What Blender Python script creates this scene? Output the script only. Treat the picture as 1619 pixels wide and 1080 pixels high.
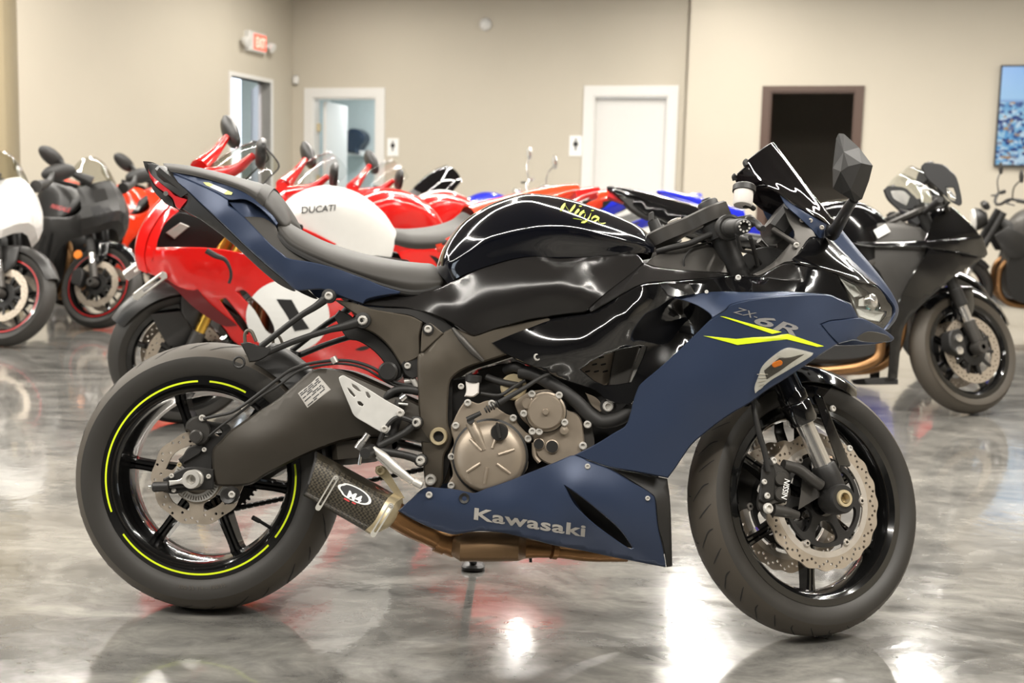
import bpy, bmesh, math, random
import numpy as np
from mathutils import Vector, Matrix
from mathutils.geometry import delaunay_2d_cdt
from mathutils.bvhtree import BVHTree

for o in list(bpy.data.objects):
    bpy.data.objects.remove(o, do_unlink=True)
SC = bpy.context.scene
COL = SC.collection
R_ = math.radians

# ------------------------------------------------------------------ camera
F_PX, CAM_H, PITCH, ROLL = 1892.0, 0.9872, R_(6.937), R_(1.478)
_r = np.array([1.0, 0, 0]); _f = np.array([0, math.cos(PITCH), -math.sin(PITCH)]); _u = np.array([0, math.sin(PITCH), math.cos(PITCH)])
C_R = _r * math.cos(ROLL) + _u * math.sin(ROLL)
C_U = -_r * math.sin(ROLL) + _u * math.cos(ROLL)
C_F = _f
cam_data = bpy.data.cameras.new('camera')
cam = bpy.data.objects.new('camera', cam_data); COL.objects.link(cam)
cam.matrix_world = Matrix(((C_R[0], C_U[0], -C_F[0], 0), (C_R[1], C_U[1], -C_F[1], 0), (C_R[2], C_U[2], -C_F[2], CAM_H), (0, 0, 0, 1)))
cam_data.sensor_width = 36.0
cam_data.lens = F_PX * 36.0 / 1619.0
cam_data.clip_end = 100
cam_data.dof.use_dof = True
cam_data.dof.focus_distance = 2.66
cam_data.dof.aperture_fstop = 4.5
SC.camera = cam

# ------------------------------------------------------------------ world and exposure
world = bpy.data.worlds.new('world'); SC.world = world
world.use_nodes = True
bg = world.node_tree.nodes['Background']
bg.inputs['Color'].default_value = (0.80, 0.90, 1.0, 1)
bg.inputs['Strength'].default_value = 2.6
SC.view_settings.view_transform = 'Standard'
SC.view_settings.look = 'None'
SC.view_settings.gamma = 1.0
SC.view_settings.use_curve_mapping = False
SC.view_settings.exposure = 0.32
TUBE_E = 215.0       # radiance of the ceiling tubes
def area_light(name, loc, rot, sx, sy, power, col):
    l = bpy.data.lights.new(name, 'AREA'); l.shape = 'RECTANGLE'; l.size = sx; l.size_y = sy
    l.energy = power; l.color = col
    o = bpy.data.objects.new(name, l); COL.objects.link(o); o.location = loc; o.rotation_euler = rot
    return o

# ------------------------------------------------------------------ mesh helpers
def new_obj(name, me, parent=None):
    o = bpy.data.objects.new(name, me); COL.objects.link(o)
    if parent is not None: o.parent = parent
    return o
def tag(o, label=None, cat=None, group=None, kind=None):
    if label: o['label'] = label
    if cat: o['category'] = cat
    if group: o['group'] = group
    if kind: o['kind'] = kind
    return o
def empty(name, loc=(0, 0, 0), rot=(0, 0, 0)):
    o = bpy.data.objects.new(name, None); COL.objects.link(o)
    o.location = loc; o.rotation_euler = rot; o.empty_display_size = 0.1
    return o

class MB:
    def __init__(s): s.v = []; s.f = []; s.m = []
    def add(s, vf, mi=0):
        v, f = vf; n = len(s.v)
        s.v.extend([tuple(map(float, p)) for p in v])
        s.f.extend([tuple(int(i) + n for i in q) for q in f]); s.m.extend([mi] * len(f))
        return s
    def mesh(s, name, mats, ang=38, flat=False, fix=True):
        me = bpy.data.meshes.new(name)
        me.from_pydata(s.v, [], s.f)
        if not isinstance(mats, (list, tuple)): mats = [mats]
        for m in mats: me.materials.append(m)
        if len(mats) > 1: me.polygons.foreach_set('material_index', s.m)
        if fix:
            bm = bmesh.new(); bm.from_mesh(me)
            bmesh.ops.recalc_face_normals(bm, faces=bm.faces); bm.to_mesh(me); bm.free()
        if not flat:
            me.polygons.foreach_set('use_smooth', [True] * len(me.polygons))
            me.set_sharp_from_angle(angle=R_(ang))
        me.update()
        return me
    def build(s, name, mats, parent=None, **k):
        return new_obj(name, s.mesh(name, mats, **k), parent)

def grid_faces(nr, nc, closed=False):
    f = []
    for i in range(nr - 1):
        for j in range(nc if closed else nc - 1):
            k = (j + 1) % nc
            f.append((i * nc + j, i * nc + k, (i + 1) * nc + k, (i + 1) * nc + j))
    return f
def rings(rs, caps=(True, True)):
    nc = len(rs[0]); v = [p for r in rs for p in r]; f = grid_faces(len(rs), nc, True)
    if caps[0]: f.append(tuple(range(nc))[::-1])
    if caps[1]: f.append(tuple(range((len(rs) - 1) * nc, len(rs) * nc)))
    return v, f
def basis(ax):
    a = np.array(ax, float); a /= np.linalg.norm(a)
    t = np.array([0, 0, 1.0]) if abs(a[2]) < 0.9 else np.array([1.0, 0, 0])
    b = np.cross(a, t); b /= np.linalg.norm(b); c = np.cross(a, b)
    return a, b, c
def lathe(prof, o=(0, 0, 0), ax=(0, 1, 0), n=32, caps=(False, False), a0=0.0, a1=2 * math.pi):
    a, b, c = basis(ax); o = np.array(o, float); full = abs(a1 - a0 - 2 * math.pi) < 1e-6
    th = np.linspace(a0, a1, n, endpoint=not full)
    rs = [[o + a * h + (b * math.cos(t) + c * math.sin(t)) * r for t in th] for r, h in prof]
    if full: return rings(rs, caps)
    return [p for q in rs for p in q], grid_faces(len(rs), n, False)
def cyl(p0, p1, r0, r1=None, n=20, bev=0.0):
    p0 = np.array(p0, float); p1 = np.array(p1, float); L = np.linalg.norm(p1 - p0); r1 = r0 if r1 is None else r1
    if bev: pr = [(r0 - bev, 0), (r0, bev), (r1, L - bev), (r1 - bev, L)]
    else: pr = [(r0, 0), (r1, L)]
    return lathe(pr, p0, p1 - p0, n, (True, True))
def catmull(P, k=6, closed=False):
    P = np.array(P, float)
    if len(P) < 3 and not closed: 
        t = np.linspace(0, 1, k + 1)[:, None]; return P[0] * (1 - t) + P[1] * t
    n = len(P); out = []
    for i in range(n if closed else n - 1):
        if closed: a, b, c, d = P[i - 1], P[i], P[(i + 1) % n], P[(i + 2) % n]
        else:
            b, c = P[i], P[i + 1]
            a = P[i - 1] if i else 2 * b - c
            d = P[i + 2] if i + 2 < n else 2 * c - b
        for t in np.arange(k) / k:
            out.append(0.5 * (2 * b + (c - a) * t + (2 * a - 5 * b + 4 * c - d) * t * t + (3 * b - a - 3 * c + d) * t ** 3))
    if not closed: out.append(P[-1])
    return np.array(out)
def tube(pts, r, n=10, k=6, spline=True):
    P = catmull(pts, k) if spline else np.array(pts, float)
    m = len(P); rr = np.interp(np.linspace(0, 1, m), np.linspace(0, 1, len(r)), r) if hasattr(r, '__len__') else np.full(m, r)
    T = np.gradient(P, axis=0); T /= np.linalg.norm(T, axis=1)[:, None] + 1e-12
    _, b, c = basis(T[0]); rs = []
    for i in range(m):
        b = b - T[i] * (b @ T[i]); b /= np.linalg.norm(b); c = np.cross(T[i], b)
        rs.append([P[i] + (b * math.cos(t) + c * math.sin(t)) * rr[i] for t in np.arange(n) * 2 * math.pi / n])
    return rings(rs)
def box(c, s, rot=None, bev=0.0):
    c = np.array(c, float); h = np.array(s, float) / 2
    if bev <= 0:
        v = np.array([[x, y, z] for x in (-1, 1) for y in (-1, 1) for z in (-1, 1)]) * h
        f = [(0, 1, 3, 2), (4, 6, 7, 5), (0, 4, 5, 1), (2, 3, 7, 6), (0, 2, 6, 4), (1, 5, 7, 3)]
    else:
        b = min(bev, h.min() * 0.9); v = []; f = []
        for z, q in ((-h[2], b), (-h[2] + b, 0), (h[2] - b, 0), (h[2], b)):
            X, Y = h[0] - q, h[1] - q
            v += [[-X + b, -Y, z], [X - b, -Y, z], [X, -Y + b, z], [X, Y - b, z], [X - b, Y, z], [-X + b, Y, z], [-X, Y - b, z], [-X, -Y + b, z]]
        f = grid_faces(4, 8, True) + [tuple(range(8))[::-1], tuple(range(24, 32))]
        v = np.array(v)
    if rot is not None: v = v @ np.array(rot).T
    return [p + c for p in v], f
def rotm(ax, a):
    ax = np.array(ax, float); ax /= np.linalg.norm(ax)
    K = np.array([[0, -ax[2], ax[1]], [ax[2], 0, -ax[0]], [-ax[1], ax[0], 0]])
    return np.eye(3) + math.sin(a) * K + (1 - math.cos(a)) * K @ K
def mirror(vf):
    return [(p[0], -p[1], p[2]) for p in vf[0]], [tuple(q)[::-1] for q in vf[1]]
def patch(rows, ku=4, kv=4, half=False):
    """smooth surface through a grid of control points; half: rows start on the centre plane and are mirrored"""
    G = np.array(rows, float)
    if half:
        L = G[:, :0:-1].copy(); L[:, :, 1] *= -1
        G = np.concatenate([L, G], 1)
    A = np.array([catmull(r, kv) for r in G])
    B = np.array([catmull(A[:, j], ku) for j in range(A.shape[1])]).transpose(1, 0, 2)
    return [p for r in B for p in r], grid_faces(B.shape[0], B.shape[1])
def shell(vf, t, direction=None):
    """thickness for an open surface"""
    v, f = vf; V = np.array(v, float); N = np.zeros_like(V)
    for q in f:
        a, b, c = V[q[0]], V[q[1]], V[q[2]]; n = np.cross(b - a, c - a)
        for i in q: N[i] += n
    N /= np.linalg.norm(N, axis=1)[:, None] + 1e-12
    if direction is not None: N = np.tile(np.array(direction, float), (len(V), 1))
    W = V + N * t; n = len(V); ed = {}
    for q in f:
        for i in range(len(q)):
            a, b = q[i], q[(i + 1) % len(q)]
            ed[(min(a, b), max(a, b))] = None if (min(a, b), max(a, b)) in ed else (a, b)
    g = list(f) + [tuple(i + n for i in q)[::-1] for q in f]
    for e in ed.values():
        if e: g.append((e[1], e[0], e[0] + n, e[1] + n))
    return list(V) + list(W), g

# 2D helpers -----------------------------------------------------------
def sm(P, k=4, ang=48, closed=True):
    """round a traced outline, keeping the corners sharper than ang"""
    P = np.array(P, float); n = len(P); corner = []
    for i in range(n):
        if not closed and i in (0, n - 1): corner.append(i); continue
        a = P[i] - P[i - 1]; b = P[(i + 1) % n] - P[i]
        c = a[:2] @ b[:2] / (np.linalg.norm(a[:2]) * np.linalg.norm(b[:2]) + 1e-9)
        if math.degrees(math.acos(max(-1, min(1, c)))) > ang: corner.append(i)
    if not corner: return catmull(P, k, closed)
    out = []
    m = len(corner)
    for j in range(m if closed else m - 1):
        a, b = corner[j], corner[(j + 1) % m]
        idx = [a]
        while idx[-1] != b or len(idx) == 1:
            idx.append((idx[-1] + 1) % n)
            if len(idx) > n + 1: break
        seg = P[idx]
        if len(seg) == 2: out.append(seg[0])
        else: out.extend(catmull(seg, k)[:-1])
    if not closed: out.append(P[-1])
    return np.array(out)
def inside(P, Q):
    P = np.asarray(P)[:, :2]; Q = np.asarray(Q)[:, :2]
    x, y = P[:, 0], P[:, 1]; r = np.zeros(len(P), bool)
    for i in range(len(Q)):
        x1, y1 = Q[i]; x2, y2 = Q[i - 1]
        m = ((y1 > y) != (y2 > y))
        if y1 != y2: r ^= m & (x < (x2 - x1) * (y - y1) / (y2 - y1) + x1)
    return r
def offset_poly(P, d):
    P = np.asarray(P, float)[:, :2]
    A = P - np.roll(P, 1, 0); B = np.roll(P, -1, 0) - P
    area = np.sum(P[:, 0] * np.roll(P[:, 1], -1) - np.roll(P[:, 0], -1) * P[:, 1])
    nrm = lambda E: np.stack([-E[:, 1], E[:, 0]], 1) / (np.linalg.norm(E, axis=1)[:, None] + 1e-9)
    N = nrm(A) + nrm(B); N /= np.linalg.norm(N, axis=1)[:, None] + 1e-9
    c = np.clip(np.sum(N * nrm(A), 1), 0.5, 1)
    return P + N * (np.sign(area) * d / c)[:, None]
def resample(P, step, closed=True):
    P = np.asarray(P, float)[:, :2]; out = []
    for i in range(len(P) if closed else len(P) - 1):
        a, b = P[i], P[(i + 1) % len(P)]; k = max(1, int(np.linalg.norm(b - a) / step))
        for t in range(k): out.append(a + (b - a) * t / k)
    if not closed: out.append(P[-1])
    return np.array(out)
class TPS:
    def __init__(s, pts, lam=1e-3):
        P = np.array(pts, float); s.c = P[:, :2].mean(0); s.k = max(1e-6, np.abs(P[:, :2] - s.c).max())
        s.X = (P[:, :2] - s.c) / s.k; n = len(P)
        if n < 3: s.w = None; s.y = P[:, 2].mean(); return
        K = s.U(s.X, s.X) + lam * np.eye(n); Q = np.concatenate([np.ones((n, 1)), s.X], 1)
        M = np.block([[K, Q], [Q.T, np.zeros((3, 3))]])
        s.w = np.linalg.lstsq(M, np.concatenate([P[:, 2], np.zeros(3)]), rcond=None)[0]
    def U(s, A, B):
        d = ((A[:, None] - B[None]) ** 2).sum(2); return d * np.log(d + 1e-9)
    def __call__(s, P):
        X = (np.asarray(P, float)[:, :2] - s.c) / s.k
        if s.w is None: return np.full(len(X), s.y)
        return s.U(X, s.X) @ s.w[:-3] + s.w[-3] + X @ s.w[-2:]
def const(y): return lambda P: np.full(len(P), float(y))
def tri2d(outer, holes=(), extra=(), loops=()):
    pts = []; edges = []; tags_ = []
    def loop(L, t):
        n = len(pts)
        for p in L: pts.append(Vector((float(p[0]), float(p[1])))); tags_.append(t)
        for i in range(len(L)): edges.append((n + i, n + (i + 1) % len(L)))
    loop(outer, 1)
    for h in holes: loop(h, 1)
    for l in loops: loop(l, 0)
    for p in extra: pts.append(Vector((float(p[0]), float(p[1])))); tags_.append(0)
    vv, ee, ff, ov, _, _ = delaunay_2d_cdt(pts, edges, [], 0, 1e-6)
    V = np.array([(p.x, p.y) for p in vv]); Fc = [tuple(q) for q in ff]
    C = np.array([V[list(q)].mean(0) for q in Fc])
    ok = inside(C, outer)
    for h in holes: ok &= ~inside(C, h)
    Fc = [q for q, k in zip(Fc, ok) if k]
    bnd = np.array([any(tags_[i] == 1 for i in o) for o in ov])
    return V, Fc, bnd
def panel(outer, yf, mp, thick=0.004, holes=(), edge=0.0, roll=0.0, res=0.0, sgn=1.0):
    """solid panel from a 2D outline. yf(P)->lateral position of the outer face, mp(u,v,y)->xyz; it grows inward (sgn * +y)"""
    outer = np.asarray(outer, float)[:, :2]; holes = [np.asarray(h, float)[:, :2] for h in holes]
    loops = []; extra = []
    if edge > 0:
        loops.append(offset_poly(outer, edge))
        loops += [offset_poly(h, -edge) for h in holes]
    if res > 0:
        a, b = outer.min(0), outer.max(0)
        G = np.array([(x + (res / 2 if j % 2 else 0), y) for j, y in enumerate(np.arange(a[1], b[1], res * 0.87)) for x in np.arange(a[0], b[0], res)])
        if len(G):
            ok = inside(G, outer)
            D = np.concatenate([resample(l, res / 3) for l in [outer] + holes])
            for h in holes: ok &= ~inside(G, h)
            G = G[ok]
            if len(G):
                d = np.min(((G[:, None] - D[None]) ** 2).sum(2), 1) ** 0.5
                extra = G[d > max(edge * 1.6, res * 0.35)]
    V, Fc, bnd = tri2d(outer, holes, extra, loops)
    Y = yf(V)
    Yf = Y + (bnd * roll * sgn if edge > 0 else 0)
    A = [mp(V[i, 0], V[i, 1], Yf[i]) for i in range(len(V))]
    B = [mp(V[i, 0], V[i, 1], Y[i] + sgn * thick) for i in range(len(V))]
    n = len(V); ed = {}
    for q in Fc:
        for i in range(3):
            a, b = q[i], q[(i + 1) % 3]; key = (min(a, b), max(a, b))
            ed[key] = None if key in ed else (a, b)
    f = list(Fc) + [tuple(i + n for i in q)[::-1] for q in Fc]
    for e in ed.values():
        if e: f.append((e[1], e[0], e[0] + n, e[1] + n))
    return A + B, f
def circ(c, r, n=16, a0=0.0, ry=None):
    ry = ry or r
    return np.array([(c[0] + r * math.cos(a0 + t), c[1] + ry * math.sin(a0 + t)) for t in np.arange(n) * 2 * math.pi / n])
def slot(a, b, r, n=6):
    a = np.array(a, float); b = np.array(b, float); t = math.atan2(*(b - a)[::-1]); out = []
    for c, s in ((b, -math.pi / 2), (a, math.pi / 2)):
        for k in range(n + 1): out.append(c + r * np.array([math.cos(t + s + math.pi * k / n), math.sin(t + s + math.pi * k / n)]))
    return np.array(out)

# frames: from pixels of the photograph to points of a thing ---------------
class Frame:
    def __init__(s, M, T): s.M = np.array(M, float); s.T = np.array(T, float); s.o = s.M.T @ (np.array([0, 0, CAM_H]) - s.T)
    def ray(s, px, py):
        d = C_R * (px - 809.5) / F_PX - C_U * (py - 540.0) / F_PX + C_F
        return s.M.T @ d
    def pt(s, px, py, y):
        d = s.ray(px, py); return s.o + d * ((y - s.o[1]) / d[1])
    def world(s, p): return s.M @ np.array(p, float) + s.T
    def px(s, p):
        d = s.world(p) - np.array([0, 0, CAM_H]); z = d @ C_F
        return np.array([809.5 + F_PX * (d @ C_R) / z, 540 - F_PX * (d @ C_U) / z])
def ground(px, py, z=0.0):
    d = C_R * (px - 809.5) / F_PX - C_U * (py - 540.0) / F_PX + C_F
    k = (z - CAM_H) / d[2]; return np.array([d[0] * k, d[1] * k, z])
def text_mesh(s, size=1.0, bold=0.0, shear=0.0, space=1.0):
    c = bpy.data.curves.new('txt', 'FONT'); c.body = s; c.size = size; c.offset = bold; c.shear = shear; c.space_character = space
    c.resolution_u = 3
    o = bpy.data.objects.new('txt', c); COL.objects.link(o)
    dg = bpy.context.evaluated_depsgraph_get(); dg.update()
    me = bpy.data.meshes.new_from_object(o.evaluated_get(dg))
    V = np.array([v.co[:2] for v in me.vertices]); Fc = [tuple(p.vertices) for p in me.polygons]
    bpy.data.objects.remove(o, do_unlink=True); bpy.data.curves.remove(c); bpy.data.meshes.remove(me)
    return V, Fc

# ------------------------------------------------------------------ materials
MATS = {}
def mat(name, col, rough=0.5, metal=0.0, coat=0.0, spec=0.5, noise=0.06, nscale=30.0, bump=0.0, bscale=200.0, sheen=0.0, coat_rough=0.03):
    m = bpy.data.materials.new(name); m.use_nodes = True; nt = m.node_tree; b = nt.nodes['Principled BSDF']
    b.inputs['Base Color'].default_value = (*col, 1); b.inputs['Roughness'].default_value = rough
    b.inputs['Metallic'].default_value = metal; b.inputs['Coat Weight'].default_value = coat
    b.inputs['Coat Roughness'].default_value = coat_rough
    b.inputs['Specular IOR Level'].default_value = spec
    tc = nt.nodes.new('ShaderNodeTexCoord')
    if noise:
        n = nt.nodes.new('ShaderNodeTexNoise'); n.inputs['Scale'].default_value = nscale; n.inputs['Detail'].default_value = 4
        nt.links.new(tc.outputs['Object'], n.inputs['Vector'])
        mr = nt.nodes.new('ShaderNodeMapRange'); mr.inputs['To Min'].default_value = max(0.0, rough - noise); mr.inputs['To Max'].default_value = min(1, rough + noise)
        nt.links.new(n.outputs['Fac'], mr.inputs['Value']); nt.links.new(mr.outputs['Result'], b.inputs['Roughness'])
        mx = nt.nodes.new('ShaderNodeMixRGB'); mx.blend_type = 'MULTIPLY'; mx.inputs['Fac'].default_value = 1
        cr = nt.nodes.new('ShaderNodeMapRange'); cr.inputs['To Min'].default_value = 1 - noise * 1.5; cr.inputs['To Max'].default_value = 1 + noise * 1.5
        nt.links.new(n.outputs['Fac'], cr.inputs['Value'])
        mx.inputs['Color1'].default_value = (*col, 1); nt.links.new(cr.outputs['Result'], mx.inputs['Color2'])
        nt.links.new(mx.outputs['Color'], b.inputs['Base Color'])
    if bump:
        n2 = nt.nodes.new('ShaderNodeTexNoise'); n2.inputs['Scale'].default_value = bscale; n2.inputs['Detail'].default_value = 3
        nt.links.new(tc.outputs['Object'], n2.inputs['Vector'])
        bp = nt.nodes.new('ShaderNodeBump'); bp.inputs['Strength'].default_value = bump; bp.inputs['Distance'].default_value = 0.002
        nt.links.new(n2.outputs['Fac'], bp.inputs['Height']); nt.links.new(bp.outputs['Normal'], b.inputs['Normal'])
    MATS[name] = m
    return m
def emis(name, col, e):
    m = bpy.data.materials.new(name); m.use_nodes = True; b = m.node_tree.nodes['Principled BSDF']
    b.inputs['Base Color'].default_value = (*col, 1); b.inputs['Emission Color'].default_value = (*col, 1); b.inputs['Emission Strength'].default_value = e
    MATS[name] = m; return m
def smoked(name, tint, ior=1.45, rough=0.02, cover=0.0, body=(0.01, 0.01, 0.01)):
    """thin clear plastic: tinted see-through with a glossy face"""
    m = bpy.data.materials.new(name); m.use_nodes = True; nt = m.node_tree; nt.nodes.clear()
    out = nt.nodes.new('ShaderNodeOutputMaterial'); t = nt.nodes.new('ShaderNodeBsdfTransparent'); t.inputs['Color'].default_value = (*tint, 1)
    p = nt.nodes.new('ShaderNodeBsdfPrincipled'); p.inputs['Base Color'].default_value = (*body, 1); p.inputs['Roughness'].default_value = rough
    p.inputs['IOR'].default_value = ior
    fr = nt.nodes.new('ShaderNodeFresnel'); fr.inputs['IOR'].default_value = ior
    ge = nt.nodes.new('ShaderNodeNewGeometry'); mr = nt.nodes.new('ShaderNodeMapRange')
    mr.inputs['To Min'].default_value = ior; mr.inputs['To Max'].default_value = 1.0 / ior
    nt.links.new(ge.outputs['Backfacing'], mr.inputs['Value']); nt.links.new(mr.outputs[0], fr.inputs['IOR'])
    g = nt.nodes.new('ShaderNodeBsdfGlossy'); g.inputs['Roughness'].default_value = rough
    mix = nt.nodes.new('ShaderNodeMixShader'); nt.links.new(fr.outputs[0], mix.inputs[0]); 
    if cover > 0:
        m2 = nt.nodes.new('ShaderNodeMixShader'); m2.inputs[0].default_value = cover
        nt.links.new(t.outputs[0], m2.inputs[1]); nt.links.new(p.outputs[0], m2.inputs[2]); nt.links.new(m2.outputs[0], mix.inputs[1])
    else: nt.links.new(t.outputs[0], mix.inputs[1])
    nt.links.new(g.outputs[0], mix.inputs[2]); nt.links.new(mix.outputs[0], out.inputs[0])
    MATS[name] = m; return m

blue = mat('matte_blue_paint', (0.034, 0.049, 0.092), 0.31, 0.3, 0.0, noise=0.03, nscale=8)
blackg = mat('gloss_black_paint', (0.004, 0.004, 0.0045), 0.10, 0, 1.0, noise=0.02, nscale=5)
tankb = mat('gloss_black_blue_paint', (0.003, 0.0035, 0.006), 0.10, 0, 1.0, noise=0.02, nscale=5)
satin = mat('satin_black_plastic', (0.014, 0.013, 0.0125), 0.22, noise=0.01, nscale=10)
plastic = mat('black_plastic', (0.018, 0.017, 0.016), 0.42)
rubber = mat('black_rubber', (0.016, 0.015, 0.014), 0.6, bump=0.05)
tyre_m = mat('tyre_rubber', (0.056, 0.046, 0.034), 0.62, noise=0.1, nscale=12)
sidewall_m = mat('tyre_sidewall_rubber', (0.024, 0.0215, 0.018), 0.55, noise=0.06, nscale=12)
tread_m = mat('tread_groove_rubber', (0.012, 0.011, 0.010), 0.8)
strapm = mat('strap_steel', (0.26, 0.25, 0.22), 0.5, 0.3)
pale_y = mat('pale_yellow_print', (0.62, 0.62, 0.22), 0.5)
seat_m = mat('seat_vinyl', (0.036, 0.0325, 0.028), 0.6, bump=0.06, bscale=900)
frame_m = mat('bronze_grey_frame', (0.098, 0.083, 0.064), 0.45, 0.35)
swing_m = mat('dark_bronze_swingarm', (0.040, 0.034, 0.026), 0.45, 0.3)
case_m = mat('bronze_magnesium_case', (0.33, 0.275, 0.215), 0.42, 0.55, noise=0.06, nscale=20)
rimb = mat('gloss_black_rim', (0.005, 0.005, 0.005), 0.13, 0, 0.8, noise=0.02)
neon = mat('neon_yellow', (0.66, 0.80, 0.015), 0.4, noise=0.02)
steel = mat('brushed_steel', (0.54, 0.50, 0.45), 0.32, 0.5, noise=0.08, nscale=60)
discm = mat('brake_disc_steel', (0.42, 0.36, 0.29), 0.38, 0.5, noise=0.08, nscale=40)
chrome = mat('bright_chrome', (0.78, 0.76, 0.73), 0.14, 0.85, noise=0.03)
alu = mat('silver_aluminium', (0.62, 0.60, 0.56), 0.42, 0.55, noise=0.05, nscale=60)
alu_p = mat('satin_aluminium_plate', (0.60, 0.59, 0.56), 0.5, 0.25, noise=0.05, nscale=60)
dark_m = mat('dark_cast_metal', (0.022, 0.021, 0.020), 0.5, 0.3, bump=0.1, bscale=300)
grey_m = mat('grey_cast_metal', (0.075, 0.070, 0.064), 0.45, 0.5)
caliper_m = mat('dark_grey_caliper', (0.050, 0.047, 0.043), 0.42, 0.4, bump=0.06, bscale=600)
pipe_m = mat('heat_tinted_steel', (0.28, 0.15, 0.065), 0.36, 0.9, noise=0.15, nscale=18)
catbox_m = mat('brown_heated_steel', (0.20, 0.125, 0.065), 0.5, 0.8, noise=0.15, nscale=15, bump=0.1)
white_p = mat('white_gloss_paint', (0.80, 0.79, 0.76), 0.25, 0, 0.5, noise=0.02)
whitem = mat('white_print', (0.82, 0.82, 0.80), 0.5, noise=0.02)
greyprint = mat('grey_print', (0.36, 0.34, 0.31), 0.45, noise=0.02)
silverprint = mat('silver_grey_print', (0.21, 0.205, 0.20), 0.45, noise=0.02)
redprint = mat('red_print', (0.45, 0.012, 0.012), 0.45, noise=0.02)
redlens = mat('red_lens', (0.52, 0.025, 0.03), 0.12, 0, 0.6, noise=0.02)
orange_m = mat('amber_lens', (0.85, 0.22, 0.01), 0.25, noise=0.02)
boltm = mat('zinc_bolt', (0.58, 0.56, 0.52), 0.35, 0.3, noise=0.05)
silverd = mat('silver_lens_back', (0.66, 0.65, 0.62), 0.3, 0.1, noise=0.08, nscale=60)
gold = mat('gold_anodised', (0.80, 0.48, 0.08), 0.28, 0.9, noise=0.03)
brass = mat('zinc_gold', (0.56, 0.47, 0.30), 0.3, 0.45, noise=0.05)
cupm = mat('translucent_white_plastic', (0.72, 0.68, 0.64), 0.35, noise=0.03)
red_p = mat('red_gloss_paint', (0.62, 0.010, 0.008), 0.16, 0, 0.8, noise=0.02)
orange_p = mat('orange_red_gloss_paint', (0.80, 0.045, 0.012), 0.18, 0, 0.8, noise=0.02)
stealth = mat('matte_charcoal_paint', (0.030, 0.029, 0.028), 0.36, 0.2, noise=0.03)
bluep = mat('racing_blue_paint', (0.012, 0.02, 0.42), 0.2, 0, 0.7, noise=0.02)
darkred = mat('dark_red_paint', (0.12, 0.008, 0.010), 0.3, noise=0.02)
greenp = mat('green_paint', (0.01, 0.22, 0.05), 0.3, noise=0.02)
lens_clear = smoked('clear_lens', (0.90, 0.90, 0.88), 1.5, 0.02)
screen_m = smoked('smoked_screen', (0.10, 0.08, 0.095), 1.5, 0.015, 0.45, (0.012, 0.011, 0.012))
screen_clear = smoked('clear_screen', (0.955, 0.96, 0.955), 1.35, 0.02)
screen_grey = smoked('grey_screen', (0.84, 0.84, 0.81), 1.4, 0.02)

def carbon_mat():
    m = bpy.data.materials.new('carbon_weave'); m.use_nodes = True; nt = m.node_tree; b = nt.nodes['Principled BSDF']
    tc = nt.nodes.new('ShaderNodeTexCoord'); ch = nt.nodes.new('ShaderNodeTexChecker'); ch.inputs['Scale'].default_value = 210
    mp = nt.nodes.new('ShaderNodeMapping'); mp.inputs['Rotation'].default_value = (0.0, R_(-8), 0)
    nt.links.new(tc.outputs['Object'], mp.inputs['Vector']); nt.links.new(mp.outputs['Vector'], ch.inputs['Vector'])
    ch.inputs['Color1'].default_value = (0.085, 0.072, 0.050, 1); ch.inputs['Color2'].default_value = (0.022, 0.019, 0.014, 1)
    nt.links.new(ch.outputs['Color'], b.inputs['Base Color']); b.inputs['Roughness'].default_value = 0.35; b.inputs['Metallic'].default_value = 0.35
    b.inputs['Coat Weight'].default_value = 0.8
    return m
carbon = carbon_mat()
# ------------------------------------------------------------------ the room (wall axes: a along the back wall, b depth)
UA = np.array([math.cos(R_(18)), -math.sin(R_(18)), 0]); VB = np.array([math.sin(R_(18)), math.cos(R_(18)), 0]); WO = np.array([1.51, 15.05, 0])
def W(a, b, z): return WO + UA * a + VB * b + np.array([0, 0, z])
def hit_b(px, py, b=0.0):
    d = C_R * (px - 809.5) / F_PX - C_U * (py - 540.0) / F_PX + C_F; o = np.array([0, 0, CAM_H])
    k = ((WO - o) @ VB + b) / (d @ VB); p = o + d * k - WO; return p @ UA, p[2]
def hit_a(px, py, a):
    d = C_R * (px - 809.5) / F_PX - C_U * (py - 540.0) / F_PX + C_F; o = np.array([0, 0, CAM_H])
    k = ((WO - o) @ UA + a) / (d @ UA); p = o + d * k - WO; return p @ VB, p[2]
def wall_mat(name, col, rough=0.75):
    m = mat(name, col, rough, noise=0.03, nscale=1.5, bump=0.12, bscale=120); return m
wall_m = wall_mat('beige_wall_paint', (0.515, 0.470, 0.388))
wall_d = wall_mat('tan_wall_paint', (0.36, 0.295, 0.185))
wall_k = wall_mat('unlit_wall_dark', (0.035, 0.034, 0.033))  # near-black stands in for unlit walls behind the camera, darkening reflections and fill
ceil_m = mat('dark_ceiling_paint', (0.14, 0.13, 0.115), 0.8)
trim_w = mat('white_trim_paint', (0.70, 0.69, 0.665), 0.4, noise=0.02)
doorw = mat('white_door_paint', (0.66, 0.65, 0.63), 0.45, noise=0.02)
brownf = mat('brown_door_frame', (0.075, 0.040, 0.026), 0.45, noise=0.05)
base_m = mat('black_baseboard', (0.012, 0.012, 0.013), 0.5)
teal_w = mat('pale_teal_wall', (0.50, 0.56, 0.555), 0.7)
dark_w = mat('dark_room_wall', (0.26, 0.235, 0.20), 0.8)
lilac = mat('pale_lilac_door_paint', (0.62, 0.61, 0.66), 0.5)

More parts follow.
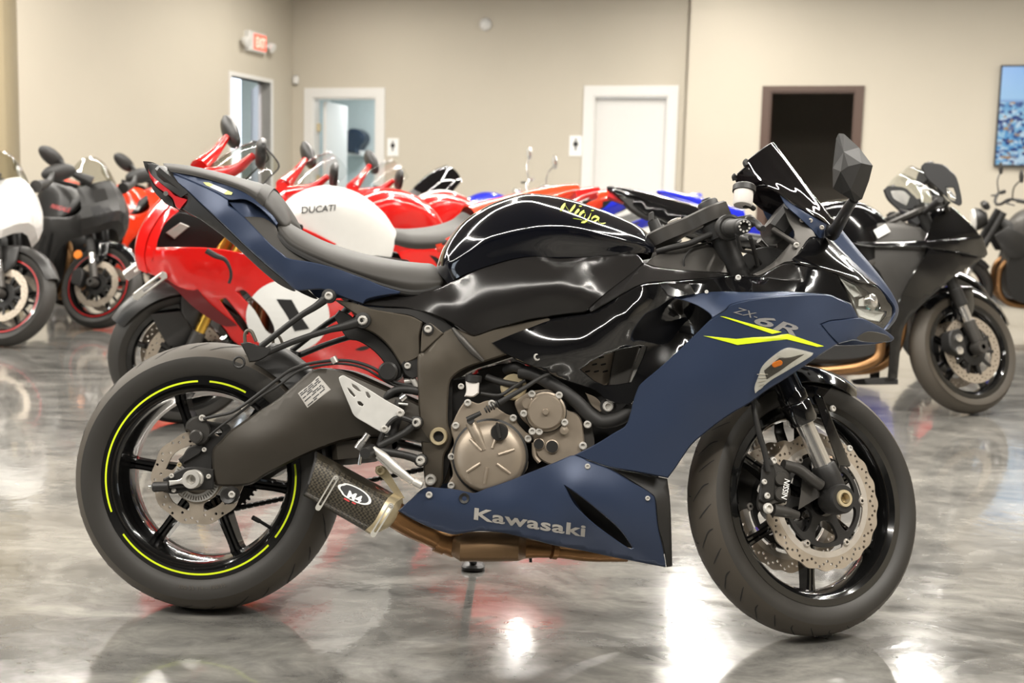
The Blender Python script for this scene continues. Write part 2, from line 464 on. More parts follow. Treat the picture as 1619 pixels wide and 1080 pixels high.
def floor_mat():
    m = bpy.data.materials.new('grey_metallic_epoxy'); m.use_nodes = True; nt = m.node_tree; N = nt.nodes; L = nt.links; b = N['Principled BSDF']
    tc = N.new('ShaderNodeTexCoord')
    def noise(scale, detail, dist, vec, rough=0.55):
        n = N.new('ShaderNodeTexNoise'); n.inputs['Scale'].default_value = scale; n.inputs['Detail'].default_value = detail
        n.inputs['Distortion'].default_value = dist; n.inputs['Roughness'].default_value = rough; L.new(vec, n.inputs['Vector']); return n
    mp = N.new('ShaderNodeMapping'); mp.inputs['Scale'].default_value = (0.55, 1.0, 1.0); mp.inputs['Rotation'].default_value = (0, 0, R_(25))
    L.new(tc.outputs['Object'], mp.inputs['Vector'])
    big = noise(0.75, 5, 1.6, mp.outputs[0]); mid = noise(3.2, 7, 2.2, mp.outputs[0], 0.62); fine = noise(16, 6, 1.0, mp.outputs[0], 0.65)
    r1 = N.new('ShaderNodeValToRGB'); e = r1.color_ramp.elements
    e[0].position = 0.36; e[0].color = (0.085, 0.083, 0.078, 1); e[1].position = 0.66; e[1].color = (0.315, 0.303, 0.278, 1)
    k = e.new(0.5); k.color = (0.19, 0.184, 0.172, 1)
    a1 = N.new('ShaderNodeMath'); a1.operation = 'MULTIPLY_ADD'; a1.inputs[1].default_value = 0.55
    L.new(mid.outputs['Fac'], a1.inputs[0])
    a0 = N.new('ShaderNodeMath'); a0.operation = 'MULTIPLY'; a0.inputs[1].default_value = 0.45; L.new(big.outputs['Fac'], a0.inputs[0]); L.new(a0.outputs[0], a1.inputs[2])
    L.new(a1.outputs[0], r1.inputs['Fac'])
    r2 = N.new('ShaderNodeValToRGB'); r2.color_ramp.elements[0].position = 0.35; r2.color_ramp.elements[0].color = (0.75, 0.75, 0.75, 1); r2.color_ramp.elements[1].position = 0.7; r2.color_ramp.elements[1].color = (1.22, 1.21, 1.18, 1)
    L.new(fine.outputs['Fac'], r2.inputs['Fac'])
    mx = N.new('ShaderNodeMixRGB'); mx.blend_type = 'MULTIPLY'; mx.inputs['Fac'].default_value = 1; L.new(r1.outputs[0], mx.inputs[1]); L.new(r2.outputs[0], mx.inputs[2])
    L.new(mx.outputs[0], b.inputs['Base Color'])
    b.inputs['Roughness'].default_value = 0.10; b.inputs['Coat Weight'].default_value = 0.6; b.inputs['Coat Roughness'].default_value = 0.04; b.inputs['Metallic'].default_value = 0.12
    rr = N.new('ShaderNodeMapRange'); rr.inputs['To Min'].default_value = 0.06; rr.inputs['To Max'].default_value = 0.24; L.new(mid.outputs['Fac'], rr.inputs['Value']); L.new(rr.outputs[0], b.inputs['Roughness'])
    wob = noise(5.0, 3, 0.6, tc.outputs['Object']); peel = noise(38, 2, 0, tc.outputs['Object'])
    ad = N.new('ShaderNodeMath'); ad.operation = 'MULTIPLY_ADD'; ad.inputs[1].default_value = 0.14; L.new(peel.outputs['Fac'], ad.inputs[0]); L.new(wob.outputs['Fac'], ad.inputs[2])
    bp = N.new('ShaderNodeBump'); bp.inputs['Strength'].default_value = 0.16; bp.inputs['Distance'].default_value = 0.006; L.new(ad.outputs[0], bp.inputs['Height'])
    L.new(bp.outputs[0], b.inputs['Normal']); L.new(bp.outputs[0], b.inputs['Coat Normal'])
    return m
floor_m = floor_mat()

def quad(name, pts, m, kind='structure'):
    o = MB().add(([tuple(p) for p in pts], [tuple(range(len(pts)))])).build(name, m, None, fix=False); o['kind'] = kind; return o
A0, A1, B0 = -15.0, 9.5, -20.0
CEIL = 4.3
quad('floor', [W(A0, B0, 0), W(A1, B0, 0), W(A1, 3.2, 0), W(A0, 3.2, 0)], floor_m)
quad('ceiling', [W(A0, B0, CEIL), W(A0, 3.2, CEIL), W(A1, 3.2, CEIL), W(A1, B0, CEIL)], ceil_m)
a_corner = hit_b(463, 150)[0]; a_jog = hit_b(1087, 150, -0.3)[0]

def wall_panel(name, rect, holes, m, b, thick, parent=None):
    """wall in the plane b, growing backwards"""
    (x0, x1), (z0, z1) = rect
    mp = lambda u, v, y: W(u, y, v)
    o = MB().add(panel([(x0, z0), (x1, z0), (x1, z1), (x0, z1)], const(b), mp, thick, [np.array([(h[0], h[2]), (h[1], h[2]), (h[1], h[3]), (h[0], h[3])]) for h in holes])).build(name, m, parent)
    if parent is None: o['kind'] = 'structure'
    return o
# door positions read off the photograph, on their wall planes
d1 = (hit_b(482, 180)[0], hit_b(609, 180)[0]); d2 = (hit_b(923, 180)[0], hit_b(1072, 180)[0]); d3 = (hit_b(1204, 180, -0.3)[0], hit_b(1364.5, 180, -0.3)[0])
z1 = hit_b(545, 139)[1]; z2 = hit_b(998, 135.5)[1]; z3 = hit_b(1285, 136, -0.3)[1]
CW = 0.125
h1 = (d1[0] + CW, d1[1] - CW, 0.02, z1 - CW); h2 = (d2[0] + CW, d2[1] - CW, 0.02, z2 - CW); h3 = (d3[0] + 0.09, d3[1] - 0.09, 0.02, z3 - 0.06)
wb = wall_panel('wall_back', ((a_corner - 0.1, a_jog + 0.05), (0, CEIL)), [h1, h2], wall_m, 0.0, 0.14)
wr = wall_panel('wall_right', ((a_jog, A1), (0, CEIL)), [h3], wall_m, -0.3, 0.14)
quad('wall_jog', [W(a_jog, -0.16, 0), W(a_jog, 0.0, 0), W(a_jog, 0.0, CEIL), W(a_jog, -0.16, CEIL)], wall_m)
# side wall with the exit door
b_end = hit_a(29, 120, a_corner)[0]
e0 = hit_a(365, 160, a_corner)[0]; e1 = hit_a(428, 160, a_corner)[0]; ez = hit_a(396, 125, a_corner)[1]
mpl = lambda u, v, y: W(a_corner - y, u, v)
o = MB().add(panel([(b_end, 0), (0.14, 0), (0.14, CEIL), (b_end, CEIL)], const(0.0), mpl, 0.16, [np.array([(e0, 0.02), (e1, 0.02), (e1, ez), (e0, ez)])])).build('wall_left', wall_m); o['kind'] = 'structure'
quad('wall_left_front', [W(A0, b_end, 0), W(a_corner, b_end, 0), W(a_corner, b_end, CEIL), W(A0, b_end, CEIL)], wall_d)
quad('wall_side_left', [W(A0, B0, 0), W(A0, b_end, 0), W(A0, b_end, CEIL), W(A0, B0, CEIL)], wall_k)
quad('wall_side_right', [W(A1, -0.3, 0), W(A1, B0, 0), W(A1, B0, CEIL), W(A1, -0.3, CEIL)], wall_m)
wall_panel('wall_front', ((A0, A1), (0, CEIL)), [(-7.5, -4.4, 0.1, 3.0)], wall_k, B0, 0.2)
# baseboard
o = MB().add(panel([(a_jog, 0.0), (d3[0], 0), (d3[0], 0.11), (a_jog, 0.11)], const(-0.315), lambda u, v, y: W(u, y, v), 0.015)).add(panel([(d3[1], 0.0), (A1, 0), (A1, 0.11), (d3[1], 0.11)], const(-0.315), lambda u, v, y: W(u, y, v), 0.015)).build('baseboard_right', base_m); o['kind'] = 'structure'
o = MB().add(panel([(a_corner, 0.0), (d1[0], 0), (d1[0], 0.11), (a_corner, 0.11)], const(-0.015), lambda u, v, y: W(u, y, v), 0.015)).add(panel([(d1[1], 0.0), (d2[0], 0), (d2[0], 0.11), (d1[1], 0.11)], const(-0.015), lambda u, v, y: W(u, y, v), 0.015)).build('baseboard_back', base_m); o['kind'] = 'structure'
o = MB().add(panel([(b_end, 0.0), (e0, 0), (e0, 0.11), (b_end, 0.11)], const(-0.015), mpl, 0.015)).build('baseboard_left', base_m); o['kind'] = 'structure'

def casing(name, d, zt, cw, ct, m, b, depth=0.05, jamb=0.16):
    mp = lambda u, v, y: W(u, y, v)
    x0, x1 = d
    mb = MB()
    mb.add(panel([(x0, 0), (x0 + cw, 0), (x0 + cw, zt - ct), (x1 - cw, zt - ct), (x1 - cw, 0), (x1, 0), (x1, zt), (x0, zt)], const(b - depth * 0.5), mp, depth * 0.5))
    mb.add(panel([(x0 + cw - 0.012, 0), (x0 + cw + 0.02, 0), (x0 + cw + 0.02, zt - ct - 0.02), (x1 - cw - 0.02, zt - ct - 0.02), (x1 - cw - 0.02, 0), (x1 - cw + 0.012, 0), (x1 - cw + 0.012, zt - ct + 0.012), (x0 + cw - 0.012, zt - ct + 0.012)], const(b - 0.01), mp, jamb))
    o = mb.build(name, m); o['kind'] = 'structure'; return o
def hinge_box(mb, p, s): mb.add(box(p, s, rotm((0, 0, 1), R_(-18)), 0.004))
# open door on the back wall
c1 = casing('door_1', d1, z1, CW, CW, trim_w, 0.0)
la = h1[0] + 0.03; ang = R_(97)
lw = (h1[1] - h1[0]) - 0.06
ld = UA * math.cos(ang) + VB * math.sin(ang); ln = np.cross(ld, (0, 0, 1))
pL = W(la + 0.05, 0.14, 0.02)
vs = [pL, pL + ld * lw, pL + ld * lw + ln * 0.045, pL + ln * 0.045]
o = MB().add(([tuple(p) for p in vs] + [tuple(p + np.array([0, 0, z1 - CW - 0.06])) for p in vs], [(0, 1, 2, 3), (4, 7, 6, 5), (0, 4, 5, 1), (1, 5, 6, 2), (2, 6, 7, 3), (3, 7, 4, 0)])).build('leaf', doorw, c1)
for hz in (0.35, 1.15, z1 - 0.52):
    mb = MB(); hinge_box(mb, W(la + 0.01, 0.09, hz), (0.045, 0.05, 0.11)); mb.build('hinge', brass, c1)
# closed white door
c2 = casing('door_2', d2, z2, CW, CW, trim_w, 0.0)
MB().add(panel([(h2[0] + 0.02, 0.02), (h2[1] - 0.02, 0.02), (h2[1] - 0.02, h2[3] - 0.025), (h2[0] + 0.02, h2[3] - 0.025)], const(0.07), lambda u, v, y: W(u, y, v), 0.045)).build('leaf', doorw, c2)
MB().add(lathe([(0.0, 0), (0.028, 0.0), (0.028, 0.02), (0.012, 0.03), (0.012, 0.05), (0.028, 0.06), (0.030, 0.08), (0.0, 0.09)], W(h2[0] + 0.09, 0.07, 1.0), -VB, 16)).build('handle', steel, c2)
# brown framed opening to a dark room
c3 = casing('door_3', d3, z3, 0.09, 0.06, brownf, -0.3)
# rooms behind the doors
def back_room(name, a0, a1, b0, b1, zt, m):
    mb = MB(); V = [W(a, b, z) for a in (a0, a1) for b in (b0, b1) for z in (0.005, zt)]
    mb.add(([tuple(p) for p in V], [(2, 3, 7, 6), (0, 1, 3, 2), (4, 6, 7, 5), (1, 5, 7, 3), (0, 2, 6, 4)]))
    o = mb.build(name, m, fix=False); o['kind'] = 'structure'; return o
back_room('wall_washroom', h1[0] - 1.2, h1[1] + 0.45, 0.15, 2.9, 2.9, teal_w)
area_light('washroom_lamp', Vector(W(0.5 * (h1[0] + h1[1]), 1.6, 2.85)), (0, 0, 0), 0.6, 0.6, 48, (0.96, 0.98, 1.0))
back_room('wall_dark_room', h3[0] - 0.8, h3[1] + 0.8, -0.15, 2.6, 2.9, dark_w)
# exit door: bright reveal, leaf standing open to the outside
mb = MB()
for (u0, u1, v0, v1) in ((e0 - 0.05, e0, 0, ez + 0.05), (e1, e1 + 0.05, 0, ez + 0.05), (e0, e1, ez, ez + 0.05)):
    mb.add(panel([(u0, v0), (u1, v0), (u1, v1), (u0, v1)], const(-0.012), mpl, 0.20))
c4 = mb.build('door_4', trim_w); c4['kind'] = 'structure'
pL = W(a_corner - 0.17, e1 - 0.02, 0.02); ldir = -UA * math.cos(R_(54)) + VB * math.sin(R_(54)); nn = np.cross(ldir, (0, 0, 1))
vs = [pL, pL + ldir * 0.98, pL + ldir * 0.98 + nn * 0.045, pL + nn * 0.045]
MB().add(([tuple(p) for p in vs] + [tuple(p + np.array([0, 0, ez - 0.04])) for p in vs], [(0, 1, 2, 3), (4, 7, 6, 5), (0, 4, 5, 1), (1, 5, 6, 2), (2, 6, 7, 3), (3, 7, 4, 0)])).build('leaf', lilac, c4)

# ------------------------------------------------------------------ things on the walls
# television
tva0, tvz1 = hit_b(1582, 104, -0.3); tvz0 = hit_b(1570.5, 263, -0.3)[1]; tva0 = hit_b(1576, 183, -0.3)[0]
tvw = (tvz1 - tvz0) * 16 / 9
tv = empty('television', W(tva0, -0.3, tvz0)); tag(tv, 'flat wall television showing a bright aerial city view under blue sky', 'television')
def loc_in(root, p):
    return root.matrix_world.inverted() @ Vector(p) if False else Vector(p) - root.location
def wq(root): return lambda u, v, y: np.array(W(u, y, v)) - np.array(root.location)
fr = 0.018
mp = wq(tv)
MB().add(panel([(tva0, tvz0), (tva0 + tvw, tvz0), (tva0 + tvw, tvz1), (tva0, tvz1)], const(-0.375), mp, 0.06, [np.array([(tva0 + fr, tvz0 + fr), (tva0 + tvw - fr, tvz0 + fr), (tva0 + tvw - fr, tvz1 - fr), (tva0 + fr, tvz1 - fr)])])).build('bezel', base_m, tv)
def tv_mat():
    m = bpy.data.materials.new('screen_city_view'); m.use_nodes = True; nt = m.node_tree; N = nt.nodes; L = nt.links; b = N['Principled BSDF']
    tc = N.new('ShaderNodeTexCoord'); sx = N.new('ShaderNodeSeparateXYZ'); L.new(tc.outputs['Generated'], sx.inputs[0])
    vo = N.new('ShaderNodeTexVoronoi'); vo.distance = 'CHEBYCHEV'; vo.inputs['Scale'].default_value = 34; L.new(tc.outputs['Generated'], vo.inputs['Vector'])
    cr = N.new('ShaderNodeValToRGB'); e = cr.color_ramp.elements; e[0].color = (0.02, 0.05, 0.22, 1); e[1].color = (0.62, 0.80, 0.95, 1); e[0].position = 0.1; e[1].position = 0.9
    k = e.new(0.45); k.color = (0.14, 0.42, 0.75, 1); k = e.new(0.62); k.color = (0.35, 0.65, 0.85, 1); k = e.new(0.30); k.color = (0.55, 0.30, 0.06, 1); k = e.new(0.26); k.color = (0.05, 0.16, 0.42, 1); k = e.new(0.34); k.color = (0.10, 0.32, 0.62, 1)
    sp = N.new('ShaderNodeSeparateColor'); L.new(vo.outputs['Color'], sp.inputs[0]); L.new(sp.outputs[0], cr.inputs[0])
    sky = N.new('ShaderNodeValToRGB'); s = sky.color_ramp.elements; s[0].position = 0.60; s[0].color = (0.02, 0.08, 0.45, 1); s[1].position = 1.0; s[1].color = (0.22, 0.48, 0.90, 1); q = s.new(0.68); q.color = (0.38, 0.66, 0.96, 1)
    L.new(sx.outputs[2], sky.inputs[0])
    gt = N.new('ShaderNodeMath'); gt.operation = 'GREATER_THAN'; gt.inputs[1].default_value = 0.64; L.new(sx.outputs[2], gt.inputs[0])
    mx = N.new('ShaderNodeMixRGB'); L.new(gt.outputs[0], mx.inputs[0]); L.new(cr.outputs[0], mx.inputs[1]); L.new(sky.outputs[0], mx.inputs[2])
    L.new(mx.outputs[0], b.inputs['Emission Color']); b.inputs['Emission Strength'].default_value = 0.62; b.inputs['Base Color'].default_value = (0.01, 0.01, 0.01, 1); b.inputs['Roughness'].default_value = 0.15
    return m
MB().add(panel([(tva0 + fr, tvz0 + fr), (tva0 + tvw - fr, tvz0 + fr), (tva0 + tvw - fr, tvz1 - fr), (tva0 + fr, tvz1 - fr)], const(-0.368), mp, 0.04)).build('screen', tv_mat(), tv)
MB().add(panel([(tva0 + 0.3, tvz0 + 0.2), (tva0 + tvw - 0.3, tvz0 + 0.2), (tva0 + tvw - 0.3, tvz1 - 0.2), (tva0 + 0.3, tvz1 - 0.2)], const(-0.330), mp, 0.03)).build('wall_mount', base_m, tv)

# exit sign with two emergency heads, on the side wall
eb, ezz = hit_a(400, 67, a_corner)
ex = empty('exit_sign', W(a_corner, eb, ezz)); tag(ex, 'lit red exit sign with twin emergency lamp heads on beige wall', 'sign')
exred = emis('exit_sign_red', (0.85, 0.14, 0.09), 0.75)
EXW, EXH = 0.42, 0.245
mpe = lambda u, v, y: np.array(W(a_corner - y, u, v)) - np.array(ex.location)
MB().add(panel(sm([(eb - EXW / 2, ezz - EXH / 2), (eb + EXW / 2, ezz - EXH / 2), (eb + EXW / 2, ezz + EXH / 2), (eb - EXW / 2, ezz + EXH / 2)]), const(-0.075), mpe, 0.075, edge=0.01, roll=0.008)).build('housing', trim_w, ex)
MB().add(panel([(eb - EXW / 2 + 0.10, ezz - EXH / 2 + 0.025), (eb + EXW / 2 - 0.012, ezz - EXH / 2 + 0.025), (eb + EXW / 2 - 0.012, ezz + EXH / 2 - 0.025), (eb - EXW / 2 + 0.10, ezz + EXH / 2 - 0.025)], const(-0.079), mpe, 0.006)).build('face', exred, ex)
V, Fc = text_mesh('EXIT', 0.17, 0.006)
V[:, 0] *= -0.68; cx = V[:, 0].mean(); 
# seen from inside the room the letters run towards the back corner
V[:, 0] = -(V[:, 0] - cx)
MB().add(([mpe(eb + 0.045 + p[0], ezz - 0.06 + p[1], -0.0805) for p in V], Fc)).build('lettering', emis('exit_letters', (0.95, 0.55, 0.45), 0.75), ex, flat=True, fix=False)
for s in (-1, 1):
    mb = MB(); c0 = mpe(eb + s * (EXW / 2 + 0.10), ezz - 0.03, -0.09)
    mb.add(lathe([(0.0, -0.05), (0.045, -0.05), (0.062, 0.0), (0.062, 0.03), (0.05, 0.035), (0.0, 0.03)], c0, UA * 0.9 - np.array([0, 0, 0.4]), 20))
    mb.add(cyl(mpe(eb + s * EXW * 0.42, ezz - 0.02, -0.05), c0, 0.02))
    mb.build('lamp_head', trim_w, ex)
# wall sensors
def dome(name, px, py, r, hit, label):
    mb = MB().add(lathe([(r * 1.0, 0), (r * 1.0, 0.02), (r * 0.85, 0.045), (r * 0.5, 0.065), (0.0, 0.072)], (0, 0, 0), -VB, 24))
    o = mb.build(name, trim_w); o.location = Vector(hit); tag(o, label, 'sensor'); return o
a, z = hit_b(768, 39); dome('smoke_detector', 768, 39, 0.085, W(a, 0, z), 'round white detector high on the beige wall between the white doors')
a, z = hit_b(466, 127); 
mb = MB().add(box((0, 0, 0), (0.085, 0.06, 0.125), rotm((0, 0, 1), R_(-18)), 0.02)); o = mb.build('motion_sensor', trim_w); o.location = Vector(W(a + 0.03, -0.03, z)); tag(o, 'small white motion sensor box in the wall corner', 'sensor')
# washroom signs
def wc_sign(px0, px1, py0, py1, label):
    a0, zt = hit_b(px0, py0); a1, zb = hit_b(px1, py1)
    root = empty('washroom_sign', W((a0 + a1) / 2, 0, (zt + zb) / 2)); tag(root, label, 'sign', 'washroom signs')
    mp = wq(root); c = (a0 + a1) / 2; cz = (zt + zb) / 2; h = zt - zb
    MB().add(panel([(a0, zb), (a1, zb), (a1, zt), (a0, zt)], const(-0.012), mp, 0.012)).build('plate', whitem, root)
    mb = MB()
    for poly in (circ((c, cz + h * 0.30), h * 0.055, 12), sm([(c - h * 0.09, cz + h * 0.2), (c + h * 0.09, cz + h * 0.2), (c + h * 0.13, cz + h * 0.02), (c + h * 0.05, cz - h * 0.02), (c + h * 0.04, cz - h * 0.22), (c - h * 0.04, cz - h * 0.22), (c - h * 0.05, cz - h * 0.02), (c - h * 0.13, cz + h * 0.02)], ang=80)):
        mb.add(panel(poly, const(-0.0145), mp, 0.004))
    mb.build('figure', base_m, root)
wc_sign(901, 920, 214.5, 247, 'white washroom sign with black figure beside the closed white door')
wc_sign(613, 630, 218.5, 247, 'white washroom sign with black figure beside the open white door')
# blue towel dispenser on the washroom wall
dz = lambda px, py: W(*([hit_b(px, py, 2.75)[0], 2.75, hit_b(px, py, 2.75)[1]]))
a0_, zt_ = hit_b(540, 204, 2.6); a1_, zb_ = hit_b(573, 244, 2.6)
dmat = mat('dark_blue_translucent', (0.018, 0.030, 0.052), 0.2)
root = empty('towel_dispenser', W((a0_ + a1_) / 2, 2.9, zb_)); tag(root, 'dark blue rounded dispenser hanging in the bright washroom', 'dispenser')
mp = wq(root); aw = a1_ - a0_; zh = zt_ - zb_
P = sm([(a0_ + aw * 0.2, zb_ + zh * 0.1), (a0_ + aw * 0.8, zb_), (a0_ + aw * 0.78, zb_ + zh * 0.25), (a0_ + aw * 1.0, zb_ + zh * 0.55), (a0_ + aw * 0.98, zb_ + zh * 0.8), (a0_ + aw * 0.7, zt_), (a0_ + aw * 0.3, zt_), (a0_, zb_ + zh * 0.75), (a0_ + aw * 0.02, zb_ + zh * 0.45)], ang=75)
MB().add(panel(P, const(2.60), mp, 0.26, edge=aw * 0.12, roll=0.05)).build('cover', dmat, root)
MB().add(panel([(a0_ + aw * 0.1, zb_ - 0.02), (a0_ + aw * 0.9, zb_ - 0.02), (a0_ + aw * 0.9, zb_ + 0.06), (a0_ + aw * 0.1, zb_ + 0.06)], const(2.66), mp, 0.22)).build('tray', trim_w, root)

# ------------------------------------------------------------------ ceiling tube lamps in a honeycomb, plus strips added to brighten the walls
tube_e = emis('led_strip', (1.0, 0.955, 0.88), TUBE_E)
HS, ZL = 3.2, 3.7
edges = {}
dx = math.sqrt(3) * HS
for i in range(-3, 4):
    for j in range(0, 3):
        cx = (i + 0.5 * (j % 2)) * dx - 0.77; cy = j * 1.5 * HS + 2.5
        if abs(cx) > 8.5: continue
        pts = [(cx + HS * math.sin(k * math.pi / 3), cy + HS * math.cos(k * math.pi / 3)) for k in range(6)]
        for k in range(6):
            p, q = pts[k], pts[(k + 1) % 6]
            key = tuple(sorted([(round(p[0], 2), round(p[1], 2)), (round(q[0], 2), round(q[1], 2))]))
            edges[key] = (p, q)
for x_, y0_, y1_ in ((0.15, 12.2, 13.2), (4.05, 10.6, 11.8), (-2.3, 12.7, 14.9), (-3.2, 12.7, 14.3)):  # last two are added strips, placed clear of floor reflections, to brighten walls
    edges[(x_, y0_)] = ((x_, y0_), (x_, y1_))
for p, q in edges.values():
    ab = [((np.array([*t, 0]) - WO) @ UA, (np.array([*t, 0]) - WO) @ VB) for t in (p, q)]
    if min(a for a, b in ab) < A0 + 0.5 or max(a for a, b in ab) > A1 - 0.5: continue
    if any(a < a_corner + 0.7 and b > b_end - 0.8 for a, b in ab): continue
    if max((np.array([*t, 0]) - WO) @ VB for t in (p, q)) > -0.95: continue
    p = np.array([*p, ZL]); q = np.array([*q, ZL]); d = (q - p); n_ = np.array([-d[1], d[0], 0]) / np.linalg.norm(d) * 0.024; p = p + d * 0.015; q = q - d * 0.015
    v = [p - n_, q - n_, q + n_, p + n_]; up = np.array([0, 0, 0.04])
    lampmb = MB().add((v, [(0, 3, 2, 1)]), 1)
    lampmb.add((v + [x + up for x in v], [(4, 5, 6, 7), (0, 1, 5, 4), (1, 2, 6, 5), (2, 3, 7, 6), (3, 0, 4, 7)]), 0)
    o = lampmb.build('ceiling_strip_lamp', [trim_w, tube_e], fix=False, flat=True); tag(o, 'white light strip hung under the dark ceiling', 'lamp', 'ceiling light strips')
print('tubes', len(edges))
# ------------------------------------------------------------------ the motorcycle in front
YAW, LEAN, STEER = R_(-2.84), R_(9.13), R_(27.14)
HM = rotm((0, 0, 1), YAW) @ rotm((1, 0, 0), -LEAN); HT = np.array([-0.709, 2.7312, 0.0])
hero = Frame(HM, HT); H = hero.pt
SA = np.array([-math.sin(R_(23.5)), 0, math.cos(R_(23.5))]); SP = np.array([1.501, 0, 0]); SM = rotm(SA, STEER)
sf = Frame(HM @ SM, HT + HM @ (SP - SM @ SP)); S = sf.pt
HERO = empty('motorcycle', HT, Matrix(HM.tolist()).to_euler())
tag(HERO, 'dark blue and black sport motorcycle with neon yellow stripes, nearest and largest of all', 'motorcycle')
S_EUL = Matrix(SM.tolist()).to_euler(); S_LOC = Vector(SP - SM @ SP)
def part(name, mb, m, parent=None, **k):
    return mb.build(name, m, HERO if parent is None else parent, **k)
def spart(name, mb, m, **k):
    o = mb.build(name, m, HERO, **k); o.rotation_euler = S_EUL; o.location = S_LOC; return o
def mirrored(vf): return mirror(vf)
FIELD = {}
def bpanel(name, outline, ctrl, m, thick=0.004, holes=(), edge=1.6, roll=0.0025, res=9.0, both=True, smooth=True, ang=48, parent=None, fr=None, lam=1e-3, key=None, label=None):
    mp = (fr or hero).pt
    yf = const(ctrl) if isinstance(ctrl, (int, float)) else TPS(ctrl, lam)
    FIELD[key or name] = yf
    out = sm(outline, 4, ang) if smooth else np.array(outline, float)
    vf = panel(out, yf, mp, thick, [sm(h, 3, 60) if len(h) < 12 else h for h in holes], edge, roll, res)
    o = MB().add(vf).build(name, m, HERO if parent is None else parent)
    if fr is sf and parent is None: o.rotation_euler = S_EUL; o.location = S_LOC
    if label: o['label'] = label
    if both:
        o2 = MB().add(mirrored(vf)).build(name, m, HERO if parent is None else parent)
        if fr is sf and parent is None: o2.rotation_euler = S_EUL; o2.location = S_LOC
    return o
_bm = MB().add(lathe([(1.0, 0), (1.0, 0.35), (0.82, 0.62), (0.55, 0.66), (0.5, 0.25), (0.0, 0.2)], (0, 0, 0), (0, -1, 0), 14)).mesh('bolt', boltm)
_bw = MB().add(lathe([(1.45, -0.1), (1.45, 0.06), (1.0, 0.1)], (0, 0, 0), (0, -1, 0), 16), 1).add(lathe([(1.0, 0), (1.0, 0.35), (0.82, 0.62), (0.55, 0.66), (0.5, 0.25), (0.0, 0.2)], (0, 0, 0), (0, -1, 0), 14)).mesh('washer_bolt', [boltm, plastic])
def bolt(px, py, r, y, parent=None, washer=False, fr=None, both=False, m=None):
    f = fr or hero
    o = new_obj('bolt', _bw if washer else _bm, HERO if parent is None else parent)
    if m: 
        o.data = o.data.copy(); o.data.materials[0] = m
    o.location = Vector(f.pt(px, py, y)); k = r / 715.0; o.scale = (k, k, k)
    if fr is sf and parent is None:
        p = SM @ f.pt(px, py, y) + (SP - SM @ SP); o.location = Vector(p); o.rotation_euler = S_EUL
    return o
def decal(name, V, Fc, yf, m, parent, lift=0.0012, mp=None):
    Y = yf(V) - lift
    vs = [(mp or H)(V[i, 0], V[i, 1], Y[i]) for i in range(len(V))]
    return MB().add((vs, Fc)).build(name, m, parent, flat=True, fix=False)
def decal_poly(name, poly, yf, m, parent, lift=0.0012, res=7.0, holes=(), mp=None):
    P = np.asarray(poly, float); a, b = P.min(0), P.max(0)
    G = np.array([(x, y) for x in np.arange(a[0], b[0], res) for y in np.arange(a[1], b[1], res)]); G = G[inside(G, P)] if len(G) else []
    V, Fc, _ = tri2d(P, holes, G)
    return decal(name, V, Fc, yf, m, parent, lift, mp)
def text_px(s, o, A, B, bold=0.0, shear=0.0, space=1.0):
    """text laid on a panel: o origin pixel, A pixels along one em of baseline, B pixels up"""
    V, Fc = text_mesh(s, 1.0, bold, shear, space)
    return np.array(o) + V[:, :1] * np.array(A) + V[:, 1:] * np.array(B), Fc

# ---- wheels
def tyre_vf(prof, n=96):
    return lathe(prof, (0, 0, 0), (0, 1, 0), n)
def spoke_vf(r0, r1, w0, w1, d0, d1, a, flare=1.6):
    rs = []
    for t, fw in ((0, 1.5), (0.12, 1.1), (0.3, 1.0), (0.75, 1.0), (0.9, 1.15), (1.0, flare)):
        r = r0 + (r1 - r0) * t; w = (w0 + (w1 - w0) * t) * fw / 2; d = (d0 + (d1 - d0) * t) / 2; b = min(w, d) * 0.35
        sec = [(-w + b, -d), (-b * .6, -d), (0, -d * .75), (b * .6, -d), (w - b, -d), (w, -d + b), (w, d - b), (w - b, d), (-w + b, d), (-w, d - b), (-w, -d + b)]
        rs.append([(r * math.cos(a) - x * math.sin(a), y, r * math.sin(a) + x * math.cos(a)) for x, y in sec])
    return rings(rs)
def disc_vf(ro, ri, y, t, petals, amp, holes, n=120, inner=None):
    th = np.arange(n) * 2 * math.pi / n
    outer = np.array([((ro + amp * (math.cos(petals * a))) * math.cos(a), (ro + amp * (math.cos(petals * a))) * math.sin(a)) for a in th])
    hs = [circ((0, 0), ri, 60)] if inner is None else inner
    return panel(outer, const(y - t / 2), lambda u, v, q: np.array([u, q, v]), t, list(hs) + list(holes))
def arc_strip(r0, r1, a0, a1, y, n=40, lift=0.0006):
    th = np.linspace(a0, a1, n)
    v = [(r * math.cos(t), y - lift, r * math.sin(t)) for t in th for r in (r0, r1)]
    return v, [(2 * i, 2 * i + 1, 2 * i + 3, 2 * i + 2) for i in range(n - 1)]
def groove_strip(path, w, prof_r, lift=0.0005):
    """path: (angle, lateral y) points over the tread; prof_r(y) = radius"""
    P = catmull([(a, y) for a, y in path], 4); v = []; n = len(P)
    for i, (a, y) in enumerate(P):
        k = w * (0.35 + 0.65 * math.sin(math.pi * (i + 0.5) / n)); r = prof_r(y) + lift
        for s in (-1, 1):
            aa = a + s * k / r; v.append((r * math.cos(aa), y, r * math.sin(aa)))
    return v, [(2 * i, 2 * i + 1, 2 * i + 3, 2 * i + 2) for i in range(n - 1)]

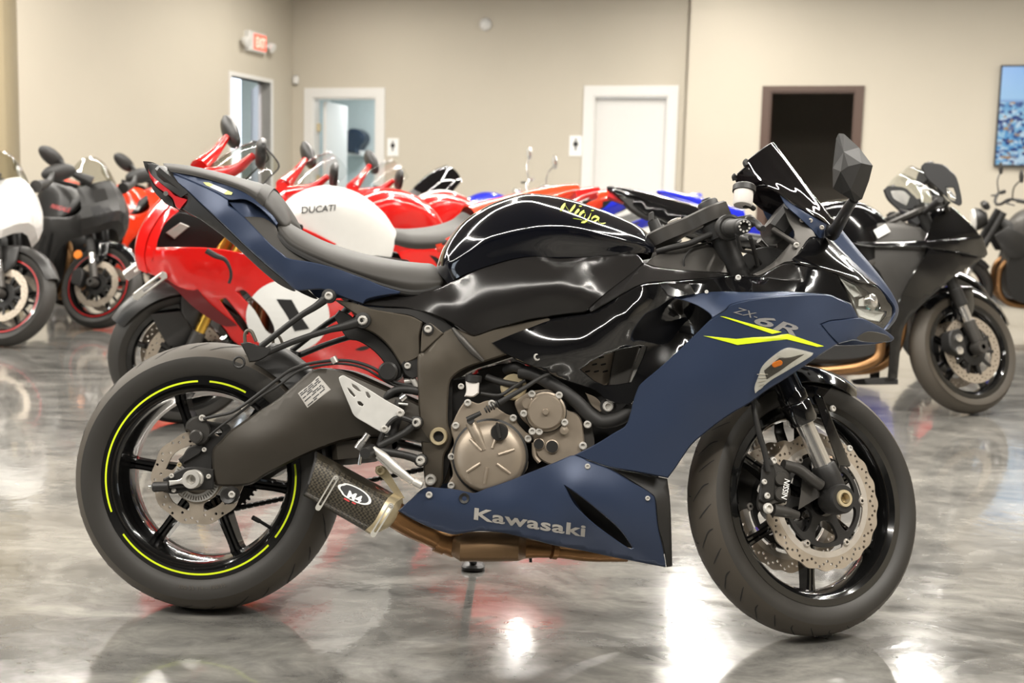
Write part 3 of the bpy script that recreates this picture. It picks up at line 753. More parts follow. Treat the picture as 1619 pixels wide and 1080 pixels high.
RC = Vector((0, 0, 0.315))
RT = [(0.231, -0.074), (0.236, -0.081), (0.252, -0.0880), (0.268, -0.0905), (0.279, -0.0890), (0.2935, -0.076), (0.3045, -0.055), (0.3115, -0.030), (0.3148, -0.012)]
RT = RT + [(r, -h) for r, h in RT[::-1]]
rim_prof = [(0.2340, -0.0800), (0.2140, -0.0815), (0.2070, -0.072), (0.1990, -0.066), (0.1960, -0.045), (0.1890, -0.028), (0.1885, 0.0), (0.1890, 0.028), (0.1960, 0.045), (0.1990, 0.066), (0.2070, 0.072), (0.2140, 0.0815), (0.2340, 0.0800), (0.2340, 0.070), (0.212, 0.062), (0.206, 0.03), (0.206, -0.03), (0.212, -0.062), (0.2340, -0.070)]
mb = MB().add(lathe(rim_prof + [rim_prof[0]], (0, 0, 0), (0, 1, 0), 96))
for k in range(6): mb.add(spoke_vf(0.040, 0.196, 0.030, 0.021, 0.075, 0.046, R_(-7 + 60 * k)))
mb.add(lathe([(0.022, -0.095), (0.045, -0.095), (0.050, -0.085), (0.058, -0.05), (0.062, 0.0), (0.058, 0.05), (0.05, 0.085), (0.022, 0.085)], (0, 0, 0), (0, 1, 0), 40))
rwheel = part('rear_wheel', mb, rimb); rwheel.location = RC
def tyre_part(prof, r_edge, wrap, parent):
    i = [k for k, (r, h) in enumerate(prof) if r >= r_edge]; a, b = i[0], i[-1]
    mb = MB().add(wrap(lathe(prof[:a + 1], n=96)), 1).add(wrap(lathe(prof[a:b + 1], n=96)), 0).add(wrap(lathe(prof[b:], n=96)), 1)
    return part('tyre', mb, [tyre_m, sidewall_m], parent, fix=False)
tyre_part(RT, 0.2780, lambda v: v, rwheel)
rr_ = lambda y: np.interp(abs(y), [0, 0.012, 0.03, 0.055, 0.076, 0.089], [0.3152, 0.3149, 0.3116, 0.3046, 0.2936, 0.279])
mb = MB()
for k in range(14):
    a = 2 * math.pi * k / 14
    for s in (-1, 1):
        mb.add(groove_strip([(a, s * 0.012), (a + 0.05, s * 0.035), (a + 0.12, s * 0.056), (a + 0.20, s * 0.074)], 0.0036, rr_))
        mb.add(groove_strip([(a + 0.25, s * 0.030), (a + 0.31, s * 0.050), (a + 0.37, s * 0.068)], 0.0030, rr_))
o = mb.build('tread_groove', tread_m, rwheel, fix=False); o['kind'] = 'stuff'
mb = MB()
for a0, a1 in ((94, 203), (64, 87), (218, 318), (-36, 10)):
    mb.add(arc_strip(0.2200, 0.2243, R_(a0), R_(a1), -0.0812, 60, 0.0008))
mb.build('rim_stripe', neon, rwheel, fix=False)
# sidewall marks
def sidewall_text(s, r, a_mid, size, y, parent, m, flip=1, yo=0.0006):
    V, Fc = text_mesh(s, size, 0.0, 0.0, 1.15); V[:, 0] -= V[:, 0].mean()
    vs = []
    for u, v in V:
        a = a_mid + flip * (-u / r) ; q = r + flip * v
        vs.append((q * math.cos(a), y - yo, q * math.sin(a)))
    MB().add((vs, Fc)).build('sidewall_lettering', m, parent, flat=True, fix=False)
letter_m = mat('raised_rubber_lettering', (0.085, 0.072, 0.058), 0.5)
sidewall_text('200 55 1/4 - 180/55', 0.256, R_(-86), 0.012, -0.0900, rwheel, letter_m, -1)
# rear disc, tone ring, hub
holes = []
for k in range(10):
    for j, (rr, da) in enumerate(((0.099, 4), (0.092, 12), (0.099, 20), (0.086, -4))): holes.append(circ((rr * math.cos(R_(36 * k + da)), rr * math.sin(R_(36 * k + da))), 0.0034, 8))
wins = []
for k in range(4):
    a = R_(90 * k + 5); pr = [(0.060, a + R_(12)), (0.078, a + R_(8)), (0.079, a + R_(40)), (0.078, a + R_(72)), (0.060, a + R_(68)), (0.058, a + R_(40))]
    wins.append(sm([(r * math.cos(t), r * math.sin(t)) for r, t in pr], 3, 100))
part('brake_disc', MB().add(disc_vf(0.1065, 0.03, -0.100, 0.005, 10, 0.0022, holes, inner=[circ((0, 0), 0.028, 30)] + wins)), discm, rwheel)
sl = [np.array([(r * math.cos(a + s), r * math.sin(a + s)) for r, s in ((0.041, -0.025), (0.0505, -0.025), (0.0505, 0.025), (0.041, 0.025))]) for a in np.arange(48) * 2 * math.pi / 48]
part('abs_ring', MB().add(panel(circ((0, 0), 0.054, 60), const(-0.108), lambda u, v, q: np.array([u, q, v]), 0.003, [circ((0, 0), 0.036, 40)] + sl)), alu, rwheel)
# sprocket and chain on the far side
st = []
for k in range(43):
    for r, d in ((0.0905, -0.3), (0.097, -0.12), (0.097, 0.12), (0.0905, 0.3)):
        a = 2 * math.pi * (k + d) / 43; st.append((r * math.cos(a), r * math.sin(a)))
part('sprocket', MB().add(panel(np.array(st), const(0.088), lambda u, v, q: np.array([u, q, v]), 0.006, [circ((0, 0), 0.05, 30)] + [circ((0.068 * math.cos(a), 0.068 * math.sin(a)), 0.010, 12) for a in np.arange(5) * 2 * math.pi / 5])), dark_m, rwheel)
part('valve_stem', MB().add(cyl((0.150, -0.02, -0.115), (0.128, -0.05, -0.095), 0.004)).add(cyl((0.132, -0.045, -0.099), (0.120, -0.058, -0.090), 0.0055)), rubber, rwheel)
mb = MB(); ch = []
R1_, R2_ = 0.0935, 0.038; cx, cz = 0.575, 0.40 - 0.315
th0 = math.atan2(cz, cx); al = math.asin((R1_ - R2_) / math.hypot(cx, cz))
for t in np.linspace(th0 + math.pi / 2 - al, th0 + 1.5 * math.pi + al, 32): ch.append((R1_ * math.cos(t), R1_ * math.sin(t)))
for t in np.linspace(th0 - math.pi / 2 + al, th0 + math.pi / 2 - al, 12): ch.append((cx + R2_ * math.cos(t), cz + R2_ * math.sin(t)))
ch = resample(np.array(ch), 0.0035); L = np.concatenate([[0], np.cumsum(np.linalg.norm(np.diff(np.vstack([ch, ch[:1]]), axis=0), axis=1))])
chl = np.vstack([ch, ch[:1]]); nl = int(L[-1] / 0.0158)
for k in range(nl):
    s = L[-1] * k / nl; p = np.array([np.interp(s, L, chl[:, 0]), np.interp(s, L, chl[:, 1])]); q = np.array([np.interp((s + 0.004) % L[-1], L, chl[:, 0]), np.interp((s + 0.004) % L[-1], L, chl[:, 1])])
    t = math.atan2(*(q - p)[::-1]); rot = rotm((0, 1, 0), -t)
    mb.add(box((p[0], 0.091, p[1]), (0.0175, 0.017 if k % 2 else 0.012, 0.0125), rot, 0.003))
part('drive_chain', mb, dark_m).location = RC

# front wheel (steered)
FC = np.array([1.4, 0, 0.300])
def at_fc(vf): return [np.array(p) + FC for p in vf[0]], vf[1]
FT = [(0.231, -0.046), (0.236, -0.052), (0.250, -0.0590), (0.2640, -0.0610), (0.2740, -0.0585), (0.2850, -0.047), (0.2935, -0.030), (0.2985, -0.013)]
FT = FT + [(r, -h) for r, h in FT[::-1]]
rp = [(0.2335, -0.0510), (0.2180, -0.0525), (0.2110, -0.046), (0.2050, -0.040), (0.2010, -0.022), (0.1960, -0.014), (0.1960, 0.014), (0.2010, 0.022), (0.2050, 0.040), (0.2110, 0.046), (0.2180, 0.0525), (0.2335, 0.051), (0.2335, 0.044), (0.214, 0.036), (0.209, 0.0), (0.214, -0.036), (0.2335, -0.044)]
mb = MB().add(at_fc(lathe(rp + [rp[0]], (0, 0, 0), (0, 1, 0), 96)))
for k in range(6): mb.add(at_fc(spoke_vf(0.030, 0.203, 0.026, 0.019, 0.055, 0.034, R_(-31 + 60 * k), 1.5)))
mb.add(at_fc(lathe([(0.018, -0.075), (0.034, -0.075), (0.038, -0.05), (0.044, 0.0), (0.038, 0.05), (0.034, 0.075), (0.018, 0.075)], (0, 0, 0), (0, 1, 0), 32)))
fwheel = spart('front_wheel', mb, rimb)
tyre_part(FT, 0.2730, at_fc, fwheel)
fr_ = lambda y: np.interp(abs(y), [0, 0.013, 0.03, 0.047, 0.0585], [0.3, 0.2987, 0.2937, 0.2852, 0.274])
mb = MB()
for k in range(18):
    a = 2 * math.pi * k / 18
    for s in (-1, 1):
        mb.add(at_fc(groove_strip([(a - s * 0.02, s * 0.004), (a - 0.03, s * 0.018), (a - 0.09, s * 0.034), (a - 0.11, s * 0.046)], 0.0022, fr_)))
        mb.add(at_fc(groove_strip([(a + 0.15, s * 0.018), (a + 0.11, s * 0.032), (a + 0.05, s * 0.050)], 0.0020, fr_)))
o = mb.build('tread_groove', tread_m, fwheel, fix=False); o['kind'] = 'stuff'
def front_disc(y):
    holes = []
    for k in range(40):
        a = 2 * math.pi * (k + 0.25) / 40; r = 0.1475 if k % 2 else 0.1345
        holes.append(circ((r * math.cos(a), r * math.sin(a)), 0.0036, 8))
        a2 = 2 * math.pi * (k + 0.75) / 40; holes.append(circ((0.141 * math.cos(a2), 0.141 * math.sin(a2)), 0.0032, 8))
    inner = np.array([((0.1125 if (k % 12) not in (0, 1) else 0.104) * math.cos(2 * math.pi * k / 72), (0.1125 if (k % 12) not in (0, 1) else 0.104) * math.sin(2 * math.pi * k / 72)) for k in range(72)])
    d = part('brake_disc', MB().add(at_fc(disc_vf(0.1545, 0, y, 0.005, 20, 0.0022, holes, 200, [circ((0, 0), 0.1265, 72)]))), discm, fwheel)
    part('disc_inner_ring', MB().add(at_fc(panel(circ((0, 0), 0.1265, 72), const(y - 0.0027), lambda u, v, q: np.array([u, q, v]), 0.0054, [inner]))), steel, fwheel)
    wins = []
    for k in range(6):
        a = R_(60 * k + 2.5); pr = [(0.048, a + R_(14)), (0.080, a + R_(8)), (0.092, a + R_(14)), (0.094, a + R_(30)), (0.092, a + R_(46)), (0.080, a + R_(52)), (0.048, a + R_(46))]
        wins.append(sm([(r * math.cos(t), r * math.sin(t)) for r, t in pr], 3, 100))
    part('disc_carrier', MB().add(at_fc(panel(circ((0, 0), 0.1035, 72), const(y - 0.006), lambda u, v, q: np.array([u, q, v]), 0.010, [circ((0, 0), 0.022, 24)] + wins))), dark_m, fwheel)
    for k in range(6):
        a = R_(60 * k + 2.5); c = FC + np.array([0.1075 * math.cos(a), y, 0.1075 * math.sin(a)]); s = -1 if y < 0 else 1
        part('disc_button', MB().add(lathe([(0.0035, 0.0085), (0.0065, 0.0085), (0.0085, 0.006), (0.0085, -0.006), (0.0035, -0.006)], c, (0, s, 0), 14)), steel, fwheel)
front_disc(-0.066); front_disc(0.066)

# fork, axle, calipers, mudguard (steered)
ft = S(1135, 362, -0.105); fb = S(1302, 738, -0.108)
fd = (fb - ft) / np.linalg.norm(fb - ft)
def alongf(t): return ft + fd * t
LF = np.linalg.norm(fb - ft)
for s in (1, -1):
    g = (lambda p: p) if s == 1 else (lambda p: p * np.array([1, -1, 1]))
    up = spart('fork_leg', MB().add(cyl(g(alongf(-0.03)), g(alongf(LF * 0.80)), 0.0265, n=28)), dark_m)
    q = LF * 0.60
    part('outer_tube', MB().add(lathe([(0.0275, 0), (0.0295, 0.004), (0.0295, 0.05), (0.033, 0.055), (0.033, 0.075), (0.030, 0.078), (0.033, 0.082), (0.034, 0.12), (0.031, 0.128), (0.024, 0.13)], g(alongf(q)), g(alongf(q + 1)) - g(alongf(q)), 28)), blackg, up)
    part('stanchion', MB().add(cyl(g(alongf(q + 0.12)), g(alongf(LF)), 0.0205, n=28)), chrome, up)
    c0 = FC + np.array([0, -0.115, 0])
    mb = MB().add(lathe([(0.0245, 0), (0.0275, 0.004), (0.0285, 0.03), (0.0285, 0.075)], g(alongf(LF - 0.005)), g(alongf(LF + 1)) - g(alongf(LF)), 24, (True, True)))
    mb.add(lathe([(0.020, -0.032), (0.030, -0.032), (0.033, -0.026), (0.034, 0.0), (0.030, 0.024), (0.020, 0.024), (0.020, -0.032)], g(c0), (0, 1, 0), 28))
    mb.add(tube([g(alongf(LF + 0.05)), g(0.5 * (alongf(LF + 0.05) + c0)), g(c0 + np.array([0, 0.0, 0.02]))], [0.0275, 0.026, 0.024], 16, 5))
    part('fork_foot', mb, dark_m, up)
    part('axle', MB().add(lathe([(0.0115, -0.028), (0.0125, -0.037), (0.0185, -0.037), (0.0195, -0.033), (0.0195, 0.0)], g(c0), (0, s, 0), 24)).add(lathe([(0.0, -0.020), (0.0115, -0.020), (0.0115, -0.037)], g(c0), (0, s, 0), 6)), brass, up)

# right caliper with bracket
CAL = sf
cal_o = sm([(1205, 735), (1222, 728), (1232, 735), (1246, 743), (1250, 757), (1246, 765), (1250, 775), (1247, 789), (1236, 796), (1222, 800), (1208, 812), (1198, 806), (1196, 792), (1200, 775), (1203, 757)], 4, 70)
cb = spart('brake_caliper', MB().add(panel(cal_o, const(-0.118), S, 0.055, edge=3, roll=0.008)), caliper_m)
for c in ((1236, 757), (1236, 781)):
    part('piston_cap', MB().add(panel(circ(c, 12, 20), const(-0.126), S, 0.02, edge=2.5, roll=0.004)), caliper_m, cb)
part('caliper_arm', MB().add(tube([S(1238, 735, -0.112), S(1262, 742, -0.115), S(1282, 757, -0.12), S(1298, 768, -0.12)], 0.0125, 12)).add(tube([S(1222, 806, -0.112), S(1243, 810, -0.115), S(1262, 815, -0.118)], [0.014, 0.0125, 0.009], 12)), caliper_m, cb)
mbk = MB().add(panel([(1204, 741), (1222, 733), (1226, 745), (1224, 790), (1208, 796), (1200, 790)], const(-0.126), S, 0.012, edge=2, roll=0.003))
part('caliper_bridge', mbk, dark_m, cb)
part('caliper_plate', MB().add(panel([(1268, 757), (1302, 782), (1262, 806), (1266, 780)], const(-0.100), S, 0.006)), grey_m, cb)
for (x, y, r, yy) in ((1222, 728.5, 6, -0.13), (1212.5, 784, 5, -0.132), (1213.5, 804, 8.5, -0.128), (1208, 762, 4.5, -0.133)):
    b_ = new_obj('bolt', _bm, cb); b_.location = Vector(S(x, y, yy)); b_.scale = (r / 715,) * 3
V, Fc = text_mesh('NISSIN', 1.0, 0.01, 0.25)
V = np.array((1243.5, 791.0)) + V[:, :1] * np.array((1.9, -10.6)) + V[:, 1:] * np.array((-12.5, -2.2))
decal('lettering', V, Fc, const(-0.1268), whitem, cb, 0.0008, S)
# caliper on the other leg
vf = mirror(panel(cal_o, const(-0.118), S, 0.055, edge=3, roll=0.008)); spart('brake_caliper', MB().add(vf), caliper_m)
# speed sensor lead and brake hose
hose = spart('brake_hose', MB().add(tube([S(1215, 745, -0.13), S(1209, 715, -0.135), S(1199, 680, -0.14), S(1193, 650, -0.14), S(1192, 632, -0.13), S(1185, 590, -0.10)], 0.0065, 10)).add(cyl(S(1217, 735, -0.13), S(1212, 728, -0.13), 0.009)), rubber)
# mudguard
def guard(r0, w, a0, a1, nu=20, nv=10, tip=0.6):
    rows = []
    for i in range(nu + 1):
        t = i / nu; a = R_(a0 + (a1 - a0) * t); e = 1 - (1 - tip) * (abs(t - 0.5) * 2) ** 4
        row = []
        for j in range(nv + 1):
            s = (j / nv) * 2 - 1; y = s * w * e; drop = 0.040 * abs(s) ** 3 + 0.010 * s * s
            r = r0 - drop
            row.append(FC + np.array([r * math.cos(a), y, r * math.sin(a)]))
        rows.append(row)
    return [p for r in rows for p in r], grid_faces(nu + 1, nv + 1)
fg = spart('front_mudguard', MB().add(shell(guard(0.325, 0.071, 62, 135), 0.003)), blackg)
for s in (1, -1):
    P = sm([(1286, 627), (1291, 622), (1300, 629), (1303, 633), (1345, 735), (1342, 738), (1328, 737), (1324, 733)], 3, 50)
    vf = panel(P, TPS([(1290, 625, -0.080), (1306, 655, -0.096), (1335, 735, -0.100), (1325, 735, -0.100)]), S, 0.005, edge=1.5, roll=0.002)
    if s == -1: vf = mirror(vf)
    part('mudguard_stay', MB().add(vf), blackg, fg)
    vf = panel(sm([(1262, 604), (1290, 603), (1320, 606), (1300, 629), (1288, 640), (1275, 640), (1262, 625)], 3, 60), TPS([(1262, 600, -0.06), (1320, 606, -0.055), (1288, 630, -0.078), (1270, 640, -0.078)]), S, 0.004)
    if s == -1: vf = mirror(vf)
    part('mudguard_side', MB().add(vf), blackg, fg)
bolt(1307, 655, 5.5, -0.098, fg); bolt(1333, 720, 5.5, -0.101, fg)
# ---- swingarm and rear end
SWY = [(336, 740, -0.128), (345, 700, -0.130), (350, 765, -0.128), (400, 705, -0.142), (440, 690, -0.148), (420, 745, -0.132), (520, 640, -0.150), (500, 600, -0.128), (470, 612, -0.128), (512, 584, -0.118), (400, 660, -0.124), (560, 655, -0.145), (530, 690, -0.128), (600, 650, -0.130), (665, 660, -0.12), (610, 618, -0.115)]
swo = bpanel('swingarm', [(336, 712), (348, 698), (364, 681), (400, 656), (440, 630), (470, 604), (490, 588), (504, 582.5), (518, 582), (532, 584), (552, 590), (580, 602), (612, 616), (665, 640), (690, 660), (690, 705), (660, 700), (610, 691), (575, 692), (555, 695), (535, 700), (515, 707), (490, 717), (460, 731), (420, 752), (394, 767), (348, 769), (340, 762), (336, 740)], SWY, swing_m, 0.055, edge=3.5, roll=0.008, res=11)
part('swingarm_cross_member', MB().add(box((0.36, 0, 0.395), (0.11, 0.22, 0.07), rotm((0, 1, 0), R_(-8)), 0.015)), swing_m)
lab = sm([(471, 622), (504, 594), (523, 616), (486, 645)], 1, 10)
wl = decal_poly('warning_label', lab, FIELD['swingarm'], greyprint, swo, 0.0010)
mb = MB(); random.seed(3)
ex_ = np.array([(504 - 471) / 1.0, (594 - 622) / 1.0]); ey_ = np.array([(486 - 471), (645 - 622)]) / 1.0
def lp(a, b): return np.array([471, 622]) + ex_ * a + ey_ * b
for r in range(9):
    b0 = 0.08 + r * 0.10; a = 0.05
    while a < 0.92:
        w = random.uniform(0.08, 0.3); h = 0.055
        if random.random() < 0.78:
            q = np.array([lp(a, b0), lp(min(a + w, 0.94), b0), lp(min(a + w, 0.94), b0 + h), lp(a, b0 + h)])
            Y = FIELD['swingarm'](q) - 0.0018
            mb.add(([H(q[i, 0], q[i, 1], Y[i]) for i in range(4)], [(0, 1, 2, 3)]))
        a += w + 0.04
mb.build('label_print', base_m, wl, flat=True, fix=False)
# axle block, nut, adjuster
ab = bpanel('axle_block', [(338, 742), (305, 738), (284, 743), (270, 751), (258, 757), (258, 778), (276, 781), (300, 776), (338, 774)], -0.128, dark_m, 0.03, edge=2, roll=0.003, res=0, ang=30)
part('axle_nut', MB().add(lathe([(0.010, 0.018), (0.0115, 0.030), (0.0195, 0.030), (0.021, 0.026), (0.021, 0.0)], H(308, 757, -0.128), (0, -1, 0), 28)).add(lathe([(0.0, 0.012), (0.010, 0.012), (0.010, 0.022)], H(308, 757, -0.128), (0, -1, 0), 12)), alu, ab)
part('adjuster_lever', MB().add(panel(sm([(311, 744), (320, 752), (320, 764), (308, 770.5), (295, 768), (285, 765), (268, 768), (267, 760), (284, 758), (296, 747)], 4, 60), const(-0.148), H, 0.010, [circ((308.5, 757), 7.5, 16)], 1.5, 0.002)), alu, ab)
part('spool_slider', MB().add(cyl(H(242, 770, -0.135), H(268, 769, -0.135), 0.0115, n=20, bev=0.002)).add(cyl(H(268, 769, -0.135), H(300, 766, -0.13), 0.006)), plastic, ab)
part('spool_tip', MB().add(cyl(H(236, 770, -0.135), H(243, 770, -0.135), 0.005, n=12)), chrome, ab)
for (x, y, r) in ((271.5, 752.5, 4), (275, 775, 4), (330, 753.5, 4)): bolt(x, y, r, -0.130, ab)
part('stand_spool', MB().add(lathe([(0.008, 0.03), (0.0165, 0.034), (0.0195, 0.028), (0.0195, 0.004), (0.014, 0.0)], H(367, 782, -0.125), (0, -1, 0), 24)).add(lathe([(0.0, 0.030), (0.008, 0.031)], H(367, 782, -0.125), (0, -1, 0), 12)), plastic, ab)
bolt(367, 782, 6, -0.155, ab)
# rear caliper
rcal = part('rear_brake_caliper', MB().add(panel(sm([(295, 668), (306, 659), (322, 658), (330, 670), (334, 683), (327, 700), (312, 704), (304, 694), (300, 684), (292, 680)], 4, 70), const(-0.128), H, 0.05, edge=3, roll=0.008)), caliper_m)
part('piston_cap', MB().add(lathe([(0.0155, 0.0), (0.0155, 0.010), (0.012, 0.013), (0.0, 0.013)], H(312, 690, -0.128), (0, -1, 0), 20)), caliper_m, rcal)
part('caliper_bracket', MB().add(panel(sm([(322, 665), (345, 668), (362, 672), (366, 684), (350, 700), (338, 712), (336, 745), (318, 742), (300, 745), (288, 736), (282, 726), (300, 712), (320, 700)], 4, 60), const(-0.112), H, 0.012, [circ((345, 684), 6, 12)], 2, 0.003)), dark_m, rcal)
part('brake_pad_carrier', MB().add(panel(sm([(289, 722), (300, 706), (322, 702), (318, 716), (300, 728), (290, 733)], 4, 60), const(-0.120), H, 0.03, edge=2, roll=0.004)), dark_m, rcal)
bolt(320, 661, 5.5, -0.13, rcal); bolt(284, 735, 4, -0.118, rcal, m=brass); bolt(323, 711, 4, -0.118, rcal)
part('brake_line', MB().add(tube([H(322, 662, -0.135), H(345, 657, -0.14), H(366, 652, -0.14), H(386, 640, -0.14), H(410, 622, -0.135), H(436, 602, -0.13), H(460, 585, -0.125), H(490, 575, -0.12), H(530, 570, -0.11), H(560, 572, -0.11), H(590, 582, -0.11), H(610, 596, -0.11), H(628, 606, -0.11), H(660, 612, -0.11)], 0.0038, 8)), rubber)
part('sensor_lead', MB().add(tube([H(330, 690, -0.125), H(352, 672, -0.13), H(380, 652, -0.135), H(408, 630, -0.135), H(440, 610, -0.13), H(470, 588, -0.125), H(500, 579, -0.12), H(540, 575, -0.11), H(575, 582, -0.11), H(600, 596, -0.11), H(620, 608, -0.11), H(660, 618, -0.11)], 0.0030, 8)), rubber)
for (a, b) in (((603, 588), (608, 596)), ((526, 565), (531, 574)), ((384, 648), (392, 640))):
    part('line_clip', MB().add(cyl(H(*a, -0.11), H(*b, -0.11), 0.0085, n=12)), steel)
part('frame_rail', MB().add(tube([H(606, 634, -0.11), H(616, 624, -0.115), H(628, 617, -0.118), H(645, 616, -0.118), H(668, 620, -0.11)], 0.010, 12)), dark_m)
# hugger over the rear tyre
def rear_guard(r0, w, a0, a1, nu=20, nv=10):
    rows = []
    for i in range(nu + 1):
        a = R_(a0 + (a1 - a0) * i / nu); row = []
        for j in range(nv + 1):
            s = (j / nv) * 2 - 1; r = r0 - 0.055 * abs(s) ** 3
            row.append(np.array([r * math.cos(a), s * w, 0.315 + r * math.sin(a)]))
        rows.append(row)
    return [p for r in rows for p in r], grid_faces(nu + 1, nv + 1)
part('rear_hugger', MB().add(shell(rear_guard(0.345, 0.092, 8, 66), 0.003)), plastic)
# peg brackets for the passenger (both sides), hung from the subframe
for s in (1, -1):
    g = (lambda p: p) if s == 1 else (lambda p: p * np.array([1, -1, 1]))
    y0 = -0.150
    mb = MB().add(tube([g(H(520, 468, y0 + 0.006)), g(H(500, 484, y0)), g(H(470, 503, y0)), g(H(412, 548, y0))], [0.012, 0.0085, 0.007, 0.0072], 10))
    mb.add(tube([g(H(574, 507, y0 + 0.006)), g(H(545, 516, y0)), g(H(520, 522, y0)), g(H(470, 538, y0)), g(H(416, 560, y0))], [0.014, 0.010, 0.0075, 0.0072, 0.0078], 10))
    mb.add(lathe([(0.016, -0.01), (0.016, 0.004), (0.010, 0.006)], g(H(520, 468, y0)), (0, -s, 0), 20)).add(lathe([(0.018, -0.01), (0.018, 0.004), (0.010, 0.006)], g(H(573.5, 506.5, y0)), (0, -s, 0), 20))
    br = part('hanger_bracket', mb, dark_m)
    vf = panel(sm([(380, 543), (392, 541), (408, 546), (430, 551), (424, 562), (408, 571), (394, 573), (390, 562)], 4, 60), const(y0 - 0.008), H, 0.03, edge=2, roll=0.004)
    part('hanger_block', MB().add(vf if s == 1 else mirror(vf)), plastic, br)
    a = np.arange(20) * 2 * math.pi / 20; pts = [g(H(378 + 8.5 * math.cos(t), 573 + 8.5 * math.sin(t), y0 - 0.01)) for t in a]
    part('strap_ring', MB().add(tube(list(pts) + [pts[0]], 0.0028, 8, 1, False)), dark_m, br)
    pts = [g(H(*q, y0 + 0.02)) for q in ((388, 545), (387, 530), (391, 523), (398, 525), (405, 540))]
    part('strap_hook', MB().add(tube(pts, 0.004, 8)), frame_m, br)
    if s == 1:
        bolt(520, 468, 7, y0 - 0.004, br); bolt(573.5, 506.5, 8, y0 - 0.004, br)
# subframe and frame
bpanel('subframe', [(528, 474), (545, 476), (572, 483), (590, 489), (625, 495), (650, 500), (668, 509), (664, 530), (664, 556), (660, 566), (634, 578), (618, 552), (598, 532), (578, 521), (560, 514), (566, 500), (548, 488)], [(536, 478, -0.122), (575, 500, -0.134), (620, 510, -0.128), (664, 520, -0.13), (655, 560, -0.125), (630, 570, -0.118), (600, 525, -0.125)], frame_m, 0.03, edge=2, roll=0.004, ang=60)
bpanel('inner_mudguard', [(536, 490), (556, 500), (562, 516), (580, 522), (600, 535), (620, 556), (634, 580), (634, 596), (622, 604), (612, 580), (592, 556), (568, 540), (548, 534), (528, 500)], -0.105, plastic, 0.008, edge=1.5, res=0)
bpanel('seat_rail_cover', [(572, 484), (610, 487), (650, 489), (690, 498), (716, 517), (724, 526), (704, 527), (692, 522), (666, 508), (644, 498), (600, 493)], -0.128, rubber, 0.02, edge=1, res=0)
part('shock_reservoir', MB().add(lathe([(0.0, 0.05), (0.018, 0.05), (0.0225, 0.046), (0.0225, -0.05), (0.018, -0.055)], H(618, 588, -0.08), (0, -1, 0), 24)), plastic)
frp = [(700, 527), (716, 518.5), (732, 524), (750, 531), (780, 520), (820, 510), (866, 502), (880, 512), (850, 545), (800, 561), (764, 573), (740, 581), (722, 591), (712, 603), (709, 625), (708, 668), (715, 690), (709, 708), (702, 722), (700, 760), (695, 773), (680, 774), (672, 765), (668, 720), (664, 680), (661, 620), (660, 566), (668, 556)]
FRY = [(700, 535, -0.138), (740, 545, -0.150), (800, 530, -0.158), (860, 510, -0.165), (690, 580, -0.140), (705, 600, -0.128), (668, 620, -0.125), (690, 680, -0.125), (685, 760, -0.115), (765, 570, -0.146), (668, 565, -0.132), (720, 530, -0.143)]
bpanel('main_frame', frp, FRY, frame_m, 0.035, edge=2.5, roll=0.004, ang=40)
bpanel('frame_tab', [(665, 556), (667, 525), (672, 513), (680, 510.5), (688, 516), (701, 527), (668, 557)], -0.140, frame_m, 0.012, edge=1.5, roll=0.002, res=0)
bolt(677, 520.5, 6.5, -0.143, washer=True)
part('weld_bead', MB().add(tube([H(716, 519, -0.1465), H(730, 536, -0.1525), H(748, 556, -0.1535), H(764, 571, -0.149)], [0.004, 0.0075, 0.0075, 0.004], 10)), grey_m)
bpanel('shock_linkage_tab', [(634, 576), (640, 568), (652, 564), (663, 566), (664, 594), (652, 600), (640, 592)], -0.120, dark_m, 0.02, edge=1.5, res=0)
bolt(644.5, 578.5, 5.5, -0.122)
part('brake_pressure_switch', MB().add(cyl(H(640, 604, -0.10), H(654, 602, -0.10), 0.008)).add(cyl(H(652, 598, -0.11), H(660, 612, -0.11), 0.007)), alu)
# pivot
part('swingarm_pivot', MB().add(lathe([(0.0115, 0.004), (0.0125, 0.012), (0.0185, 0.013), (0.0205, 0.009), (0.0205, 0.0)], H(694, 690, -0.125), (0, -1, 0), 32)).add(lathe([(0.0, 0.0005), (0.0115, 0.0005), (0.0115, 0.006)], H(694, 690, -0.125), (0, -1, 0), 24), 1), [brass, rubber])
bolt(681, 758.5, 9.5, -0.118)
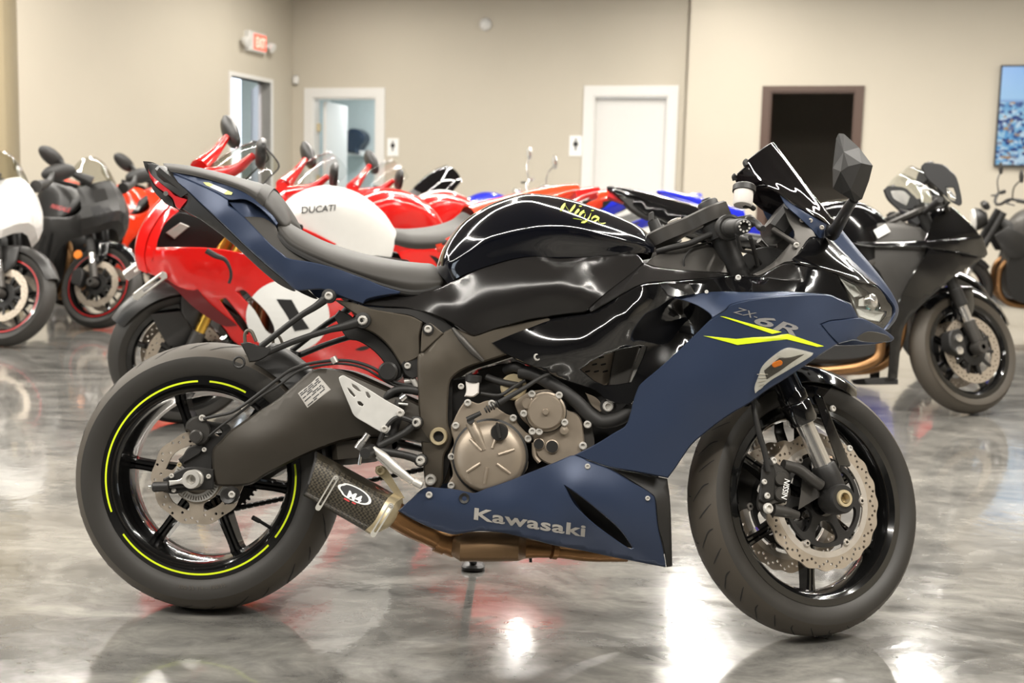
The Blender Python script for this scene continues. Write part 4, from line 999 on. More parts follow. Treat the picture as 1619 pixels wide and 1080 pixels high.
# heel guard and foot controls
holes = [[(556, 606.5), (564, 611), (571, 619), (566, 618), (558, 612)], [(549, 613), (554, 616), (562, 626), (560, 628), (553, 621)], [(578, 620), (582, 620.5), (586, 627), (584, 630), (580, 627)], [(565, 635), (570, 635), (575, 640), (573, 642.5), (567, 640)]]
hp = bpanel('heel_guard', [(536, 600), (538, 595), (543, 593.5), (550, 597), (580, 614), (612, 634), (636, 647), (640, 653), (637, 658.5), (630, 660), (621, 662), (617.5, 668), (617, 678), (612, 685), (605, 684.5), (580, 670), (561, 658), (553, 642), (544, 621)], -0.170, alu_p, 0.004, holes, edge=0.8, roll=0.001, res=0)
bolt(633, 653.5, 6, -0.172, hp); bolt(608, 678.5, 6, -0.172, hp)
for s in (1, -1):
    g = (lambda p: p) if s == 1 else (lambda p: p * np.array([1, -1, 1]))
    mb = MB()
    mb.add(tube([g(H(658, 668, -0.145)), g(H(640, 684, -0.152)), g(H(598, 706, -0.165))], [0.0105, 0.008, 0.009], 10)).add(tube([g(H(665, 728, -0.145)), g(H(640, 720, -0.152)), g(H(596, 712, -0.165))], [0.0105, 0.009, 0.010], 10))
    mb.add(tube([g(H(598, 706, -0.162)), g(H(608, 680, -0.166)), g(H(628, 660, -0.166)), g(H(658, 668, -0.15))], 0.006, 8))
    mb.add(lathe([(0.0145, -0.02), (0.0145, 0.006), (0.011, 0.008)], g(H(658, 668, -0.145)), (0, -s, 0), 20)).add(lathe([(0.0145, -0.02), (0.0145, 0.006), (0.011, 0.008)], g(H(665, 728, -0.145)), (0, -s, 0), 20))
    fb_ = part('foot_peg_bracket', mb, dark_m)
    part('foot_peg', MB().add(lathe([(0.0, -0.075), (0.011, -0.075), (0.012, -0.07), (0.0125, -0.01), (0.0165, 0.0), (0.0165, 0.012), (0.012, 0.02)], g(H(586, 714, -0.175)), (0, s, 0), 20)), dark_m, fb_)
bolt(658.5, 668, 7.5, -0.153); bolt(665, 728, 7.5, -0.153)
part('brake_pedal', MB().add(tube([H(590, 709, -0.185), H(606, 722, -0.188), H(628, 742, -0.19), H(655, 762, -0.19)], [0.006, 0.0105, 0.0105, 0.006], 12)).add(cyl(H(654, 761, -0.19), H(668, 768, -0.192), 0.0085, n=14, bev=0.002)).add(tube([H(596, 722, -0.186), H(620, 743, -0.188), H(650, 763, -0.19)], 0.0045, 8)), alu)
part('pedal_clevis', MB().add(cyl(H(582, 686, -0.178), H(571, 702, -0.18), 0.007, n=12)).add(cyl(H(573, 698, -0.178), H(565, 710, -0.18), 0.009, n=14)).add(cyl(H(571, 716, -0.178), H(568, 735, -0.178), 0.004, n=10)), chrome)
part('master_cylinder', MB().add(cyl(H(618, 690, -0.14), H(634, 634, -0.13), 0.013, n=18)).add(cyl(H(634, 632, -0.135), H(640, 624, -0.135), 0.008)), dark_m)
part('pedal_switch', MB().add(cyl(H(634, 632, -0.15), H(642, 626, -0.15), 0.006)).add(cyl(H(630, 638, -0.15), H(645, 640, -0.15), 0.0035)), chrome)
# ---- exhaust
E0 = [(502, 713, -0.115), (501, 727, -0.168), (487.5, 771, -0.190), (481, 785, -0.172), (488, 784, -0.095), (503, 722, -0.085)]
E1 = [(640, 788, -0.115), (627, 797, -0.168), (606, 833, -0.190), (589, 847, -0.172), (592, 842, -0.095), (634, 790, -0.085)]
E0 = [H(*p) for p in E0]; E1 = [H(*p) for p in E1]
def lerp_ring(t, sc=1.0):
    R0 = np.array(E0) * (1 - t) + np.array(E1) * t; c = R0.mean(0); R0 = c + (R0 - c) * sc
    out = []
    for i in range(6):
        a, b, c2 = R0[i - 1], R0[i], R0[(i + 1) % 6]
        for q in ((a - b), (c2 - b)): out.append(b + q / np.linalg.norm(q) * 0.007)
    return out
sil = part('silencer', MB().add(rings([lerp_ring(0.0, 0.90), lerp_ring(0.0, 1.0), lerp_ring(0.90, 1.0)], (False, False))), carbon, ang=28)
part('end_cap', MB().add(rings([lerp_ring(0.03, 0.78), lerp_ring(-0.015, 0.80), lerp_ring(-0.03, 0.92), lerp_ring(-0.02, 1.0), lerp_ring(0.0, 1.005)], (True, False))), dark_m, sil, ang=28)
part('inlet_cap', MB().add(rings([lerp_ring(0.88, 1.012), lerp_ring(0.98, 1.012), lerp_ring(1.03, 0.8), lerp_ring(1.08, 0.5)], (False, True))), brass, sil, ang=28)
e1a, e2a, e3a = np.array(E0)[[1, 2, 3]]; 
SILF = TPS([(501, 727, -0.168), (487.5, 771, -0.190), (627, 797, -0.168), (606, 833, -0.190), (560, 790, -0.181)])
for (p, q) in (((531, 756), (503, 803)), ((618, 800), (590, 845))):
    P = slot(p, q, 4.6, 6); hole = slot(np.array(p) * 0.9 + np.array(q) * 0.1, np.array(p) * 0.12 + np.array(q) * 0.88, 2.2, 6)
    part('strap', MB().add(panel(P, lambda V: SILF(V) - 0.0015, H, 0.003, [hole], 0, 0)), strapm, sil)
    b_ = bolt(*p, 3, SILF(np.array([p]))[0] - 0.002, sil)
# maker badge: pointed oval with letters
bc = np.array([560.5, 781.0]); ba = np.array([26.5, 12.5]); bb = np.array([-2.6, 11.5]); 
def badge(k): 
    pts = []
    for t in np.arange(28) * 2 * math.pi / 28:
        u, v = math.cos(t), math.sin(t); pw = 0.80
        x = math.copysign(abs(u) ** 0.9, u); y = math.copysign(abs(v) ** 1.0, v)
        if u < -0.75: y *= 0.75
        pts.append(bc + ba * x * k + bb * y * k)
    return np.array(pts)
decal_poly('badge', badge(1.0), SILF, whitem, sil, 0.0012)
decal_poly('badge_field', badge(0.84), SILF, base_m, sil, 0.0020)
V, Fc = text_px('M4', (547, 786.0), (17.5, 8.2), (2.0, -17.5), 0.03, 0.25)
decal('badge_lettering', V, Fc, SILF, whitem, sil, 0.0030)
mb = MB()
for q in ([(545, 787), (553, 792), (552, 794), (543, 789)], [(557, 793), (563, 796), (562, 798), (556, 795)]):
    q = np.array(q, float); Y = SILF(q) - 0.003; mb.add(([H(q[i, 0], q[i, 1], Y[i]) for i in range(4)], [(0, 1, 2, 3)]))
mb.build('badge_accent', redprint, sil, flat=True, fix=False)
part('silencer_hanger', MB().add(panel(sm([(594, 738), (603, 736), (612, 742), (624, 762), (640, 788), (628, 786), (606, 758), (594, 748)], 3, 60), const(-0.120), H, 0.004)), brass)
bolt(602, 744, 8, -0.122, m=brass)
part('header_pipe', MB().add(tube([H(622, 812, -0.13), H(650, 829, -0.11), H(685, 845, -0.085), H(722, 860, -0.07)], [0.030, 0.030, 0.029, 0.034], 20)).add(tube([H(820, 866, -0.06), H(850, 868, -0.06), H(885, 870, -0.06), H(930, 874, -0.05), H(990, 872, -0.03)], [0.026, 0.020, 0.018, 0.020, 0.024], 18)), pipe_m)
cbx = [H(x, y, -0.06) for x, y in ((712, 858), (720, 861), (732, 864), (780, 864), (822, 864), (832, 866))]
rad = [0.030, 0.032, 0.034, 0.034, 0.033, 0.024]
def oval_loft(cs, rz, ry, n=28):
    rs = []
    for c, a, b in zip(cs, rz, ry):
        rs.append([c + np.array([0, b * math.copysign(abs(math.cos(t)) ** 0.6, math.cos(t)), a * math.copysign(abs(math.sin(t)) ** 0.6, math.sin(t))]) for t in np.arange(n) * 2 * math.pi / n])
    return rings(rs)
part('catalyst_box', MB().add(oval_loft(cbx, [0.024, 0.026, 0.030, 0.030, 0.029, 0.022], [0.03, 0.05, 0.075, 0.08, 0.075, 0.03])), catbox_m)
for (a, b, r) in (((693, 850), (707, 856), 0.0335), ((872, 869), (880, 870), 0.0215)):
    part('pipe_clamp', MB().add(cyl(H(*a, -0.078), H(*b, -0.074), r, n=24)), pipe_m)
part('drain_tube', MB().add(cyl(H(838, 868, -0.03), H(839, 889, -0.03), 0.0035)), rubber)
# side stand
ftp = np.array([0.603, 0.377, 0.377 * math.tan(LEAN) + 0.004])
up_n = np.array([0, -math.sin(LEAN), math.cos(LEAN)])
std = part('side_stand', MB().add(tube([np.array([0.60, 0.12, 0.24]), np.array([0.595, 0.24, 0.155]), ftp + up_n * 0.014], [0.014, 0.012, 0.010], 12)), dark_m)
rot_l = rotm((1, 0, 0), LEAN)
ring0 = [ftp + rot_l @ np.array([0.031 * math.copysign(abs(math.cos(t)) ** 0.7, math.cos(t)), 0.030 * math.copysign(abs(math.sin(t)) ** 0.7, math.sin(t)), 0]) for t in np.arange(24) * 2 * math.pi / 24]
ring1 = [p + up_n * 0.007 for p in ring0]; c = ftp + up_n * 0.012; ring2 = [c + (p - ftp) * 0.8 for p in ring0]
part('stand_foot', MB().add(rings([ring0, ring1, ring2])), plastic, std)
# ---- engine
mb = MB().add(panel(sm([(712, 600), (760, 590), (830, 585), (900, 575), (985, 600), (1010, 640), (990, 680), (930, 730), (860, 770), (740, 800), (712, 770)], 3, 60), const(-0.075), H, 0.15, edge=3, roll=0.01))
eng = part('engine_block', mb, dark_m)
bpanel('cylinder_head', [(905, 580), (935, 566), (975, 556), (984, 560), (968, 600), (955, 612), (930, 600)], -0.105, case_m, 0.05, edge=2, res=0, both=False)
mb = MB()
for r in range(4):
    for c in range(3):
        x, y = 927 + 14 * c - 3 * r + 2, 590 - 11 * r + 3 * c * 0 - 2
        mb.add(panel(slot((x - 3, y), (x + 3, y - 1.5), 1.3, 4), const(-0.1062), H, 0.004))
mb.build('head_slots', dark_m, eng, fix=False)['kind'] = 'stuff'
bpanel('frame_down_tube', [(972, 552), (1012, 546), (1003, 575), (992, 612), (962, 612), (966, 580)], -0.120, grey_m, 0.03, edge=2, res=0)
bpanel('radiator_side', [(1012, 552), (1024, 546), (1030, 560), (1012, 600), (996, 616), (994, 606)], -0.110, alu, 0.02, edge=1, res=0)
# clutch cover with flange
fl = bpanel('clutch_flange', [(716, 668), (722, 655), (728, 644), (736, 634), (744, 634), (756, 638), (768, 634), (780, 634), (788, 646), (804, 656), (815, 656), (818, 668), (830, 682), (840, 690), (838, 700), (828, 700), (834, 740), (800, 775), (760, 785), (720, 778), (708, 772), (710, 762), (716, 750), (712, 730), (708, 722), (712, 714), (718, 700), (714, 684), (713, 674)], -0.150, case_m, 0.05, edge=1.8, roll=0.003, res=0, both=False, ang=80)
cc = H(775, 722, -0.150)
part('clutch_cover', MB().add(lathe([(0.080, 0.0), (0.080, 0.012), (0.0765, 0.026), (0.069, 0.034), (0.050, 0.040), (0.028, 0.044), (0.0, 0.045)], cc, (0, -1, 0), 64)), case_m, fl)
part('clutch_rim', MB().add(lathe([(0.085, 0.0), (0.085, 0.006), (0.080, 0.008)], cc, (0, -1, 0), 64)), dark_m, fl)
for a in (20, 72, 138, 215, 262, 325):
    a = R_(a); d = np.array([math.cos(a), 0, math.sin(a)])
    pr = lambda r: np.interp(r, [0.0, 0.028, 0.050, 0.069, 0.0765], [0.045, 0.044, 0.040, 0.034, 0.026])
    p0 = cc + d * 0.022 + np.array([0, -pr(0.022), 0]); p1 = cc + d * 0.058 + np.array([0, -pr(0.058), 0])
    part('clutch_rib', MB().add(tube([p0, (p0 + p1) / 2 + np.array([0, -0.0008, 0]), p1], [0.0035, 0.0042, 0.0035], 8, 3)), case_m, fl)
for (x, y) in ((739.6, 637), (777.6, 638), (720.6, 673), (714, 722), (713.6, 767.6), (811.6, 661), (835, 693.6)): bolt(x, y, 6, -0.153, fl)
oc = H(790, 683, -0.182)
part('oil_filler_cap', MB().add(lathe([(0.019, -0.015), (0.019, 0.018), (0.017, 0.022), (0.0, 0.022)], oc, (0, -1, 0), 28)).add(box(oc + np.array([-0.001, -0.027, 0.004]), (0.006, 0.014, 0.036), rotm((0, 1, 0), R_(-14)), 0.002)), plastic, fl)
part('clutch_arm_housing', MB().add(tube([H(744, 668, -0.182), H(754, 688, -0.186), H(766, 712, -0.188)], [0.0125, 0.0125, 0.008], 16)), case_m, fl)
part('clutch_arm', MB().add(tube([H(739, 664, -0.198), H(748, 659, -0.198), H(760, 653, -0.195)], [0.007, 0.006, 0.005], 10)).add(cyl(H(744, 666, -0.180), H(744, 664, -0.202), 0.0085, n=14)), dark_m, fl)
mb = MB()
for k in range(7):
    t = k / 6; p = np.array([767, 649.5]) * (1 - t) + np.array([789, 637]) * t; q = p + np.array([2.0, -1.15])
    mb.add(cyl(H(*p, -0.195), H(*q, -0.195), 0.0085 if k % 2 else 0.0065, n=14))
mb.add(tube([H(789, 637, -0.195), H(806, 627, -0.195), H(830, 613, -0.19), H(850, 600, -0.18), H(862, 594, -0.17), H(872, 590, -0.16)], [0.0062, 0.0062, 0.005, 0.0045, 0.0045, 0.0045], 10))
part('clutch_cable', mb, rubber)
# timing covers
lp_ = bpanel('timing_cover', [(836, 620), (850, 617), (870, 616), (884, 622), (890, 640), (898, 649), (910, 653), (919, 663), (923, 684), (920, 716), (880, 735), (856, 728), (845, 712), (842, 692), (836, 686), (838, 676), (826, 664), (818, 650), (814, 636), (822, 628)], -0.150, case_m, 0.05, edge=2.2, roll=0.004, res=0, both=False, ang=75)
pc = H(863, 651, -0.150)
part('pickup_cover', MB().add(lathe([(0.0445, 0.0), (0.0445, 0.009), (0.0405, 0.011), (0.0395, 0.019), (0.036, 0.0225), (0.0, 0.0235)], pc, (0, -1, 0), 48)).add(lathe([(0.0075, 0.022), (0.0075, 0.027), (0.006, 0.029), (0.0, 0.029)], pc, (0, -1, 0), 20)), case_m, lp_)
part('pickup_gasket', MB().add(lathe([(0.0465, 0.0), (0.0465, 0.004), (0.0445, 0.004)], pc, (0, -1, 0), 48)), dark_m, lp_)
part('cover_boss', MB().add(lathe([(0.0125, 0.0), (0.0125, 0.014), (0.011, 0.016), (0.0, 0.016)], H(834, 638, -0.150), (0, -1, 0), 24)).add(lathe([(0.0095, 0.0), (0.0095, 0.012), (0.0, 0.014)], H(892, 680, -0.150), (0, -1, 0), 20)), case_m, lp_)
for (x, y, r) in ((852, 702, 8), (873, 706, 9.5)):
    part('inspection_plug', MB().add(lathe([(r * 1.15 / 715, 0), (r * 1.15 / 715, 0.004), (r / 715, 0.005)], H(x, y, -0.150), (0, -1, 0), 20)).add(lathe([(r / 715, 0.002), (r / 715, 0.006), (0.0, 0.006)], H(x, y, -0.150), (0, -1, 0), 20), 1), [case_m, plastic], lp_)
for (x, y) in ((841, 623), (884, 625), (828, 654), (892.6, 668), (841.6, 682), (852.6, 682.5)): bolt(x, y, 6, -0.163, lp_)
for (x, y) in ((929, 671), (921.6, 705)): bolt(x, y, 6.5, -0.150, lp_)
part('crankcase_lip', MB().add(tube([H(844, 700, -0.15), H(845, 720, -0.15), H(853, 731, -0.15)], 0.005, 8)), case_m, lp_)
bpanel('engine_mount', [(922, 676), (936, 672), (940, 700), (934, 712), (922, 714)], -0.135, grey_m, 0.03, edge=1, res=0, both=False)
# small parts round the engine
res = part('overflow_bottle', MB().add(panel(sm([(736, 603), (758, 603), (757, 622), (748, 628), (734, 627), (737, 618)], 3, 50), const(-0.150), H, 0.026, edge=2, roll=0.004)), cupm)
part('bottle_cap', MB().add(cyl(H(748, 605, -0.137), H(749, 593, -0.137), 0.0185, n=24, bev=0.002)), dark_m, res)
bolt(729, 611, 5, -0.145)
part('coolant_hose', MB().add(tube([H(822, 588, -0.12), H(845, 592, -0.13), H(870, 606, -0.14), H(895, 622, -0.145), H(915, 638, -0.145), H(932, 656, -0.145), H(950, 666, -0.145), H(972, 664, -0.15), H(990, 655, -0.15), H(1004, 640, -0.14)], 0.0155, 16)), rubber)
part('breather_hose', MB().add(tube([H(770, 596, -0.11), H(785, 602, -0.12), H(805, 607, -0.125), H(825, 610, -0.12)], 0.008, 12)).add(tube([H(760, 622, -0.14), H(790, 625, -0.14), H(812, 612, -0.14), H(830, 602, -0.13)], 0.004, 8)).add(tube([H(800, 585, -0.1), H(815, 580, -0.12), H(835, 590, -0.125)], 0.012, 12)), rubber)
part('starter_cover', MB().add(cyl(H(812, 612, -0.09), H(812, 612, -0.125), 0.030, n=24, bev=0.004)), brass)
bolt(961.5, 642.5, 9, -0.150, washer=True)
bpanel('water_pipe_bracket', [(925, 621), (944, 630), (956, 648), (948, 652), (934, 640)], -0.115, case_m, 0.01, edge=1, res=0, both=False)
bpanel('throttle_body', [(755, 585), (800, 575), (840, 590), (835, 600), (790, 602), (760, 600)], -0.085, plastic, 0.05, edge=2, res=0, both=False)
bpanel('battery_cover', [(706, 600), (716, 600), (716, 660), (714, 720), (704, 760), (698, 768), (696, 700)], -0.10, plastic, 0.05, edge=1, res=0, both=False)

# ---- tank, seat, tail (bodies across the centre line)
def rowpx(pts): return [H(*p) for p in pts]
T = [rowpx(r) for r in (
    [(690, 425, 0), (690, 427, -.045), (697, 436, -.080), (709, 448, -.098)],
    [(704, 388, 0), (702, 394, -.060), (707, 415, -.105), (724, 439, -.118)],
    [(733, 351, 0), (731, 362, -.080), (738, 392, -.128), (752, 427, -.134)],
    [(768, 328, 0), (767, 338, -.092), (774, 373, -.146), (782, 417, -.143)],
    [(800, 315, 0), (801, 325, -.098), (808, 362, -.152), (812, 409, -.146)],
    [(834, 307, 0), (838, 318, -.100), (846, 356, -.154), (846, 405, -.143)],
    [(872, 310, 0), (876, 323, -.098), (882, 358, -.152), (878, 408, -.130)],
    [(905, 317, 0), (908, 331, -.094), (914, 362, -.142), (908, 407, -.122)],
    [(945, 330, 0), (946, 344, -.086), (952, 370, -.128), (944, 405, -.114)],
    [(985, 346, 0), (985, 356, -.070), (990, 377, -.108), (984, 402, -.102)],
    [(1014, 361, 0), (1014, 367, -.052), (1018, 382, -.085), (1014, 400, -.088)],
    [(1033, 379, 0), (1033, 382, -.036), (1035, 390, -.062), (1032, 399, -.072)],
    [(1036, 390, 0), (1036, 391, -.030), (1036, 394, -.050), (1034, 400, -.062)])]
tank = part('fuel_tank', MB().add(patch(T, 5, 8, True)), tankb, ang=60)
tb = BVHTree.FromPolygons([tuple(v.co) for v in tank.data.vertices], [tuple(p.vertices) for p in tank.data.polygons])
def on_tank(px, py, lift=0.0012):
    d = Vector(hero.ray(px, py)).normalized(); hp_, n, i, _ = tb.ray_cast(Vector(hero.o), d)
    if hp_ is None: hp_, n, i, _ = tb.find_nearest(Vector(H(px, py, -0.05)))
    if n.dot(d) > 0: n = -n
    return np.array(hp_ + n * lift)
# Ninja script: brush strokes
def brush(strokes, w, m, name):
    mb = MB()
    for st_ in strokes:
        P = catmull(st_[0], 6); n = len(P); v = []
        T_ = np.gradient(P, axis=0); T_ /= np.linalg.norm(T_, axis=1)[:, None] + 1e-9
        for i in range(n):
            ww = st_[1] * 1.75 * (0.45 + 0.55 * math.sin(math.pi * min(1, (i + 1) / n * 1.05)))
            nn_ = np.array([-T_[i][1], T_[i][0]]) * 0.5 + np.array([0.45, -0.3])
            for s in (-1, 1):
                q = P[i] + nn_ * s * ww; v.append(on_tank(*q))
        mb.add((v, [(2 * i, 2 * i + 1, 2 * i + 3, 2 * i + 2) for i in range(n - 1)]))
    return mb.build(name, m, tank, flat=True, fix=False)
nj = [([(887, 334), (890, 327), (893, 322)], 1.7), ([(892, 322), (896, 329), (901, 336)], 2.0), ([(901, 336), (906, 329), (909, 324)], 1.5),
      ([(909, 339), (913, 334), (914, 331)], 1.7), ([(917, 327), (918, 326)], 1.6), ([(916, 342), (919, 337), (923, 333)], 1.5), ([(919, 338), (924, 336), (925, 340), (923, 345)], 1.7),
      ([(934, 338), (931, 345), (925, 351), (919, 352)], 1.7), ([(936, 334), (937, 333)], 1.6), ([(946, 345), (940, 343), (935, 347), (938, 351), (944, 348), (947, 345)], 1.5), ([(947, 345), (946, 351), (951, 354), (957, 353)], 1.7), ([(906, 346), (918, 348), (934, 354)], 0.8)]
brush(nj, 1.0, neon, 'tank_lettering')
# pillion seat
PS = [rowpx(r) for r in (
    [(259, 260, 0), (259, 261, -.030), (260, 264, -.052), (261, 269, -.055)],
    [(262, 258.5, 0), (264, 260, -.035), (266, 264, -.058), (266, 271, -.060)],
    [(300, 262.5, 0), (301, 265, -.045), (303, 270, -.072), (302, 277, -.074)],
    [(345, 272, 0), (344, 275, -.055), (345, 281, -.086), (344, 288, -.086)],
    [(390, 284, 0), (387, 288, -.062), (386, 295, -.098), (384, 303, -.098)],
    [(418, 292, 0), (412, 297, -.064), (408, 308, -.104), (404, 318, -.102)],
    [(440, 306, 0), (433, 312, -.064), (427, 326, -.102), (420, 334, -.100)],
    [(453, 326, 0), (448, 331, -.062), (441, 343, -.096), (432, 348, -.094)],
    [(460, 346, 0), (457, 349, -.060), (450, 356, -.090), (440, 358, -.088)],
    [(461, 354, 0), (458, 356, -.055), (452, 360, -.080), (444, 362, -.080)])]
psv = patch(PS, 4, 5, True)
ps = part('pillion_seat', MB().add(psv), seat_m, ang=60)
strap = [rowpx(r) for r in ([(421, 293, 0), (414, 297, -.066), (409, 307, -.1055), (404, 319, -.1045)], [(428, 296.5, 0), (420, 301, -.067), (415, 312, -.1065), (409, 324, -.1045)], [(436, 301, 0), (428, 306, -.067), (421, 318, -.1060), (415, 330, -.1035)])]
strap = [[p + np.array([0, 0, 0.0035]) for p in r] for r in strap]
part('seat_strap', MB().add(shell(patch(strap, 3, 5, True), -0.004)), seat_m, ps)
RS = [rowpx(r) for r in (
    [(446, 354, 0), (444, 355, -.060), (440, 358, -.092), (438, 364, -.095)],
    [(456, 352, 0), (452, 354, -.068), (446, 362, -.102), (443, 372, -.105)],
    [(478, 364, 0), (473, 368, -.075), (465, 382, -.112), (458, 389, -.112)],
    [(520, 384, 0), (514, 389, -.085), (506, 402, -.124), (497, 410, -.122)],
    [(575, 401, 0), (568, 407, -.090), (556, 422, -.128), (549, 430, -.125)],
    [(630, 412, 0), (622, 418, -.086), (610, 437, -.124), (604, 450, -.120)],
    [(665, 416, 0), (660, 423, -.076), (650, 444, -.112), (645, 460, -.110)],
    [(684, 418, 0), (682, 425, -.064), (678, 443, -.098), (674, 459, -.100)],
    [(694, 428, 0), (696, 432, -.054), (697, 442, -.086), (692, 453, -.092)],
    [(700, 440, 0), (701, 442, -.050), (701, 446, -.080), (697, 452, -.086)])]
seat = part('rider_seat', MB().add(patch(RS, 4, 6, True)), seat_m, ang=60)
# black seat base edge along the lower rim
edge_r = [r[3] for r in RS]
for s in (1, -1):
    pts = [p * np.array([1, s, 1]) + np.array([0, 0, -0.004]) for p in edge_r]
    part('seat_base', MB().add(tube(pts, [0.004, 0.006, 0.007, 0.008, 0.008, 0.008, 0.008, 0.007, 0.006, 0.004], 8)), rubber, seat)
# tail
TY = [(260, 271, -0.058), (320, 294, -0.082), (362, 318, -0.104), (266, 279, -0.060), (300, 303, -0.080), (350, 340, -0.112), (386, 344, -0.115), (406, 364, -0.122), (372, 378, -0.112), (400, 385, -0.130), (420, 420, -0.120), (440, 410, -0.140), (458, 410, -0.132), (450, 440, -0.125), (470, 435, -0.143), (500, 440, -0.140), (526, 424, -0.134), (550, 450, -0.145), (580, 443, -0.132), (600, 462, -0.140), (632, 462, -0.128), (574, 480, -0.130), (490, 458, -0.130), (526, 464, -0.132), (350, 355, -0.104), (320, 329, -0.088)]
bpanel('tail_fairing', [(259, 270), (290, 281), (320, 294), (345, 306), (361, 316), (362, 325), (374, 333), (390, 347), (410, 368), (430, 388), (446, 401), (458, 409), (490, 414), (520, 421), (550, 431), (580, 442), (604, 452), (633, 461), (630, 465), (610, 467), (582, 473), (574, 481), (550, 473), (526, 464), (510, 458), (490, 458.5), (468, 459), (452, 445), (434, 430), (412, 411), (390, 391), (364, 366), (340, 343), (316, 321), (294, 300), (266, 278)], TY, blue, 0.004, edge=1.6, roll=0.003, res=8, lam=4e-2)
bpanel('tail_top_cover', [(260, 268.5), (290, 274), (320, 280), (350, 287), (372, 296), (388, 304), (402, 314), (418, 327), (432, 341), (440, 353), (437, 357), (428, 346), (412, 330), (398, 320), (384, 315), (362, 316), (345, 306), (320, 294), (290, 281)], [(260, 269, -0.057), (320, 280, -0.074), (320, 293, -0.081), (360, 290, -0.087), (360, 314, -0.103), (390, 306, -0.098), (402, 316, -0.1045), (388, 315, -0.107), (420, 332, -0.104), (438, 354, -0.100)], blue, 0.004, edge=1, roll=0.0015, res=7)
decal_poly('tail_sticker', [(321, 288), (330, 288.5), (368, 304.5), (366, 308), (357, 307.5), (326, 293)], FIELD['tail_top_cover'], whitem, HERO, 0.0015)
decal_poly('tail_sticker_end', [(321, 288), (330, 288.5), (337, 292), (331, 295), (326, 293)], FIELD['tail_top_cover'], pale_y, HERO, 0.0024)
decal_poly('tail_sticker_end', [(360, 301), (368, 304.5), (366, 308), (357, 307.5), (354, 306)], FIELD['tail_top_cover'], pale_y, HERO, 0.0024)
bpanel('tail_recess', [(362, 320), (384, 316), (398, 321), (412, 331), (428, 347), (437, 358), (420, 348), (404, 345), (390, 346), (374, 333)], [(362, 320, -0.098), (398, 322, -0.088), (436, 357, -0.088), (390, 344, -0.104), (405, 336, -0.085)], blue, 0.004, edge=0.8, roll=0.001, res=6)
bpanel('tail_side_cover', [(386, 343), (404, 343), (420, 346), (435, 357), (440, 368), (450, 381), (466, 394), (490, 406), (530, 420), (570, 436), (602, 450), (633, 462), (604, 453), (580, 443), (550, 432), (520, 422), (490, 415), (458, 410), (446, 402), (430, 389), (410, 369), (394, 352)], [(390, 346, -0.108), (420, 350, -0.100), (440, 370, -0.106), (430, 388, -0.122), (458, 409, -0.126), (470, 397, -0.112), (530, 421, -0.124), (550, 431, -0.130), (602, 450, -0.122), (632, 462, -0.124)], seat_m, 0.004, edge=0.8, roll=0.001, res=8)
bpanel('tail_under_cover', [(296, 301), (316, 321), (340, 343), (364, 366), (390, 391), (412, 411), (434, 430), (452, 445), (468, 460), (462, 460), (440, 449), (416, 430), (392, 408), (366, 384), (340, 364), (318, 348), (300, 338), (288, 330), (296, 318)], [(296, 302, -0.076), (340, 343, -0.092), (390, 391, -0.110), (468, 460, -0.124), (440, 449, -0.108), (392, 408, -0.098), (340, 364, -0.078), (290, 330, -0.066)], plastic, 0.01, edge=1.2, roll=0.003, res=9)
tl = [(233, 258.5), (246, 259), (262, 268), (266, 278), (294, 299), (298, 306), (286, 313), (270, 302), (255, 291), (241, 279), (236, 270)]
bpanel('tail_end', tl, [(233, 259, -0.035), (262, 268, -0.054), (296, 300, -0.074), (284, 312, -0.068), (240, 278, -0.040), (262, 286, -0.062)], plastic, 0.05, edge=1, roll=0.003, res=8)
rl = bpanel('tail_light', [(234, 268), (239, 274), (250, 285), (266, 297), (277, 309), (292, 314), (297, 316), (284, 332), (278, 327), (272, 313), (258, 303), (246, 294), (238, 282)], [(234, 268, -0.03), (250, 287, -0.05), (270, 303, -0.062), (296, 316, -0.072), (282, 330, -0.066), (240, 284, -0.040)], redlens, 0.03, edge=1, roll=0.003, res=7)
part('tail_light_reflector', MB().add(panel(circ((262, 306), 4, 10), const(-0.064), H, 0.006)), chrome, rl)
bpanel('tail_lower', [(238, 282), (246, 294), (258, 304), (272, 314), (276, 328), (262, 322), (246, 306), (239, 294)], -0.045, plastic, 0.04, edge=1, res=0)
mb = MB().add(box(H(330, 330, 0), (0.28, 0.14, 0.03), rotm((0, 1, 0), R_(38)), 0.01))
part('tail_tray', mb, plastic)

# ---- shrouds and fairings
SHY = [(640, 470, -0.110), (600, 480, -0.122), (708, 450, -0.106), (748, 431, -0.134), (780, 420, -0.142), (836, 406, -0.144), (886, 410, -0.136), (941, 406, -0.118), (998, 401, -0.106), (1014, 412, -0.135), (740, 475, -0.158), (800, 470, -0.180), (840, 455, -0.186), (885, 436, -0.178), (870, 480, -0.180), (925, 448, -0.172), (958, 445, -0.148), (935, 425, -0.126), (975, 422, -0.122), (960, 463, -0.164), (930, 490, -0.170), (866, 501, -0.170), (780, 520, -0.160), (750, 530, -0.155), (698, 503, -0.142), (700, 472, -0.134), (650, 490, -0.130)]
bpanel('tank_shroud', [(572, 482), (584, 475), (632, 465), (660, 462), (690, 457), (707, 449), (728, 438), (748, 429.5), (780, 418), (810, 409.5), (836, 405.5), (858, 405.5), (886, 409), (941, 405), (998, 400.5), (1012, 407), (1018, 416), (1000, 432), (985, 444), (960, 463), (940, 480), (930, 490), (922, 494), (895, 497), (866, 501), (840, 505), (816, 511), (780, 521), (751, 530.5), (735, 524), (718, 513), (698, 503), (670, 493), (640, 487), (606, 485)], SHY, satin, 0.005, edge=1.6, roll=0.003, res=8, lam=2e-3)
